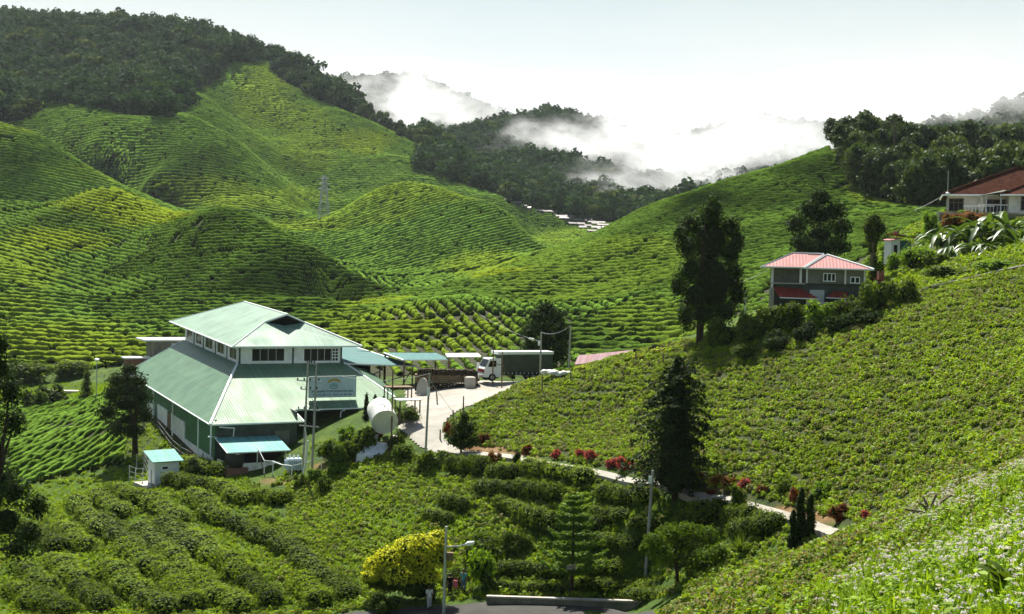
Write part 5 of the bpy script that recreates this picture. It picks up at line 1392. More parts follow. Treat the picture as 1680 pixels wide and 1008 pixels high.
def hedge(x0, y0, x1, y1, w, h, label, group, mat='hedge', name='tea_hedge', cat='hedge', d0=60, k=None):
    """a clipped row between two ground points of the survey"""
    p, q = on(x0, y0, d0, 135), on(x1, y1, d0, 135)
    if p is None or q is None: return None
    d = q - p; ln = max(d.length, .6) + .5
    key = 's' if ln < 2.7 else 'm' if ln < 4.8 else 'l'
    me = HM[key, mat, random.randint(0, 1)]
    o = link(name, me, None, (p + q) / 2)
    o.location.z = gz(o.location.x, o.location.y) - .05
    flatd = math.hypot(d.x, d.y)
    o.rotation_euler = (0, -math.atan2(d.z, max(flatd, .01)), math.atan2(d.y, d.x))
    o.scale = (ln / _hl[key], w / 1.5, h)
    NOGROW.append((p, q, w * .36))
    tag(o, label, cat, group)
    return o
LL = [(120,829,170,879),(170,859,220,912),(203,905,255,940),(260,942,310,975),(233,872,277,919),(270,912,320,962),(320,955,362,992),(273,865,313,912),(317,885,367,932),(367,925,405,958),(408,962,446,994),
      (157,819,205,849),(240,823,298,857),(277,795,333,806),(318,818,364,862),(347,800,402,828),(477,905,533,955),(180,939,227,985),(100,872,140,905),(216,974,275,1005),(30,936,80,972),(287,972,322,1000),
      (60,880,95,905),(20,975,70,1003),(90,925,130,960),(130,972,170,1004),(493,962,530,995),(455,880,490,905),(540,955,575,985),(300,768,360,782),(415,875,450,890),(330,838,352,852),(370,985,398,1004),(185,812,225,828),(60,985,110,1010),(420,820,470,826)]
for k, q in enumerate(LL):
    w = 2.1 + .7 * ((k * 7) % 5) / 5
    hedge(*q, w, 1.25 + .35 * ((k * 3) % 4) / 4, 'leafy tea hedge block in the diagonal rows of the lower left slope', 'tea hedge blocks on the lower left slope', 'hedge' if k % 3 == 1 else 'hedge2')
hedge(384,862,474,908, 2.2, 1.5, 'largest dark clipped hedge block of the lower left slope, below the lime cushion', None)
hedge(418,850,447,860, 1.4, .9, 'small bright lime cushion hedge among the lower left blocks', None, 'hedge2')
MH = [(742,775,793,777,2.0,1.8),(806,786,848,784,1.8,1.4),(862,773,968,790,2.0,1.4),(785,810,845,813,2.0,1.4),(845,812,915,818,2.1,1.5),(726,830,765,838,1.7,1.3),(818,830,858,850,1.7,1.2),(862,858,915,872,2.2,1.7),(990,815,1065,822,2.0,1.6),
      (972,845,1028,850,1.8,1.2),(965,893,1040,900,1.8,1.2),(962,935,1020,938,1.7,1.2),(1025,936,1085,933,1.7,1.2),(790,945,850,940,1.7,1.1),(855,940,925,946,1.7,1.1),(945,962,1010,966,1.6,1.0),(1015,966,1100,962,1.6,1.1),
      (1150,852,1190,846,2.0,1.6),(1195,862,1240,858,1.9,1.5),(1205,885,1262,876,1.8,1.4),(1120,870,1160,868,1.8,1.3),(1245,862,1280,868,1.6,1.2),(810,905,850,912,1.7,1.2),(700,850,740,858,1.5,1.0),(930,862,985,868,1.7,1.2),(1040,868,1075,872,1.7,1.1),(800,968,850,972,1.2,.9),(870,972,920,975,1.2,.9)]
for k, q in enumerate(MH):
    hedge(q[0], q[1], q[2], q[3], q[4], q[5], 'rounded dark clipped hedge on the bank below the path', 'clipped hedges on the bank below the path', 'hedge2' if k in (2, 6, 11, 12, 15) else 'hedge', 'clipped_hedge')

def shrub_mesh(mat, seed, lobes=6, n=420, size=.16, tall=1.0, core=.7, asp=1.6):
    g = np.random.default_rng(seed); bl = [((0, 0, .45 * tall), (.62, .62, .5 * tall))]
    for i in range(lobes):
        w = g.uniform(0, 2*PI); q = g.uniform(.25, .62)
        bl.append(((math.cos(w)*q, math.sin(w)*q, g.uniform(.25, .85) * tall), (g.uniform(.28, .45),) * 2 + (g.uniform(.25, .42) * tall,)))
    va, fa = cloud(bl, n // (lobes + 1), size, g, .4, .7, .25, -.9, asp)
    vb, fb = core_shape(bl, core * .9, 8, 5)
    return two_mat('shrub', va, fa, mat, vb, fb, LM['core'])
SM = {}
for nm, mat, sz, n in (('dark','dark',.085,1500),('mid','mid',.09,1500),('light','light',.09,1500),('red','red',.10,1100),('rose','rose',.12,900),('orange','orange',.11,1000),('lime','lime',.09,1400),('broad','mid',.16,800),('hedge','hedge',.08,1700)):
    for v in range(2): SM[nm, v] = shrub_mesh(LM[mat], 40 + v * 9 + len(nm), n=n, size=sz)
SM['yellow', 0] = SM['yellow', 1] = shrub_mesh(LM['yellow'], 77, 10, 2600, .085, 1.0, .62)
def shrub(px, py, wpx, hpx, kind, label, group=None, name='shrub', cat='shrub', d=None, d0=55, d1=160):
    """py: its foot; wpx, hpx: its width and height as surveyed"""
    P = on(px, py, d0, d1) if d is None else base(px, d)
    if P is None: return None
    s = P.y / F
    o = link(name, SM[kind, random.randint(0, 1)], None, P - Vector((0, 0, .08)))
    w = wpx * s / 1.9; h = hpx * s / 1.15
    o.scale = (w, w * random.uniform(.85, 1.1), h); o.rotation_euler = (0, 0, random.uniform(0, 6.28))
    NOGROW.append((P, P, w * .4))
    return tag(o, label, cat, group)
shrub(641,737,30,24,'hedge','round clipped shrub at the yard corner below the white tank'); shrub(660,735,22,26,'hedge','smooth dark dome shrub right beside the round clipped one')
shrub(621,716,24,16,'red','red leaved shrub in front of the white tank')
g_ = 'red leaved bushes along the path'
shrub(735,712,18,22,'red','taller dark red bush at the inside bend of the yard', g_); shrub(742,716,22,20,'orange','orange red bush at the inside bend of the yard', g_)
shrub(793,728,24,24,'red','dark red bush right of the round conifer by the yard', g_); shrub(812,760,30,22,'orange','brown orange bush beside the path under the round conifer', g_)
shrub(865,745,22,18,'red','red bush above the path beside a small dark ball shrub', g_); shrub(845,762,22,24,'dark','small dark ball shrub standing beside the path')
shrub(912,753,20,18,'rose','lone small crimson flowering bush above the path', g_)
for k, (x, y, w, h) in enumerate([(955,752,22,18),(968,756,26,22),(1003,766,24,18),(1022,770,34,24),(1040,768,20,14)]):
    shrub(x, y, w, h, 'rose', ['crimson azalea, upper left of the pair over the path','pink red azalea, lower right of the pair over the path','small crimson azalea left of the widest one','widest crimson azalea left of the big dark conifer','small crimson azalea against the big dark conifer'][k], 'crimson azaleas over the path', 'azalea')
for k, (x, y, w, h, kd) in enumerate([(1153,788,18,16,'rose'),(1172,795,30,18,'orange'),(1195,800,34,22,'orange'),(1218,800,30,18,'rose'),(1250,810,22,20,'red'),(1168,812,22,14,'red')]):
    shrub(x, y, w, h, kd, ['small crimson bush just right of the big dark conifer','orange brown bush beside the bare red earth','broad rust coloured bush in the strip right of the conifer','deep pink bush at the right end of the rust strip','dark red bush alone above the path','low dark red bush on the lower path edge'][k], 'coloured bushes right of the conifer', 'shrub')
shrub(1306,826,26,28,'red','dark red shrub behind the dark juniper columns'); shrub(1377,853,38,30,'red','big rusty red dome bush at the end of the path'); shrub(1424,852,26,18,'rose','small deep red flower bush at the far end of the path')
shrub(1215,832,34,36,'broad','broad leaved green shrub leaning over the path'); shrub(1285,810,30,24,'mid','green shrub above the path left of the junipers'); shrub(1345,818,44,30,'light','light green shrub above the path right of the junipers')
shrub(494,802,32,26,'hedge','round dark shrub below the transformer, left one'); shrub(530,808,34,28,'hedge','round dark shrub below the transformer, right one')
shrub(320,785,44,34,'dark','dark bush against the factory corner'); shrub(300,795,40,26,'mid','green bush beside the pump hut')
shrub(560,768,70,50,'broad','broad leaved bush on the bank under the factory front, lower one'); shrub(590,748,60,50,'broad','broad leaved bush on the bank under the factory front, upper one'); shrub(548,780,50,26,'light','light green bush at the foot of the bank by the twin pole')
shrub(672,672,56,24,'mid','low green bush between the white tank and the yard', d=118)
shrub(705,765,64,30,'broad','broad leaved plants at the yard edge below the pole'); shrub(665,755,50,28,'broad','leafy clump under the smooth dome shrub')
shrub(745,960,60,40,'mid','leafy bush beside the person in blue'); shrub(795,965,60,70,'light','tall airy bush hiding part of the person in blue'); shrub(630,1004,60,36,'mid','dark green bush at the foot of the yellow bush'); shrub(690,985,50,40,'dark','dark shadowy bush between the yellow bush and the lamp pole')
shrub(790,925,100,66,'mid','large loose green bush right of the street lamp')
shrub(848,905,60,46,'mid','green bush left of the layered pine')
for (x, y, w, h, lb) in [(960,605,44,10,'lime trimmed cushion on the brow by the mauve roof'),(872,646,30,9,'bright lime cushion beside the lamp pole by the truck'),(1052,586,36,10,'long lime cushion left of the dark stakes on the brow'),(1015,598,26,8,'small lime cushion between two others on the brow'),(1086,577,34,10,'lime cushion near the foot of the tall tree')]:
    shrub(x, y + 2, w, h, 'lime', lb, 'lime cushions along the brow', 'cushion_shrub')
shrub(1046,580,16,10,'dark','small dark round shrub on the brow'); shrub(1074,575,22,12,'dark','dark low shrub at the foot of the tall tree')
# bushes round the red roofed house
for k, (x, y, w, h, kd, lb) in enumerate([(1190,565,70,46,'broad','leafy bush at the left end of the house hedge'),(1232,560,70,60,'mid','tall green bush left of the red roofed house'),(1270,548,70,50,'broad','pale flowering bush under the house balcony'),(1310,540,70,46,'mid','green bush under the left red awning'),(1352,535,70,44,'light','light green bush in front of the house wall'),
                    (1395,525,76,50,'mid','bush under the right end of the house'),(1440,512,70,54,'broad','leafy bush at the foot of the ivy clad trunk'),(1480,500,60,46,'mid','bush right of the small lean-to'),(1375,545,60,36,'dark','dark bush lowest in the house hedge'),(1325,560,60,36,'dark','dark shaded bush below the house hedge'),(1280,575,60,36,'dark','dark bush over the slope edge left'),
                    (1225,590,56,34,'mid','low bush at the downhill tip of the house hedge'),(1425,532,56,30,'dark','low dark bush under the lean-to'),(1470,430,60,36,'light','light green bush below the tiny white hut'),(1500,445,80,44,'light','broad yellow green bush right of the tiny white hut'),(1440,450,50,30,'light','yellow green bush left of the tiny white hut'),(1350,500,30,26,'lime','small yellow bush at the house corner')]):
    shrub(x, y, w, h, kd, lb, 'bushes round the red roofed house', d0=90, d1=150)
for (x, y, w, h, lb) in [(1560,372,50,26,'trailing rusty plant on the terrace wall, left one'),(1600,370,56,24,'trailing rusty plant on the terrace wall, right one')]: 
    shrub(x, y, w, h, 'orange', lb, 'plants trailing over the terrace wall', d=143.5)
shrub(1530,385,36,40,'light','bright green bush at the corner of the terrace wall', d=143); shrub(1575,344,18,14,'light','potted green bush before the tiled house', d=147)
for (x, y, w, h, kd, lb) in [(1560,456,100,22,'mid','wide bush under the banana plants, left'),(1640,446,100,22,'light','wide bush under the banana plants, right'),(1530,440,50,26,'broad','leafy bush left of the banana clump')]: shrub(x, y, w, h, kd, lb, 'bushes under the banana plants', d0=100, d1=150)
for (x, y, w, h, lb) in [(60,668,60,30,'spiky grey green clump on the valley lawn, left'),(90,664,60,34,'spiky grey green clump on the valley lawn, right'),(45,625,110,36,'brownish tea bush mass on the lawn edge, left'),(110,618,90,30,'brownish tea bush mass on the lawn edge, right')]:
    shrub(x, y, w, h, 'broad' if 'spiky' in lb else 'hedge', lb, 'bushes on the valley lawn', d0=120, d1=200)
def shrub_to(px, d, top, w, kind, label, group=None):
    P = base(px, d); fy = float(to_px(P.x, P.y, P.z)[1]); return shrub(px, fy, w, max(fy - top, 8), kind, label, group, d=d)
shrub_to(1466, 132, 411, 46, 'light', 'bush close in front of the tiny white hut', 'bushes round the red roofed house')
shrub_to(1492, 131, 418, 50, 'mid', 'bush at the right foot of the tiny white hut', 'bushes round the red roofed house')
shrub_to(1448, 121, 458, 44, 'mid', 'bush hiding the foot of the small red lean-to', 'bushes round the red roofed house')
for (x, y, w, h, kd, lb) in [(575,728,50,30,'light','light bush high on the bank under the factory front'),(540,756,50,34,'mid','mid green bush on the bank beside the twin pole'),(605,735,44,34,'hedge','dark leaved bush at the top of the bank by the slab'),(570,752,40,26,'light','light green plant in the middle of the bank'),(520,786,40,20,'light','low bright bush below the twin pole')]:
    shrub(x, y, w, h, kd, lb, 'bushes on the bank under the factory front')
# big yellow bush
P = on(668, 985, 70); s = P.y / F
yb = empty('yellow_bush', P, 0, 'large bush covered in bright yellow leaves and blossom above the road', 'bush')
g = np.random.default_rng(4); bl = []
for (x, z, r) in [(-52,52,26),(-30,70,30),(0,84,30),(26,96,28),(45,92,24),(52,70,26),(20,60,32),(-12,44,32),(-46,28,24),(30,38,28),(-25,24,24),(8,22,26),(-60,38,18),(48,105,16)]:
    bl.append(((x*s, g.uniform(-1.0, .9), z*s), (r*s*.85, r*s*.8, r*s*.62)))
V, f = cloud(bl, 950, .15, g, .45, .6, .12, -.8, 1.7)
top = V.reshape(-1, 4, 3).mean(1)[:, 2] > (.30 * 110 * s)
Vy = V.reshape(-1, 4, 3); sel = top & (g.random(len(top)) < .93)
for nm, k, mt in (('blossom', sel, LM['yellow']), ('foliage', ~sel, LM['mid'])):
    v2 = Vy[k].reshape(-1, 3); link(nm, mesh_np(nm, v2, np.arange(len(v2)).reshape(-1, 4), mt), yb)
vb, fb = core_shape(bl, .72); link('branches', mesh_np('branches', vb, fb, LM['core']), yb)
NOGROW.append((P, P, 2.5))

# ------------------------------------------------------------------ trees
def tree(name, P, h, blobs, leaf, label, size=.3, per=300, trunk_r=.25, bark='bark', group=None, cat='tree', fork=.45, core=.45, shell=.4, upb=.35, seed=1, limbs=7):
    """blobs in metres from the foot; trunk and limbs reach into the crown"""
    g = np.random.default_rng(seed); t = empty(name, P, 0, label, cat, group)
    mb = MB(); top = (0, 0, h * .86)
    pts = [(0, 0, -.5), (g.normal()*.1, g.normal()*.1, h*.25), (g.normal()*.2, g.normal()*.2, h*.55), (g.normal()*.15, 0, h*.9)]
    mb.tube(pts, [trunk_r*1.25, trunk_r, trunk_r*.7, trunk_r*.2], 9)
    order = sorted(range(len(blobs)), key=lambda i: -blobs[i][1][0])[:limbs]
    for i in order:
        c = Vector(blobs[i][0]); z0 = min(max(h * fork * g.uniform(.8, 1.3), .3), c.z)
        mb.tube([(0, 0, z0), (c.x*.5, c.y*.5, z0 + (c.z - z0)*.6), tuple(c)], [trunk_r*.45, trunk_r*.3, trunk_r*.1], 6)
    mb.build('trunk', M[bark], t)
    va, fa = cloud(blobs, int(per * 1.7), size * .92, g, upb, .75, shell, -1, 1.6)
    if core:
        vb, fb = core_shape(blobs, core, 8, 5); me = two_mat('crown', va, fa, leaf, vb, fb, LM['core'])
    else: me = mesh_np('crown', va, fa, leaf)
    link('crown', me, t); NOGROW.append((P, P, trunk_r * 2))
    return t
def px_blobs(P, foot_px, foot_py, items, g, depth=.8):
    """crown lobes surveyed as (column, row, half width, half height)"""
    s = P.y / F; out = []
    for (x, y, a, b) in items:
        out.append((((x - foot_px)*s, g.uniform(-1, 1)*depth, (foot_py - y)*s), (a*s, a*s*.95, b*s)))
    return out
g = np.random.default_rng(21)
# tall dark tree
P = on(1148, 562, 95); s = P.y / F
it = [(1162,395,42,50),(1166,465,48,52),(1165,335,12,18),(1160,345,18,22),(1160,360,24,24),(1130,370,24,20),(1192,372,18,20),(1122,405,22,24),(1160,400,34,30),(1196,412,18,26),(1128,445,24,28),(1165,445,38,34),(1202,450,22,28),(1135,485,24,28),(1170,485,38,30),(1208,480,18,26),(1150,515,26,22),(1185,510,26,20),(1128,520,16,26),(1112,385,12,12),(1205,395,12,14),(1112,470,14,18)]
tree('tall_tree', P, 235*s, px_blobs(P, 1148, 562, it, g, 1.4), LM['dark'], 'tall dark broad crowned tree on the brow before the big hill', .26, 330, .34, shell=.5, seed=2, core=.62)
# broad dark tree behind the house
P = base(1342, 142); s = P.y / F; fy = float(to_px(P.x, P.y, P.z)[1])
it = [(1340,325,16,14),(1318,345,20,16),(1362,345,22,16),(1340,355,34,20),(1305,370,18,16),(1378,372,18,16),(1340,385,40,22),(1310,400,22,16),(1372,402,22,16),(1340,410,40,16)]
tree('broad_dark_tree', P, (fy-330)*s, px_blobs(P, 1342, fy, it, g, 1.6), LM['dark'], 'broad dark round tree rising behind the red roofed house', .30, 330, .4, seed=3, core=.46)
# dark cluster right of the lorry
P = base(893, 146); s = P.y / F; fy = float(to_px(P.x, P.y, P.z)[1])
it = [(893,505,14,12),(880,520,18,16),(908,520,20,16),(892,538,34,20),(868,545,18,14),(920,545,16,18),(895,562,40,20),(870,572,20,14),(915,575,22,18),(895,590,40,16)]
tree('dark_thicket_tree', P, max((fy-505)*s, 6), px_blobs(P, 893, fy, it, g, 1.6), LM['dark'], 'dense very dark tree behind the lorry and lamp pole', .28, 330, .35, seed=4, core=.46)
# tree at the factory corner
P = on(222, 745, 100); s = P.y / F
it = [(207,608,14,12),(190,625,22,16),(222,625,20,16),(205,640,32,18),(180,650,18,16),(232,650,20,18),(205,665,38,18),(178,675,18,16),(235,680,16,16),(205,690,34,16),(190,705,20,12),(222,706,20,12)]
tree('corner_tree', P, 140*s, px_blobs(P, 222, 745, it, g, 1.0), LM['dark'], 'dark round crowned tree at the left corner of the factory', .22, 340, .30, seed=5, core=.46, fork=.3)
P = on(142, 657, 120, 200); s = P.y / F
it = [(142,618,6,10),(142,630,9,9),(141,640,12,9),(142,650,14,8)]
tree('young_conifer', P, 40*s, px_blobs(P, 142, 657, it, g, .5), LM['mid'], 'small pointed conifer on the lawn left of the factory', .2, 200, .12, seed=6)
# ivy clad trunk
P = on(1430, 470, 100, 140) or base(1430, 125); s = P.y / F
it = [(1430,362,16,14),(1422,376,14,14),(1440,376,14,14),(1430,390,18,14),(1430,408,9,14),(1432,428,9,14),(1432,448,11,14),(1430,465,14,12)]
tree('ivy_clad_trunk', P, 115*s, px_blobs(P, 1430, 470, it, g, .3), LM['mid'], 'slender pollarded trunk wrapped in ivy beside the red roofed house', .18, 230, .28, 'bark_pale', seed=7, core=.7, limbs=3)
# round conifer by the yard
P = on(758, 745, 95); s = P.y / F
it = [(760,688,8,14),(752,702,16,14),(770,702,14,14),(760,715,24,14),(745,722,14,10),(775,722,14,10),(760,730,18,9)]
tree('yard_conifer', P, 60*s, px_blobs(P, 758, 745, it, g, .5), LM['dark'], 'small dark bushy conifer at the bend of the yard', .16, 260, .10, seed=8, limbs=4, fork=.15)
# feathery tree lower right
LM['feather'] = leaf_mat('feathery_leaves', (.032, .068, .006), (.10, .165, .014), .40, .6, .15)
P = on(1112, 962, 70); s = P.y / F
it = [(1070,885,20,14),(1098,876,24,14),(1130,872,26,14),(1160,880,22,16),(1080,902,26,16),(1118,895,32,18),(1155,905,26,18),(1175,900,14,14),(1095,918,26,14),(1140,922,26,14),(1060,905,12,12)]
tree('feathery_tree', P, 90*s, px_blobs(P, 1112, 962, it, g, 1.3), LM['feather'], 'light green feathery tree between the leaning pole and the yucca', .15, 420, .13, seed=9, core=.35, fork=.4, shell=.45, limbs=9)
# deep green tree at the left edge
P = base(-8, 72); s = P.y / F; fy = float(to_px(P.x, P.y, P.z)[1])
it = [(-10,600,26,30),(8,640,26,30),(-20,680,30,30),(12,690,20,24),(0,790,30,30),(30,800,30,26),(50,830,20,24),(10,850,40,36),(45,870,24,20),(-20,740,30,40),(20,900,36,26),(-15,560,18,20)]
tree('edge_tree', P, max((fy-560)*s, 8), px_blobs(P, -8, fy, it, g, 1.0), LM['dark'], 'dark leafy tree leaning in at the left edge', .17, 330, .3, seed=10, core=.5, limbs=10)
# conifers
def conifer(name, P, h, R_, label, leaf, nb=90, seed=1, droop=.18, size=.22, per=46, low=.06, power=.75, bark='bark', tr=.28):
    g = np.random.default_rng(seed); t = empty(name, P, 0, label, 'conifer')
    mb = MB(); mb.tube([(0,0,-.5),(0,0,h*.5),(0,0,h*.98)], [tr, tr*.65, .03], 8)
    Cs, Ns = [], []
    for b in range(nb):
        z = h * (low + (1 - low) * ((b + .5) / nb)) ; fr = 1 - (z / h - low) / (1 - low)
        r = R_ * (fr ** power) * g.uniform(.45, 1.12) + .15; w = b * 2.4 + g.normal() * .5
        d = np.array([math.cos(w), math.sin(w), 0]); n = max(8, int(per * (r / R_ + .15)))
        q = g.random(n) ** .7; 
        p = d[None] * (q * r)[:, None]; p[:, 2] = z + r * (.22 * q - droop * 2.2 * q * q) ; wd2 = r * .26 * (1.15 - q)
        p += np.stack([-d[1] * g.normal(size=n) * wd2, d[0] * g.normal(size=n) * wd2, g.normal(size=n) * .12], 1)
        Cs.append(p); Ns.append(np.array([0, 0, 1.0])[None] + d[None] * .5 + g.normal(size=(n, 3)) * .6)
        if b % 2 == 0: mb.tube([(0,0,z-.1), tuple(d*r*.5 + np.array([0,0,z+r*.06])), tuple(d*r*.9 + np.array([0,0,z+r*(.2-droop*1.8)]))], [.05, .035, .012], 4, False)
    mb.build('trunk', M[bark], t)
    C = np.concatenate(Cs); N = np.concatenate(Ns)
    va, fa = quads(C, N, size * g.uniform(.6, 1.4, len(C)), 2.0, g)
    vb, fb = core_shape([((0, 0, h*k), (R_*.36*(1-k)**.8 + .1, R_*.36*(1-k)**.8 + .1, h*.10)) for k in (.16, .28, .4, .52, .64, .76)], 1.0, 8, 5)
    link('crown', two_mat('crown', va, fa, leaf, vb, fb, LM['core']), t); NOGROW.append((P, P, tr * 2))
    return t
P = on(1108, 818, 70); s = P.y / F
conifer('dark_conifer', P, 232*s, 104*s, 'big dark ragged conifer growing beside the path', LM['dark'], 130, 12, .20, .20, 95, .09, .5)
# juniper columns
for k, (px, py, w, h, lb) in enumerate([(1300,903,22,62,'shortest of the three dark juniper columns, in front'),(1313,892,26,86,'tallest dark juniper column, in the middle'),(1328,886,22,70,'right hand dark juniper column against the path')]):
    P = on(px, py, 50); s = P.y / F
    t = empty('juniper', P, 0, lb, 'juniper', 'dark juniper columns')
    bl = [((g.uniform(-.1,.1), g.uniform(-.1,.1), h*s*q), (w*s*.5*(1.05-q*.75), w*s*.5*(1.05-q*.75), h*s*.16)) for q in (.1,.25,.4,.55,.7,.85,.93)]
    va, fa = cloud(bl, 260, .10, g, .9, .5, .15, -1, 2.2); vb, fb = core_shape(bl, .86)
    link('crown', two_mat('crown', va, fa, LM['dark'], vb, fb, LM['core']), t)
    mb = MB(); mb.tube([(0,0,-.3),(0,0,.5)], .08, 6); mb.build('trunk', M['bark'], t)
# layered pine
P = on(938, 972, 72); s = P.y / F; hA = 165*s
ar = empty('layered_pine', P, 0, 'young layered pine with upswept tiers behind the notice board', 'conifer')
mb = MB(); mb.tube([(0,0,-.3),(0,0,hA*.5),(0,0,hA)], [.14,.09,.02], 8); mb.build('trunk', M['bark'], ar)
tiers = [(.22,60),(.34,58),(.45,50),(.55,42),(.65,36),(.74,29),(.82,23),(.89,17),(.95,10)]
g = np.random.default_rng(5)
for (q, rpx) in tiers:
    Cs, Ns = [], []; r = rpx*s
    for b in range(6):
        w = b * PI/3 + q*9 + g.normal()*.1; d = np.array([math.cos(w), math.sin(w), 0]); n = int(60 + 130*r)
        u2 = g.random(n); rad = .10 * (1.1 - .4*u2)
        p = d[None]*(u2*r)[:, None]; p[:, 2] = hA*q + r*(-.12*u2 + .42*u2**2.2)
        p += g.normal(size=(n, 3)) * rad[:, None] * .75
        Cs.append(p); Ns.append(g.normal(size=(n, 3))*.7 + np.array([0,0,.8]))
        for sgn in (-1, 1):
            for f0 in (.35, .55, .75):
                n2 = int(14 + 30*r); u3 = g.random(n2); ln = r*.30*(1.1-f0)
                side = np.array([-d[1]*sgn + d[0]*.8, d[0]*sgn + d[1]*.8, .15]); bp_ = d*f0*r + np.array([0,0,hA*q + r*(-.12*f0+.42*f0**2.2)])
                Cs.append(bp_[None] + side[None]*(u3*ln)[:, None] + g.normal(size=(n2, 3))*.05); Ns.append(g.normal(size=(n2, 3))*.6 + np.array([0,0,.9]))
    C = np.concatenate(Cs); va, fa = quads(C, np.concatenate(Ns), .11*g.uniform(.6,1.3,len(C)), 2.0, g)
    link('branch_tier', mesh_np('branch_tier', va, fa, leaf_mat('layered_pine_needles', (.012,.035,.006), (.07,.14,.014), .25) if q == .22 else ARM, ), ar) if False else None
    if q == .22: ARM = leaf_mat('layered_pine_needles', (.03,.075,.008), (.17,.30,.024), .34)
    link('branch_tier', mesh_np('branch_tier', va, fa, ARM), ar)
NOGROW.append((P, P, .5))

# strap leaved plants
def strap(L_, w, arch, n=9, fold=.25, split=0, g=None):
    """one arching strap leaf along +x from the origin; returns V, F"""
    V, Fq = [], []
    for i in range(n):
        t = i / (n - 1); x = L_ * (t - .25 * arch * t * t); z = L_ * (.75 * t - arch * t * t) 
        ww = w * math.sin(PI * min(1, t * .92 + .08)) ** .6
        V += [(x, -ww, z + ww * fold), (x, 0, z), (x, ww, z + ww * fold)]
    for i in range(n - 1):
        b = i * 3; Fq += [(b, b+1, b+4, b+3), (b+1, b+2, b+5, b+4)]
    return np.array(V), np.array(Fq)
def rosette(nl, L_, w, arch, seed, z0=0.0, tilt=0.35):
    g = np.random.default_rng(seed); parts = []
    for k in range(nl):
        v, f = strap(L_ * g.uniform(.7, 1.15), w * g.uniform(.8, 1.2), arch * g.uniform(.7, 1.25))
        e = np.array(Euler((g.normal()*.15, -g.uniform(-.25, tilt), k * 2.4 + g.normal()*.3)).to_matrix())
        v = v @ e.T; v[:, 2] += z0 * g.uniform(.85, 1.1); parts.append((v, f))
    return join(parts)
def banana(px, py, hpx, label, d, seed):
    P = base(px, d); s = P.y / F
    yz = at(px, py, d).z; P.z = min(P.z, yz) if abs(P.z - yz) < 3 else P.z
    h = hpx * s * 1.2; t = empty('banana_plant', P, 0, label, 'banana plant', 'banana plants below the tiled house')
    v, f = rosette(24, h*1.0, h*.042, .9, seed, h*.38)
    link('leaves', mesh_np('leaves', v, f, LM['glossy'], True), t)
    mb = MB()
    for k in range(3): mb.tube([(k*.35-.3, k*.2-.2, -.4), (k*.2-.15, 0, h*.5)], [.16, .09], 7)
    mb.build('stem', M['bark_pale'], t)
for k, (px, py, h, lb, d) in enumerate([(1545,432,66,'banana plant at the left of the clump, below the terrace wall',130),(1585,432,80,'banana plant under the middle of the terrace wall',129),(1622,428,86,'tallest arching banana plant of the clump',128),(1655,420,84,'banana plant beside the right edge, upper one',130),(1672,438,76,'banana plant at the right edge, lower one',124),(1605,445,60,'short banana plant at the front of the clump',124),(1562,446,54,'small banana plant at the front left of the clump',125),(1640,448,58,'low banana plant at the front right of the clump',122)]):
    banana(px, py, h, lb, d, 60 + k)
P = on(1214, 912, 60); s = P.y / F; yu = empty('yucca', P, 0, 'spiky yucca rosette beside the feathery tree', 'yucca')
v, f = rosette(46, 34*s, 1.3*s, .25, 9, .2, .9); link('leaves', mesh_np('leaves', v, f, LM['mid']), yu)
for k, (px, py, h, lb, d) in enumerate([(600,690,42,'slim dark cypress like plant at the factory front, left',115.5),(614,684,34,'slim dark plant at the factory front, middle',115.8),(628,682,30,'slim dark plant at the factory front by the tank',116)]):
    P = base(px, d); s = P.y / F; P.z = at(px, py, d).z
    t = empty('slim_shrub', P, 0, lb, 'shrub', 'slim dark plants before the factory')
    bl = [((0,0,h*s*q), (h*s*.17*(1.1-q*.8), h*s*.17*(1.1-q*.8), h*s*.18)) for q in (.1,.3,.5,.7,.9)]
    va, fa = cloud(bl, 130, .13, g, .9, .6, .2, -1, 2.0); vb, fb = core_shape(bl, .7); link('foliage', two_mat('foliage', va, fa, LM['dark'], vb, fb, LM['core']), t)
P = base(655, 116); P.z = at(657, 690, 116).z; s = P.y / F; yu = empty('spiky_palm', P, 0, 'spiky palm like plant at the factory corner by the yard', 'palm')
v, f = rosette(22, 26*s, 1.0*s, .7, 19, 14*s, .5); link('leaves', mesh_np('leaves', v, f, LM['mid']), yu)
mb = MB(); mb.tube([(0,0,-.5),(0,0,15*s)], .12, 7); mb.build('trunk', M['bark_pale'], yu)
# dead branches on the slope
P = on(1525, 848, 40); s = P.y / F; db = MB(); gb_ = np.random.default_rng(8)
for (x, z, a) in [(26,22,.5),(40,34,.2),(-20,20,-.3),(-40,6,.2),(10,34,.0),(-8,26,.4),(34,12,-.4),(-30,2,.0)]:
    db.tube([(0,0,.1),(x*s*.5, a*.3, z*s*.6+.1),(x*s, a*.6, z*s+.1)], [.075,.055,.03], 6)
    db.tube([(x*s*.5, a*.3, z*s*.6+.1),(x*s*.7+.15, a+.1, z*s*1.05)], [.04,.015], 5)
o = db.build('dead_branches', M['bark_pale'], None, loc=P); tag(o, 'bare grey dead branches lying on the flowery slope', 'dead branches')

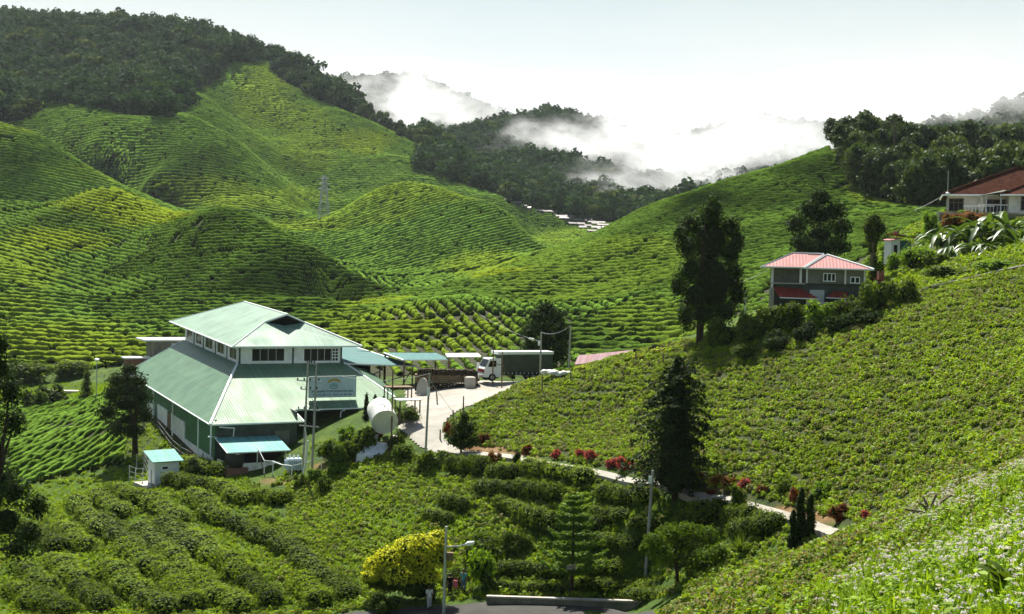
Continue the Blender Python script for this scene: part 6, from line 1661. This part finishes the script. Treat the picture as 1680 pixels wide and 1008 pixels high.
# ------------------------------------------------------------------ single trees on the knoll and along the mountain ridge
KT = []
for v in range(3):
    gg = np.random.default_rng(90 + v); bl = [((0,0,.35),(.45,.45,.4))]
    for i in range(9):
        w = gg.uniform(0, 2*PI); q = gg.uniform(.15,.5); bl.append(((math.cos(w)*q, math.sin(w)*q, gg.uniform(.35,.98)), (gg.uniform(.16,.28),)*2 + (gg.uniform(.13,.22),)))
    KT.append(bl)
m_knoll = leaf_mat('knoll_leaves', (.016,.036,.008), (.06,.10,.018), .28, .5, .25); m_knoll2 = leaf_mat('knoll_leaves_light', (.04,.07,.014), (.11,.16,.03), .3, .5, .25)
KP = []
for v in range(6):
    t = empty('hill_tree', (0,0,0), 0, 'x', 'tree', 'trees of the wooded knoll')
    va, fa = cloud(KT[v % 3], 210, .075, np.random.default_rng(v), .45, .75, .22, -1, 1.5); vb, fb = core_shape(KT[v % 3], .62, 7, 5)
    link('crown', two_mat('crown', va, fa, m_knoll if v < 4 else m_knoll2, vb, fb, LM['core']), t)
    mb = MB(); mb.tube([(0,0,-.15),(.02,0,.3),(0,.02,.7)], [.03,.025,.012], 6)
    for i in range(3): mb.tube([(0,0,.25+.1*i),tuple(np.array(KT[v%3][i+1][0])*.9)], [.014,.006], 4)
    mb.build('trunk', M['bark'], t); KP.append(t)
used = [False]*6
def ktree(P, hm, wm, v, label, group):
    o = KP[v] if not used[v] else copy_tree(KP[v]); used[v] = True
    o.location = P; o.rotation_euler = (0,0,random.uniform(0,6.28)); o.scale = (wm, wm, hm); o['label'] = label; o['group'] = group
    return o
gk = np.random.default_rng(33)
cand = []
for row, (d, n, x0, x1) in enumerate([(285,15,1375,1560),(270,15,1372,1560),(256,14,1400,1575),(243,13,1425,1590),(230,12,1470,1620),(218,10,1500,1680),(300,12,1440,1700),(262,7,1580,1720)]):
    for k in range(n):
        px = x0 + (x1-x0)*(k+.5)/n + gk.uniform(-8,8); P = base(px, d*gk.uniform(.98,1.02)); 
        if P is not None and -40 < float(to_px(P.x,P.y,P.z)[0]) < 1760: cand.append(P)
for k, P in enumerate(cand):
    hm = gk.uniform(6.5, 11.5)
    ktree(P, hm, hm*gk.uniform(.62,.95), int(gk.choice(6, p=(.2,.2,.2,.15,.15,.1))), 'leafy tree in the dense wood on the knoll between big hill and tiled house', 'trees of the wooded knoll')
# bare topped tall tree over the knoll
P = base(1463, 262); s = P.y / F; fy = float(to_px(P.x,P.y,P.z)[1]); hh2 = (fy - 190)*s
it = [(1462,197,8,4),(1454,203,7,4),(1472,203,7,4),(1460,209,9,4),(1470,214,8,4),(1455,215,6,3),(1464,220,6,3)]
tree('emergent_tree', P, hh2, px_blobs(P, 1463, fy, it, g, .6), m_knoll, 'tall thin tree with a sparse open crown above the knoll', .38, 30, .22, 'bark_pale', core=0, fork=.88, shell=.6, seed=31)
# ridge trees
RT = [(445,112),(458,116),(470,121),(482,126),(495,131),(507,136),(520,142),(533,147),(546,154),(556,160),(568,166),(580,172),(592,178),(604,184),(616,190),(628,196),(640,203),(652,210),(663,216),(674,222),(684,228),(694,234),(704,240),(713,246),(722,251),(731,257),(741,263),(752,270),(763,277),(775,285),(690,226),(715,240),(728,248),(745,260),(486,120),(540,146),(598,176),(655,206)]
for k, (px, py) in enumerate(RT):
    dd_ = np.interp(px, [440,500,560,620,700,770], [800,780,755,735,700,660]); P = base(px, dd_*(.985 if k < 30 else .965))
    hm = gk.uniform(5.5, 10); ktree(P, hm, hm*gk.uniform(.6,1.0), int(gk.choice(6)), 'forest tree standing along the mountain ridge line against the misty sky', 'trees along the mountain ridge')
# ------------------------------------------------------------------ people by the road
M['skin'] = flat('skin', (.30, .17, .10), .55, .35, .1, 5)
M['hair'] = flat('black_hair', (.010, .008, .007), .45, .4, .2, 8)
def cloth(name, col): return flat(name, col, .8, .15, .15, 4)
def skin_mesh(name, verts, edges, radii, mat, parent, root=0, sub=2):
    me = bpy.data.meshes.new(name); me.from_pydata(verts, edges, []); me.update(); me.materials.append(mat)
    o = link(name, me, parent)
    s = o.modifiers.new('skin', 'SKIN'); 
    for i, r in enumerate(radii):
        sv = me.skin_vertices[0].data[i] if me.skin_vertices else None
        if sv: sv.radius = r if hasattr(r, '__len__') else (r, r); sv.use_root = (i == root)
    b = o.modifiers.new('sub', 'SUBSURF'); b.levels = sub; b.render_levels = sub
    return o
def ensure_skin(o): pass
def person(P, rz, h, label, shirt, trousers, stride=.16, arm=.2, bag=None, group='people by the road'):
    t = empty('person', P, rz, label, 'person', group); k = h / 1.7
    def S(v): return [tuple(c * k for c in p) for p in v]
    bm_body = [(0,0,.93),(0,.0,1.12),(0,.0,1.36),(0,.0,1.47),(0,.01,1.56),(0,.02,1.66)]
    V = list(bm_body); E = [(0,1),(1,2),(2,3),(3,4),(4,5)]; Rr = [(.13,.10),(.125,.095),(.15,.10),(.055,.055),(.085,.095),(.07,.08)]
    for sx in (-1, 1):
        n = len(V); sw = sx * stride
        V += [(sx*.19,.0,1.38),(sx*.23,sx*arm*.25,1.12),(sx*.24,sx*arm*.75,.90),(sx*.24,sx*arm*.9,.83)]; E += [(2,n),(n,n+1),(n+1,n+2),(n+2,n+3)]; Rr += [(.055,.055),(.042,.042),(.030,.030),(.032,.02)]
        m2 = n + 3
        for f in range(5):                                   # four fingers and a thumb, slightly curled
            q = len(V); ox = (f-1.5)*.016 if f < 4 else 0; ty = .03 if f == 4 else 0
            V += [(sx*.24 + (-sx*.022 if f == 4 else 0), sx*arm*.9 + ox + ty, .79 if f < 4 else .81), (sx*.235 + (-sx*.03 if f == 4 else 0), sx*arm*.9 + ox + ty*1.4, (.755, .745, .748, .758, .785)[f])]
            E += [(m2,q),(q,q+1)]; Rr += [(.009,.009),(.007,.007)]
        n = len(V)
        V += [(sx*.09,.0,.86),(sx*.10,sw*.5+.03,.49),(sx*.10,sw*1.05,.09),(sx*.10,sw*1.05+.13,.035)]; E += [(0,n),(n,n+1),(n+1,n+2),(n+2,n+3)]; Rr += [(.085,.09),(.058,.058),(.04,.04),(.038,.028)]
    me = bpy.data.meshes.new('body'); me.from_pydata(S(V), E, []); me.update(); me.materials.append(M['skin'])
    body = link('body', me, t)
    def fin(o, Rr, lv):
        md = o.modifiers.new('skin', 'SKIN'); md.use_smooth_shade = True
        d = o.data.skin_vertices[0].data
        for i, r in enumerate(Rr): d[i].radius = (r[0]*k, r[1]*k); d[i].use_root = (i == 0)
        sb_ = o.modifiers.new('sub', 'SUBSURF'); sb_.levels = 1; sb_.render_levels = lv
    def mk(nm, V, E, Rr, mat):
        me = bpy.data.meshes.new(nm); me.from_pydata(S(V), E, []); me.update(); me.materials.append(mat); o = link(nm, me, t); 
        if not len(me.skin_vertices): 
            bm = bmesh.new(); bm.from_mesh(me); bm.verts.layers.skin.verify(); bm.to_mesh(me); bm.free()
        fin(o, Rr, 2); return o
    if not len(me.skin_vertices):
        bm = bmesh.new(); bm.from_mesh(me); bm.verts.layers.skin.verify(); bm.to_mesh(me); bm.free()
    fin(body, Rr, 2)
    V = [(0,0,.76),(0,0,1.12),(0,0,1.40)]; E = [(0,1),(1,2)]; Rr = [(.175,.145),(.15,.115),(.175,.12)]
    for sx in (-1, 1):
        n = len(V); V += [(sx*.20,.0,1.385),(sx*.235,sx*arm*.27,1.13)]; E += [(2,n),(n,n+1)]; Rr += [(.075,.075),(.066,.066)]
    mk('shirt', V, E, Rr, shirt)
    V = [(0,0,1.0)]; E = []; Rr = [(.15,.12)]
    for sx in (-1, 1):
        n = len(V); sw = sx*stride; V += [(sx*.09,.0,.85),(sx*.10,sw*.5+.03,.49),(sx*.10,sw*1.0,.12)]; E += [(0,n),(n,n+1),(n+1,n+2)]; Rr += [(.105,.105),(.082,.082),(.068,.068)]
    mk('trousers', V, E, Rr, trousers)
    mb = MB(); 
    prof = [(.03,1.745),(.075,1.72),(.097,1.67),(.100,1.60),(.085,1.545)]
    n = 14
    for (r, z) in prof: mb.v += [(r*math.cos(2*PI*j/n)*.95*k, (r*math.sin(2*PI*j/n)*1.08 - (.012 if z > 1.6 else .035) + .012)*k, z*k) for j in range(n)]
    mb.f += [(i*n+j, (i+1)*n+j, (i+1)*n+(j+1)%n, i*n+(j+1)%n) for i in range(len(prof)-1) for j in range(n) if not (i >= 2 and math.sin(2*PI*(j+.5)/n) > .15)] + [tuple(range(n))]
    mb.build('hair', M['hair'], t, smooth=True)
    mb = MB()
    for sx in (-1, 1): mb.lathe([(.002,-.008),(.011,-.004),(.011,.004),(.002,.008)], 8, (sx*.033*k, .098*k, 1.615*k))
    mb.build('eyes', M['hair'], t); mb = MB(); mb.hexa([(-.014*k,.09*k,1.565*k),(.014*k,.09*k,1.565*k),(.012*k,.125*k,1.57*k),(-.012*k,.125*k,1.57*k),(-.006*k,.09*k,1.61*k),(.006*k,.09*k,1.61*k),(.005*k,.104*k,1.605*k),(-.005*k,.104*k,1.605*k)])
    for sx in (-1, 1): mb.lathe([(.004,-.028*k),(.016*k,-.01*k),(.018*k,.015*k),(.004,.03*k)], 8, (sx*.092*k, .01*k, 1.60*k))
    mb.build('nose_and_ears', M['skin'], t); mb = MB(); mb.box(-.022*k,.022*k,.094*k,.102*k,1.535*k,1.543*k); mb.build('mouth', cloth('lips', (.22,.08,.06)), t)
    mb = MB()
    for sx in (-1, 1): sw = sx*stride*1.05; mb.hexa([((sx*.10-.05)*k,(sw-.08)*k,-.01),((sx*.10+.05)*k,(sw-.08)*k,-.01),((sx*.10+.05)*k,(sw+.2)*k,-.01),((sx*.10-.05)*k,(sw+.2)*k,-.01),((sx*.10-.045)*k,(sw-.07)*k,.09*k),((sx*.10+.045)*k,(sw-.07)*k,.09*k),((sx*.10+.04)*k,(sw+.18)*k,.06*k),((sx*.10-.04)*k,(sw+.18)*k,.06*k)])
    mb.build('shoes', M['black'], t, .01)
    return t
import bmesh
def road_at(px, d): return base(px, d) + Vector((0, 0, .07))
P = road_at(704, 81.5); pw = person(P, R(12), 1.72, 'person in white shirt and pale trousers walking along the road', cloth('white_shirt', (.62,.62,.66)), cloth('pale_trousers', (.48,.47,.52)))
P = road_at(760, 84.5); pb_ = person(P, R(-30), 1.7, 'person in a turquoise shirt behind the leafy bush by the wall', cloth('turquoise_shirt', (.05,.32,.40)), cloth('blue_trousers', (.06,.14,.26)), .06, .1)
P2 = road_at(738, 84); pd = person(P2, R(20), 1.6, 'person in dark clothes beside the street lamp pole', cloth('dark_shirt', (.012,.012,.016)), cloth('dark_trousers', (.014,.014,.02)), .08, .1)
bgp = road_at(747, 84.2); bag = empty('pink_bag', bgp + Vector((0,0,.5)), R(-20), 'pink bag carried between the two people by the wall', 'bag')
mb = MB(); mb.hexa([(-.2,-.09,-.05),(.2,-.09,-.05),(.2,.09,-.05),(-.2,.09,-.05),(-.17,-.06,.5),(.17,-.06,.5),(.17,.06,.5),(-.17,.06,.5)]); mb.build('pouch', cloth('pink_cloth', (.62,.16,.20)), bag, .03)
mb = MB(); mb.tube([(-.1,0,.48),(-.08,0,.66),(0,0,.72),(.08,0,.66),(.1,0,.48)], .014, 6); mb.build('handle', cloth('pink_cloth', (.62,.16,.20)), bag)
# ------------------------------------------------------------------ ground cover nobody could count
def tuft(seed, n, r, h, size, upb=.7, rnd=.7, asp=1.7, lobes=4):
    g = np.random.default_rng(seed); bl = []
    for i in range(lobes):
        w = g.uniform(0, 2*PI); q = g.uniform(.1, .55)*r
        bl.append(((math.cos(w)*q, math.sin(w)*q, h*g.uniform(.25,.55)), (r*g.uniform(.35,.6),)*2 + (h*g.uniform(.35,.55),)))
    return cloud(bl, n//lobes, size, g, upb, rnd, .3, -.6, asp)
CS = {}
for nm, mat in (('lo','tea_lo'),('hi','tea_hi'),('twig','twig')):
    for v in range(2): CS[nm, v] = source('slope_tuft', *tuft(v*3+len(nm), 70, .55, .55, .155), LM[mat])
def blades(seed, n, r, h, w):
    g = np.random.default_rng(seed); V, Fq = [], []
    for k in range(n):
        a = g.uniform(0, 2*PI); q = r*math.sqrt(g.random()); x, y = q*math.cos(a), q*math.sin(a); b = g.uniform(0, 2*PI); hh3 = h*g.uniform(.5,1.2); lean = g.uniform(.1,.6)*hh3
        dx, dy = math.cos(b), math.sin(b); i = len(V)
        V += [(x-dy*w, y+dx*w, 0), (x+dy*w, y-dx*w, 0), (x+dx*lean*.5+dy*w*.7, y+dy*lean*.5-dx*w*.7, hh3*.6), (x+dx*lean*.5-dy*w*.7, y+dy*lean*.5+dx*w*.7, hh3*.6), (x+dx*lean, y+dy*lean, hh3)]
        Fq += [(i, i+1, i+2, i+3)]; Fq += [(i+3, i+2, i+4, i+4)]
    F4 = np.array(Fq); return np.array(V), F4
def meshb(name, V, Fq, mat):
    q = np.array([f for f in Fq if f[2] != f[3]]); t = np.array([f[:3] for f in Fq if f[2] == f[3]])
    return bpy.data.objects.new(name, mesh_np(name, V, [q, t], mat))
CS['grass', 0] = meshb('grass_tuft', *blades(1, 34, .45, .42, .022), LM['grass']); CS['grass', 1] = meshb('grass_tuft', *blades(2, 34, .45, .34, .022), LM['grass'])
for v in range(2): CS['weed', v] = source('weed_tuft', *tuft(50+v, 60, .30, .42, .075, .6, .8, 2.2), LM['weed'])
def flower_head(seed, n=5):
    g = np.random.default_rng(seed); parts = []
    for k in range(n):
        x, y, z = g.normal()*.13, g.normal()*.13, g.uniform(.38,.62)
        parts.append(cloud([((x,y,z),(.055,.055,.035))], 16, .034, g, .9, .6, .3, -.4, 1.2))
    return join(parts)
for v in range(2): CS['flower', v] = source('flower_head', *flower_head(70+v), LM['floret'])
_segs = [(p.x, p.y, q.x, q.y, r) for (p, q, r) in NOGROW]
FACP = [fw_(a, b, 0) for a, b in ((-.3,-.4),(.6,-4.8),(8,-4.8),(8.2,-.4),(10.8,-.4),(11.5,8),(22,9),(24,5),(33,12),(33,52),(-.3,47))]
PLAN.append([(p.x, p.y) for p in FACP])
PLAN.append([(hp.x+a, hp.y+b) for a, b in ((-1.9,-1.9),(1.9,-1.9),(1.9,1.9),(-1.9,1.9))])
PLAN.append([(h0.x-.2, h0.y+.2), (h0.x+10, h0.y+.2), (h0.x+10, h0.y+6.5), (h0.x-.2, h0.y+6.5)])
ROADP = [on(x, y, 70, 100) for x, y in [(380,1040),(600,1016),(760,1003),(950,1001),(1100,1003)]]
for a_, b_ in zip(ROADP[:-1], ROADP[1:]): _segs.append((a_.x, a_.y, b_.x, b_.y, 2.3))
def clear(x, y):
    ok = np.ones(len(x), bool)
    for pl in PLAN: ok &= ~in_poly(x, y, pl)
    for (x0, y0, x1, y1, r) in _segs:
        dx, dy = x1-x0, y1-y0; l2 = dx*dx+dy*dy+1e-9; t = np.clip(((x-x0)*dx+(y-y0)*dy)/l2, 0, 1)
        ok &= (x-x0-t*dx)**2 + (y-y0-t*dy)**2 > r*r
    return ok
def cover(poly, dmin, dmax, spacing, mix, size, label, name, cat, seed, rows=None):
    """fill an outline of the survey with tufts, at an even spacing on the ground"""
    g = np.random.default_rng(seed)
    px = [p[0] for p in poly]; a0 = ae(min(px)-30, 504)[0]-.02; a1 = ae(min(max(px)+30, 1990), 504)[0]+.02
    y0, y1 = dmin*K, dmax*K
    xs = np.arange(min(a0*y0, a0*y1), max(a1*y0, a1*y1), spacing); ys_ = np.arange(y0, y1, spacing)
    X, Y = np.meshgrid(xs, ys_); X = X.ravel() + g.uniform(-.5,.5,X.size)*spacing*.95; Y = Y.ravel() + g.uniform(-.5,.5,Y.size)*spacing*.95
    Z = ground(X, Y); PX, PY = to_px(X, Y, Z)
    ok = in_poly(PX + 8*vnoise(X/3, Y/3, 5), PY, poly) & (PX > -60) & (PX < 1960); X, Y, Z = X[ok], Y[ok], Z[ok]
    ok = clear(X, Y); X, Y, Z = X[ok], Y[ok], Z[ok]
    if rows:
        u_ = (Z + .16*Y + .10*X)/rows + .9*fbm(X/6, Y/6, seed+3, 2); gap = np.abs(u_ - np.floor(u_) - .5) > .40 + .25*vnoise(X/1.3, Y/1.3, seed+5)
        X, Y, Z = X[~gap], Y[~gap], Z[~gap]
    r_ = g.random(len(X)) + (.55*fbm(X/3.5, Y/3.5, seed, 2))
    ks = [k_ for k_, _ in mix]; cw = np.cumsum([w for _, w in mix]); mi = np.clip(np.searchsorted(cw, r_), 0, len(mix) - 1)
    used_ = [k_ for k_ in ks if k_ is not None]; typ = np.full(len(X), -1)
    for i, kind in enumerate(ks):
        if kind is None: continue
        q = mi == i; typ[q] = used_.index(kind) * 2 + (g.random(q.sum()) < .5)
    q = typ >= 0; X, Y, Z, typ = X[q], Y[q], Z[q], typ[q]
    sc = size*g.uniform(.65, 1.35, len(X))*(1 + .5*vnoise(X/2.2, Y/2.2, 8))
    scatter(name, [CS[k_, v] for k_ in used_ for v in (0, 1)], np.stack([X, Y, Z-.03], 1), g.uniform(0, 6.28, len(X)), sc, typ, label, cat, g.normal(size=(len(X), 2))*.18)
    print(name, len(X))
SLOPE = [(740,690),(800,655),(850,630),(900,612),(960,592),(1150,555),(1260,535),(1400,500),(1500,480),(1600,458),(1760,430),(2050,380),(2050,720),(1760,830),(1580,845),(1470,880),(1400,890),(1340,855),(1240,825),(1120,795),(1000,770),(850,742),(770,735)]
cover(SLOPE, 55, 134, .34, [('lo',.36),('hi',.40),('twig',.20),(None,.04)], .66, 'low leafy tea and brownish twigs over the whole right hand slope', 'slope_tea', 'tea plants', 101, 1.0)
BANK = [(650,742),(740,750),(850,758),(1000,785),(1120,808),(1240,838),(1340,868),(1340,905),(1200,960),(1090,1000),(1085,985),(800,985),(790,998),(700,1004),(560,1012),(440,1016),(470,860),(470,800),(500,745),(545,715),(440,800)]
cover(BANK, 60, 142, .42, [('lo',.46),('hi',.36),('twig',.06),('grass',.12)], .70, 'mixed green leafy cover on the bank between path and road', 'bank_cover', 'ground cover', 102)
LEFT = [(-60,800),(60,830),(200,800),(260,800),(420,790),(470,860),(440,1012),(440,1080),(-60,1080)]
cover(LEFT, 62, 124, .46, [('hi',.36),('lo',.26),('grass',.30),(None,.08)], .62, 'weeds and grass between the hedges of the lower left slope', 'weed_cover', 'ground cover', 103)
cover([(-60,775),(120,745),(205,700),(215,660),(260,690),(340,760),(420,790),(200,815),(60,850),(-60,850)], 100, 150, .6, [('grass',.6),('hi',.25),(None,.15)], .7, 'grass and weeds beside the factory and pump hut', 'grass_cover', 'grass', 104)
cover([(-60,640),(200,625),(200,650),(100,680),(-60,700)], 145, 200, .8, [('grass',.8),(None,.2)], .9, 'short lawn grass on the valley floor left of the factory', 'lawn_grass', 'grass', 105)
cover([(1150,590),(1190,550),(1260,505),(1410,445),(1450,400),(1490,350),(1760,340),(1760,470),(1600,458),(1500,484),(1400,514),(1260,562)], 104, 168, .62, [('hi',.5),('lo',.3),('grass',.2)], 1.0, 'leafy garden growth round the houses on the upper slope', 'garden_cover', 'ground cover', 106)
cover([(1080,1100),(1085,1000),(1200,955),(1300,912),(1400,872),(1480,842),(1580,795),(1760,725),(2050,600),(2050,1300)], 31, 80, .33, [('twig',.30),('lo',.36),('hi',.30),(None,.04)], .58, 'low twiggy tea and weeds on the near slope edge', 'near_cover', 'tea plants', 107)
cover([(1080,1300),(1240,1100),(1300,1000),(1420,925),(1500,850),(1600,790),(1760,725),(2050,600),(2050,1500),(1080,1500)], 9, 44, .20, [('weed',.70),('grass',.20),(None,.10)], .80, 'lush meadow weeds on the near slope at the lower right', 'meadow_weeds', 'weeds', 108)
cover([(1200,1300),(1300,1010),(1420,935),(1500,850),(1600,790),(1760,735),(2050,620),(2050,1500)], 9, 46, .36, [('flower',.30),(None,.70)], .85, 'pale lilac flower heads dotted over the near meadow', 'meadow_flowers', 'flowers', 109)
# broad leaved plants and reeds in the near meadow
for k, (px, py, n, L_, w, lb) in enumerate([(1655,975,14,.75,.13,'broad leaved dark green plant in the meadow corner'),(1600,985,12,.6,.10,'broad leaved plant left of the meadow corner'),(1420,1000,12,.55,.10,'pale broad leaved plant at the bottom edge of the meadow'),(1350,985,10,.5,.08,'small broad leaved plant at the lower left of the meadow'),(1560,940,16,.8,.03,'tuft of long grass blades in the middle of the meadow'),(1480,905,14,.8,.03,'tuft of long grass blades near the dead branches'),(1640,880,16,.7,.03,'tuft of long blades at the right of the meadow')]):
    P = on(px, py, 9, 60)
    if P is None: continue
    t = empty('meadow_plant', P, 0, lb, 'plant', 'larger plants of the near meadow'); v, f = rosette(n, L_, w, .6, 200+k, .05, .5)
    link('leaves', mesh_np('leaves', v, f, LM['mid'] if k in (0, 1) else LM['weed'], True), t)
# ------------------------------------------------------------------ haze
hz = MB(); hz.box(-1100, 1100, -40, 1900, -120, 330)
m_h, nt = new_mat('haze_air')
pv = nd(nt, 'ShaderNodeVolumePrincipled'); pv.inputs['Color'].default_value = (.82, .92, .97, 1); pv.inputs['Density'].default_value = .000035
pv.inputs['Anisotropy'].default_value = .3
o_ = nd(nt, 'ShaderNodeOutputMaterial'); L(nt, pv.outputs[0], o_.inputs['Volume'])
hzo = hz.build('haze', m_h); hzo['kind'] = 'stuff'
# ------------------------------------------------------------------ drifting mist on the far hills
def mist(px, py, d, rx, ry, rz_, dens, seed, label):
    c = at(px, py, d)
    mb = MB(); n, m_ = 20, 12
    mb.lathe([(math.cos(p), math.sin(p)) for p in np.linspace(-PI/2+.05, PI/2-.05, m_)], n)
    m, nt = new_mat('mist')
    P = opos(nt); ln = nd(nt, 'ShaderNodeVectorMath'); ln.operation = 'LENGTH'; L(nt, P, ln.inputs[0])
    mp = nd(nt, 'ShaderNodeMapping'); mp.inputs['Scale'].default_value = (rx/42, ry/42, rz_/24); mp.inputs['Location'].default_value = (seed*3.7, seed*1.3, seed*2.1); L(nt, P, mp.inputs[0])
    nz = noise(nt, 1.0, 5, .62, mp.outputs[0])
    fall = math_(nt, 'SUBTRACT', 1.0, ln.outputs['Value'])
    dn = math_(nt, 'MULTIPLY', math_(nt, 'ADD', math_(nt, 'MULTIPLY', fall, 1.5), math_(nt, 'MULTIPLY', math_(nt, 'SUBTRACT', nz, .56), 5.0)), dens, None, True)
    dn = math_(nt, 'MINIMUM', math_(nt, 'MAXIMUM', math_(nt, 'MULTIPLY', math_(nt, 'ADD', math_(nt, 'MULTIPLY', fall, 1.3), math_(nt, 'MULTIPLY', math_(nt, 'SUBTRACT', nz, .55), 6.5)), dens), 0), dens*1.6)
    dn = math_(nt, 'MULTIPLY', dn, math_(nt, 'MINIMUM', math_(nt, 'MULTIPLY', math_(nt, 'MAXIMUM', fall, 0), 5), 1))
    pv = nd(nt, 'ShaderNodeVolumePrincipled'); pv.inputs['Color'].default_value = (.97, .985, 1, 1); L(nt, dn, pv.inputs['Density']); pv.inputs['Anisotropy'].default_value = .45
    o_ = nd(nt, 'ShaderNodeOutputMaterial'); L(nt, pv.outputs[0], o_.inputs['Volume'])
    o = mb.build('mist', m, None, loc=c); o.scale = (rx, ry, rz_); tag(o, label, 'mist', None, 'stuff')
mist(690, 178, 1050, 130, 170, 44, .007, 1, 'white mist pouring off the highest far hill')
mist(1110, 258, 900, 175, 110, 50, .016, 2, 'white mist bank drifting over the middle far forest')
mist(1290, 235, 960, 150, 130, 56, .0055, 3, 'thin mist over the far right hill')
mist(1640, 190, 480, 60, 40, 16, .012, 4, 'faint mist on the forest at the upper right')
mist(1130, 300, 700, 95, 60, 26, .016, 5, 'low grey mist clinging to the forest behind the big right hill')
mist(930, 235, 880, 60, 80, 26, .006, 6, 'thin wisp of mist in front of the middle far forest')
# ------------------------------------------------------------------ unseen cloud lumps added overhead, aimed to shade patches of the hills
m_c, nt = new_mat('shade_cloud_white')
df = nd(nt, 'ShaderNodeBsdfDiffuse'); df.inputs[0].default_value = (.9, .9, .9, 1); tr_ = nd(nt, 'ShaderNodeBsdfTransparent'); mxs = nd(nt, 'ShaderNodeMixShader'); mxs.inputs[0].default_value = .15
L(nt, tr_.outputs[0], mxs.inputs[1]); L(nt, df.outputs[0], mxs.inputs[2]); o_ = nd(nt, 'ShaderNodeOutputMaterial'); L(nt, mxs.outputs[0], o_.inputs[0])
gc = np.random.default_rng(12); parts = []
for (px, py, d, r, n) in [(360,400,262,9,5),(430,380,268,10,5),(500,430,258,10,6),(400,450,245,12,6),(470,480,240,11,4),(330,450,250,9,4),(1150,330,262,13,6),(1240,310,270,13,6),(1330,285,270,12,6),(1200,370,236,13,6),(1290,350,236,13,6),(1080,380,262,10,5),(1380,300,266,12,5),(60,270,410,18,6),(130,310,400,15,5),(20,330,395,18,5),(350,250,520,18,6),(300,290,500,16,5),(520,300,600,20,5)]:
    a_, e_ = ae(px, py); P = Vector((a_*d*K, d*K, 0)); P.z = gz(P.x, P.y); t_ = (430 - P.z) / sdir.z; c = P + sdir * t_
    bl = [((c.x + gc.normal()*r*.8, c.y + gc.normal()*r*.8, c.z + gc.uniform(-.2, .6)*r), (r*gc.uniform(.45, .9),)*2 + (r*gc.uniform(.35, .6),)) for _ in range(max(2, n // 2))]
    parts.append(core_shape(bl, 1.0, 14, 9))
V, Fq = join(parts); co_ = link('added_shade_clouds', mesh_np('added_shade_clouds', V, Fq, m_c, True)); co_['kind'] = 'structure'
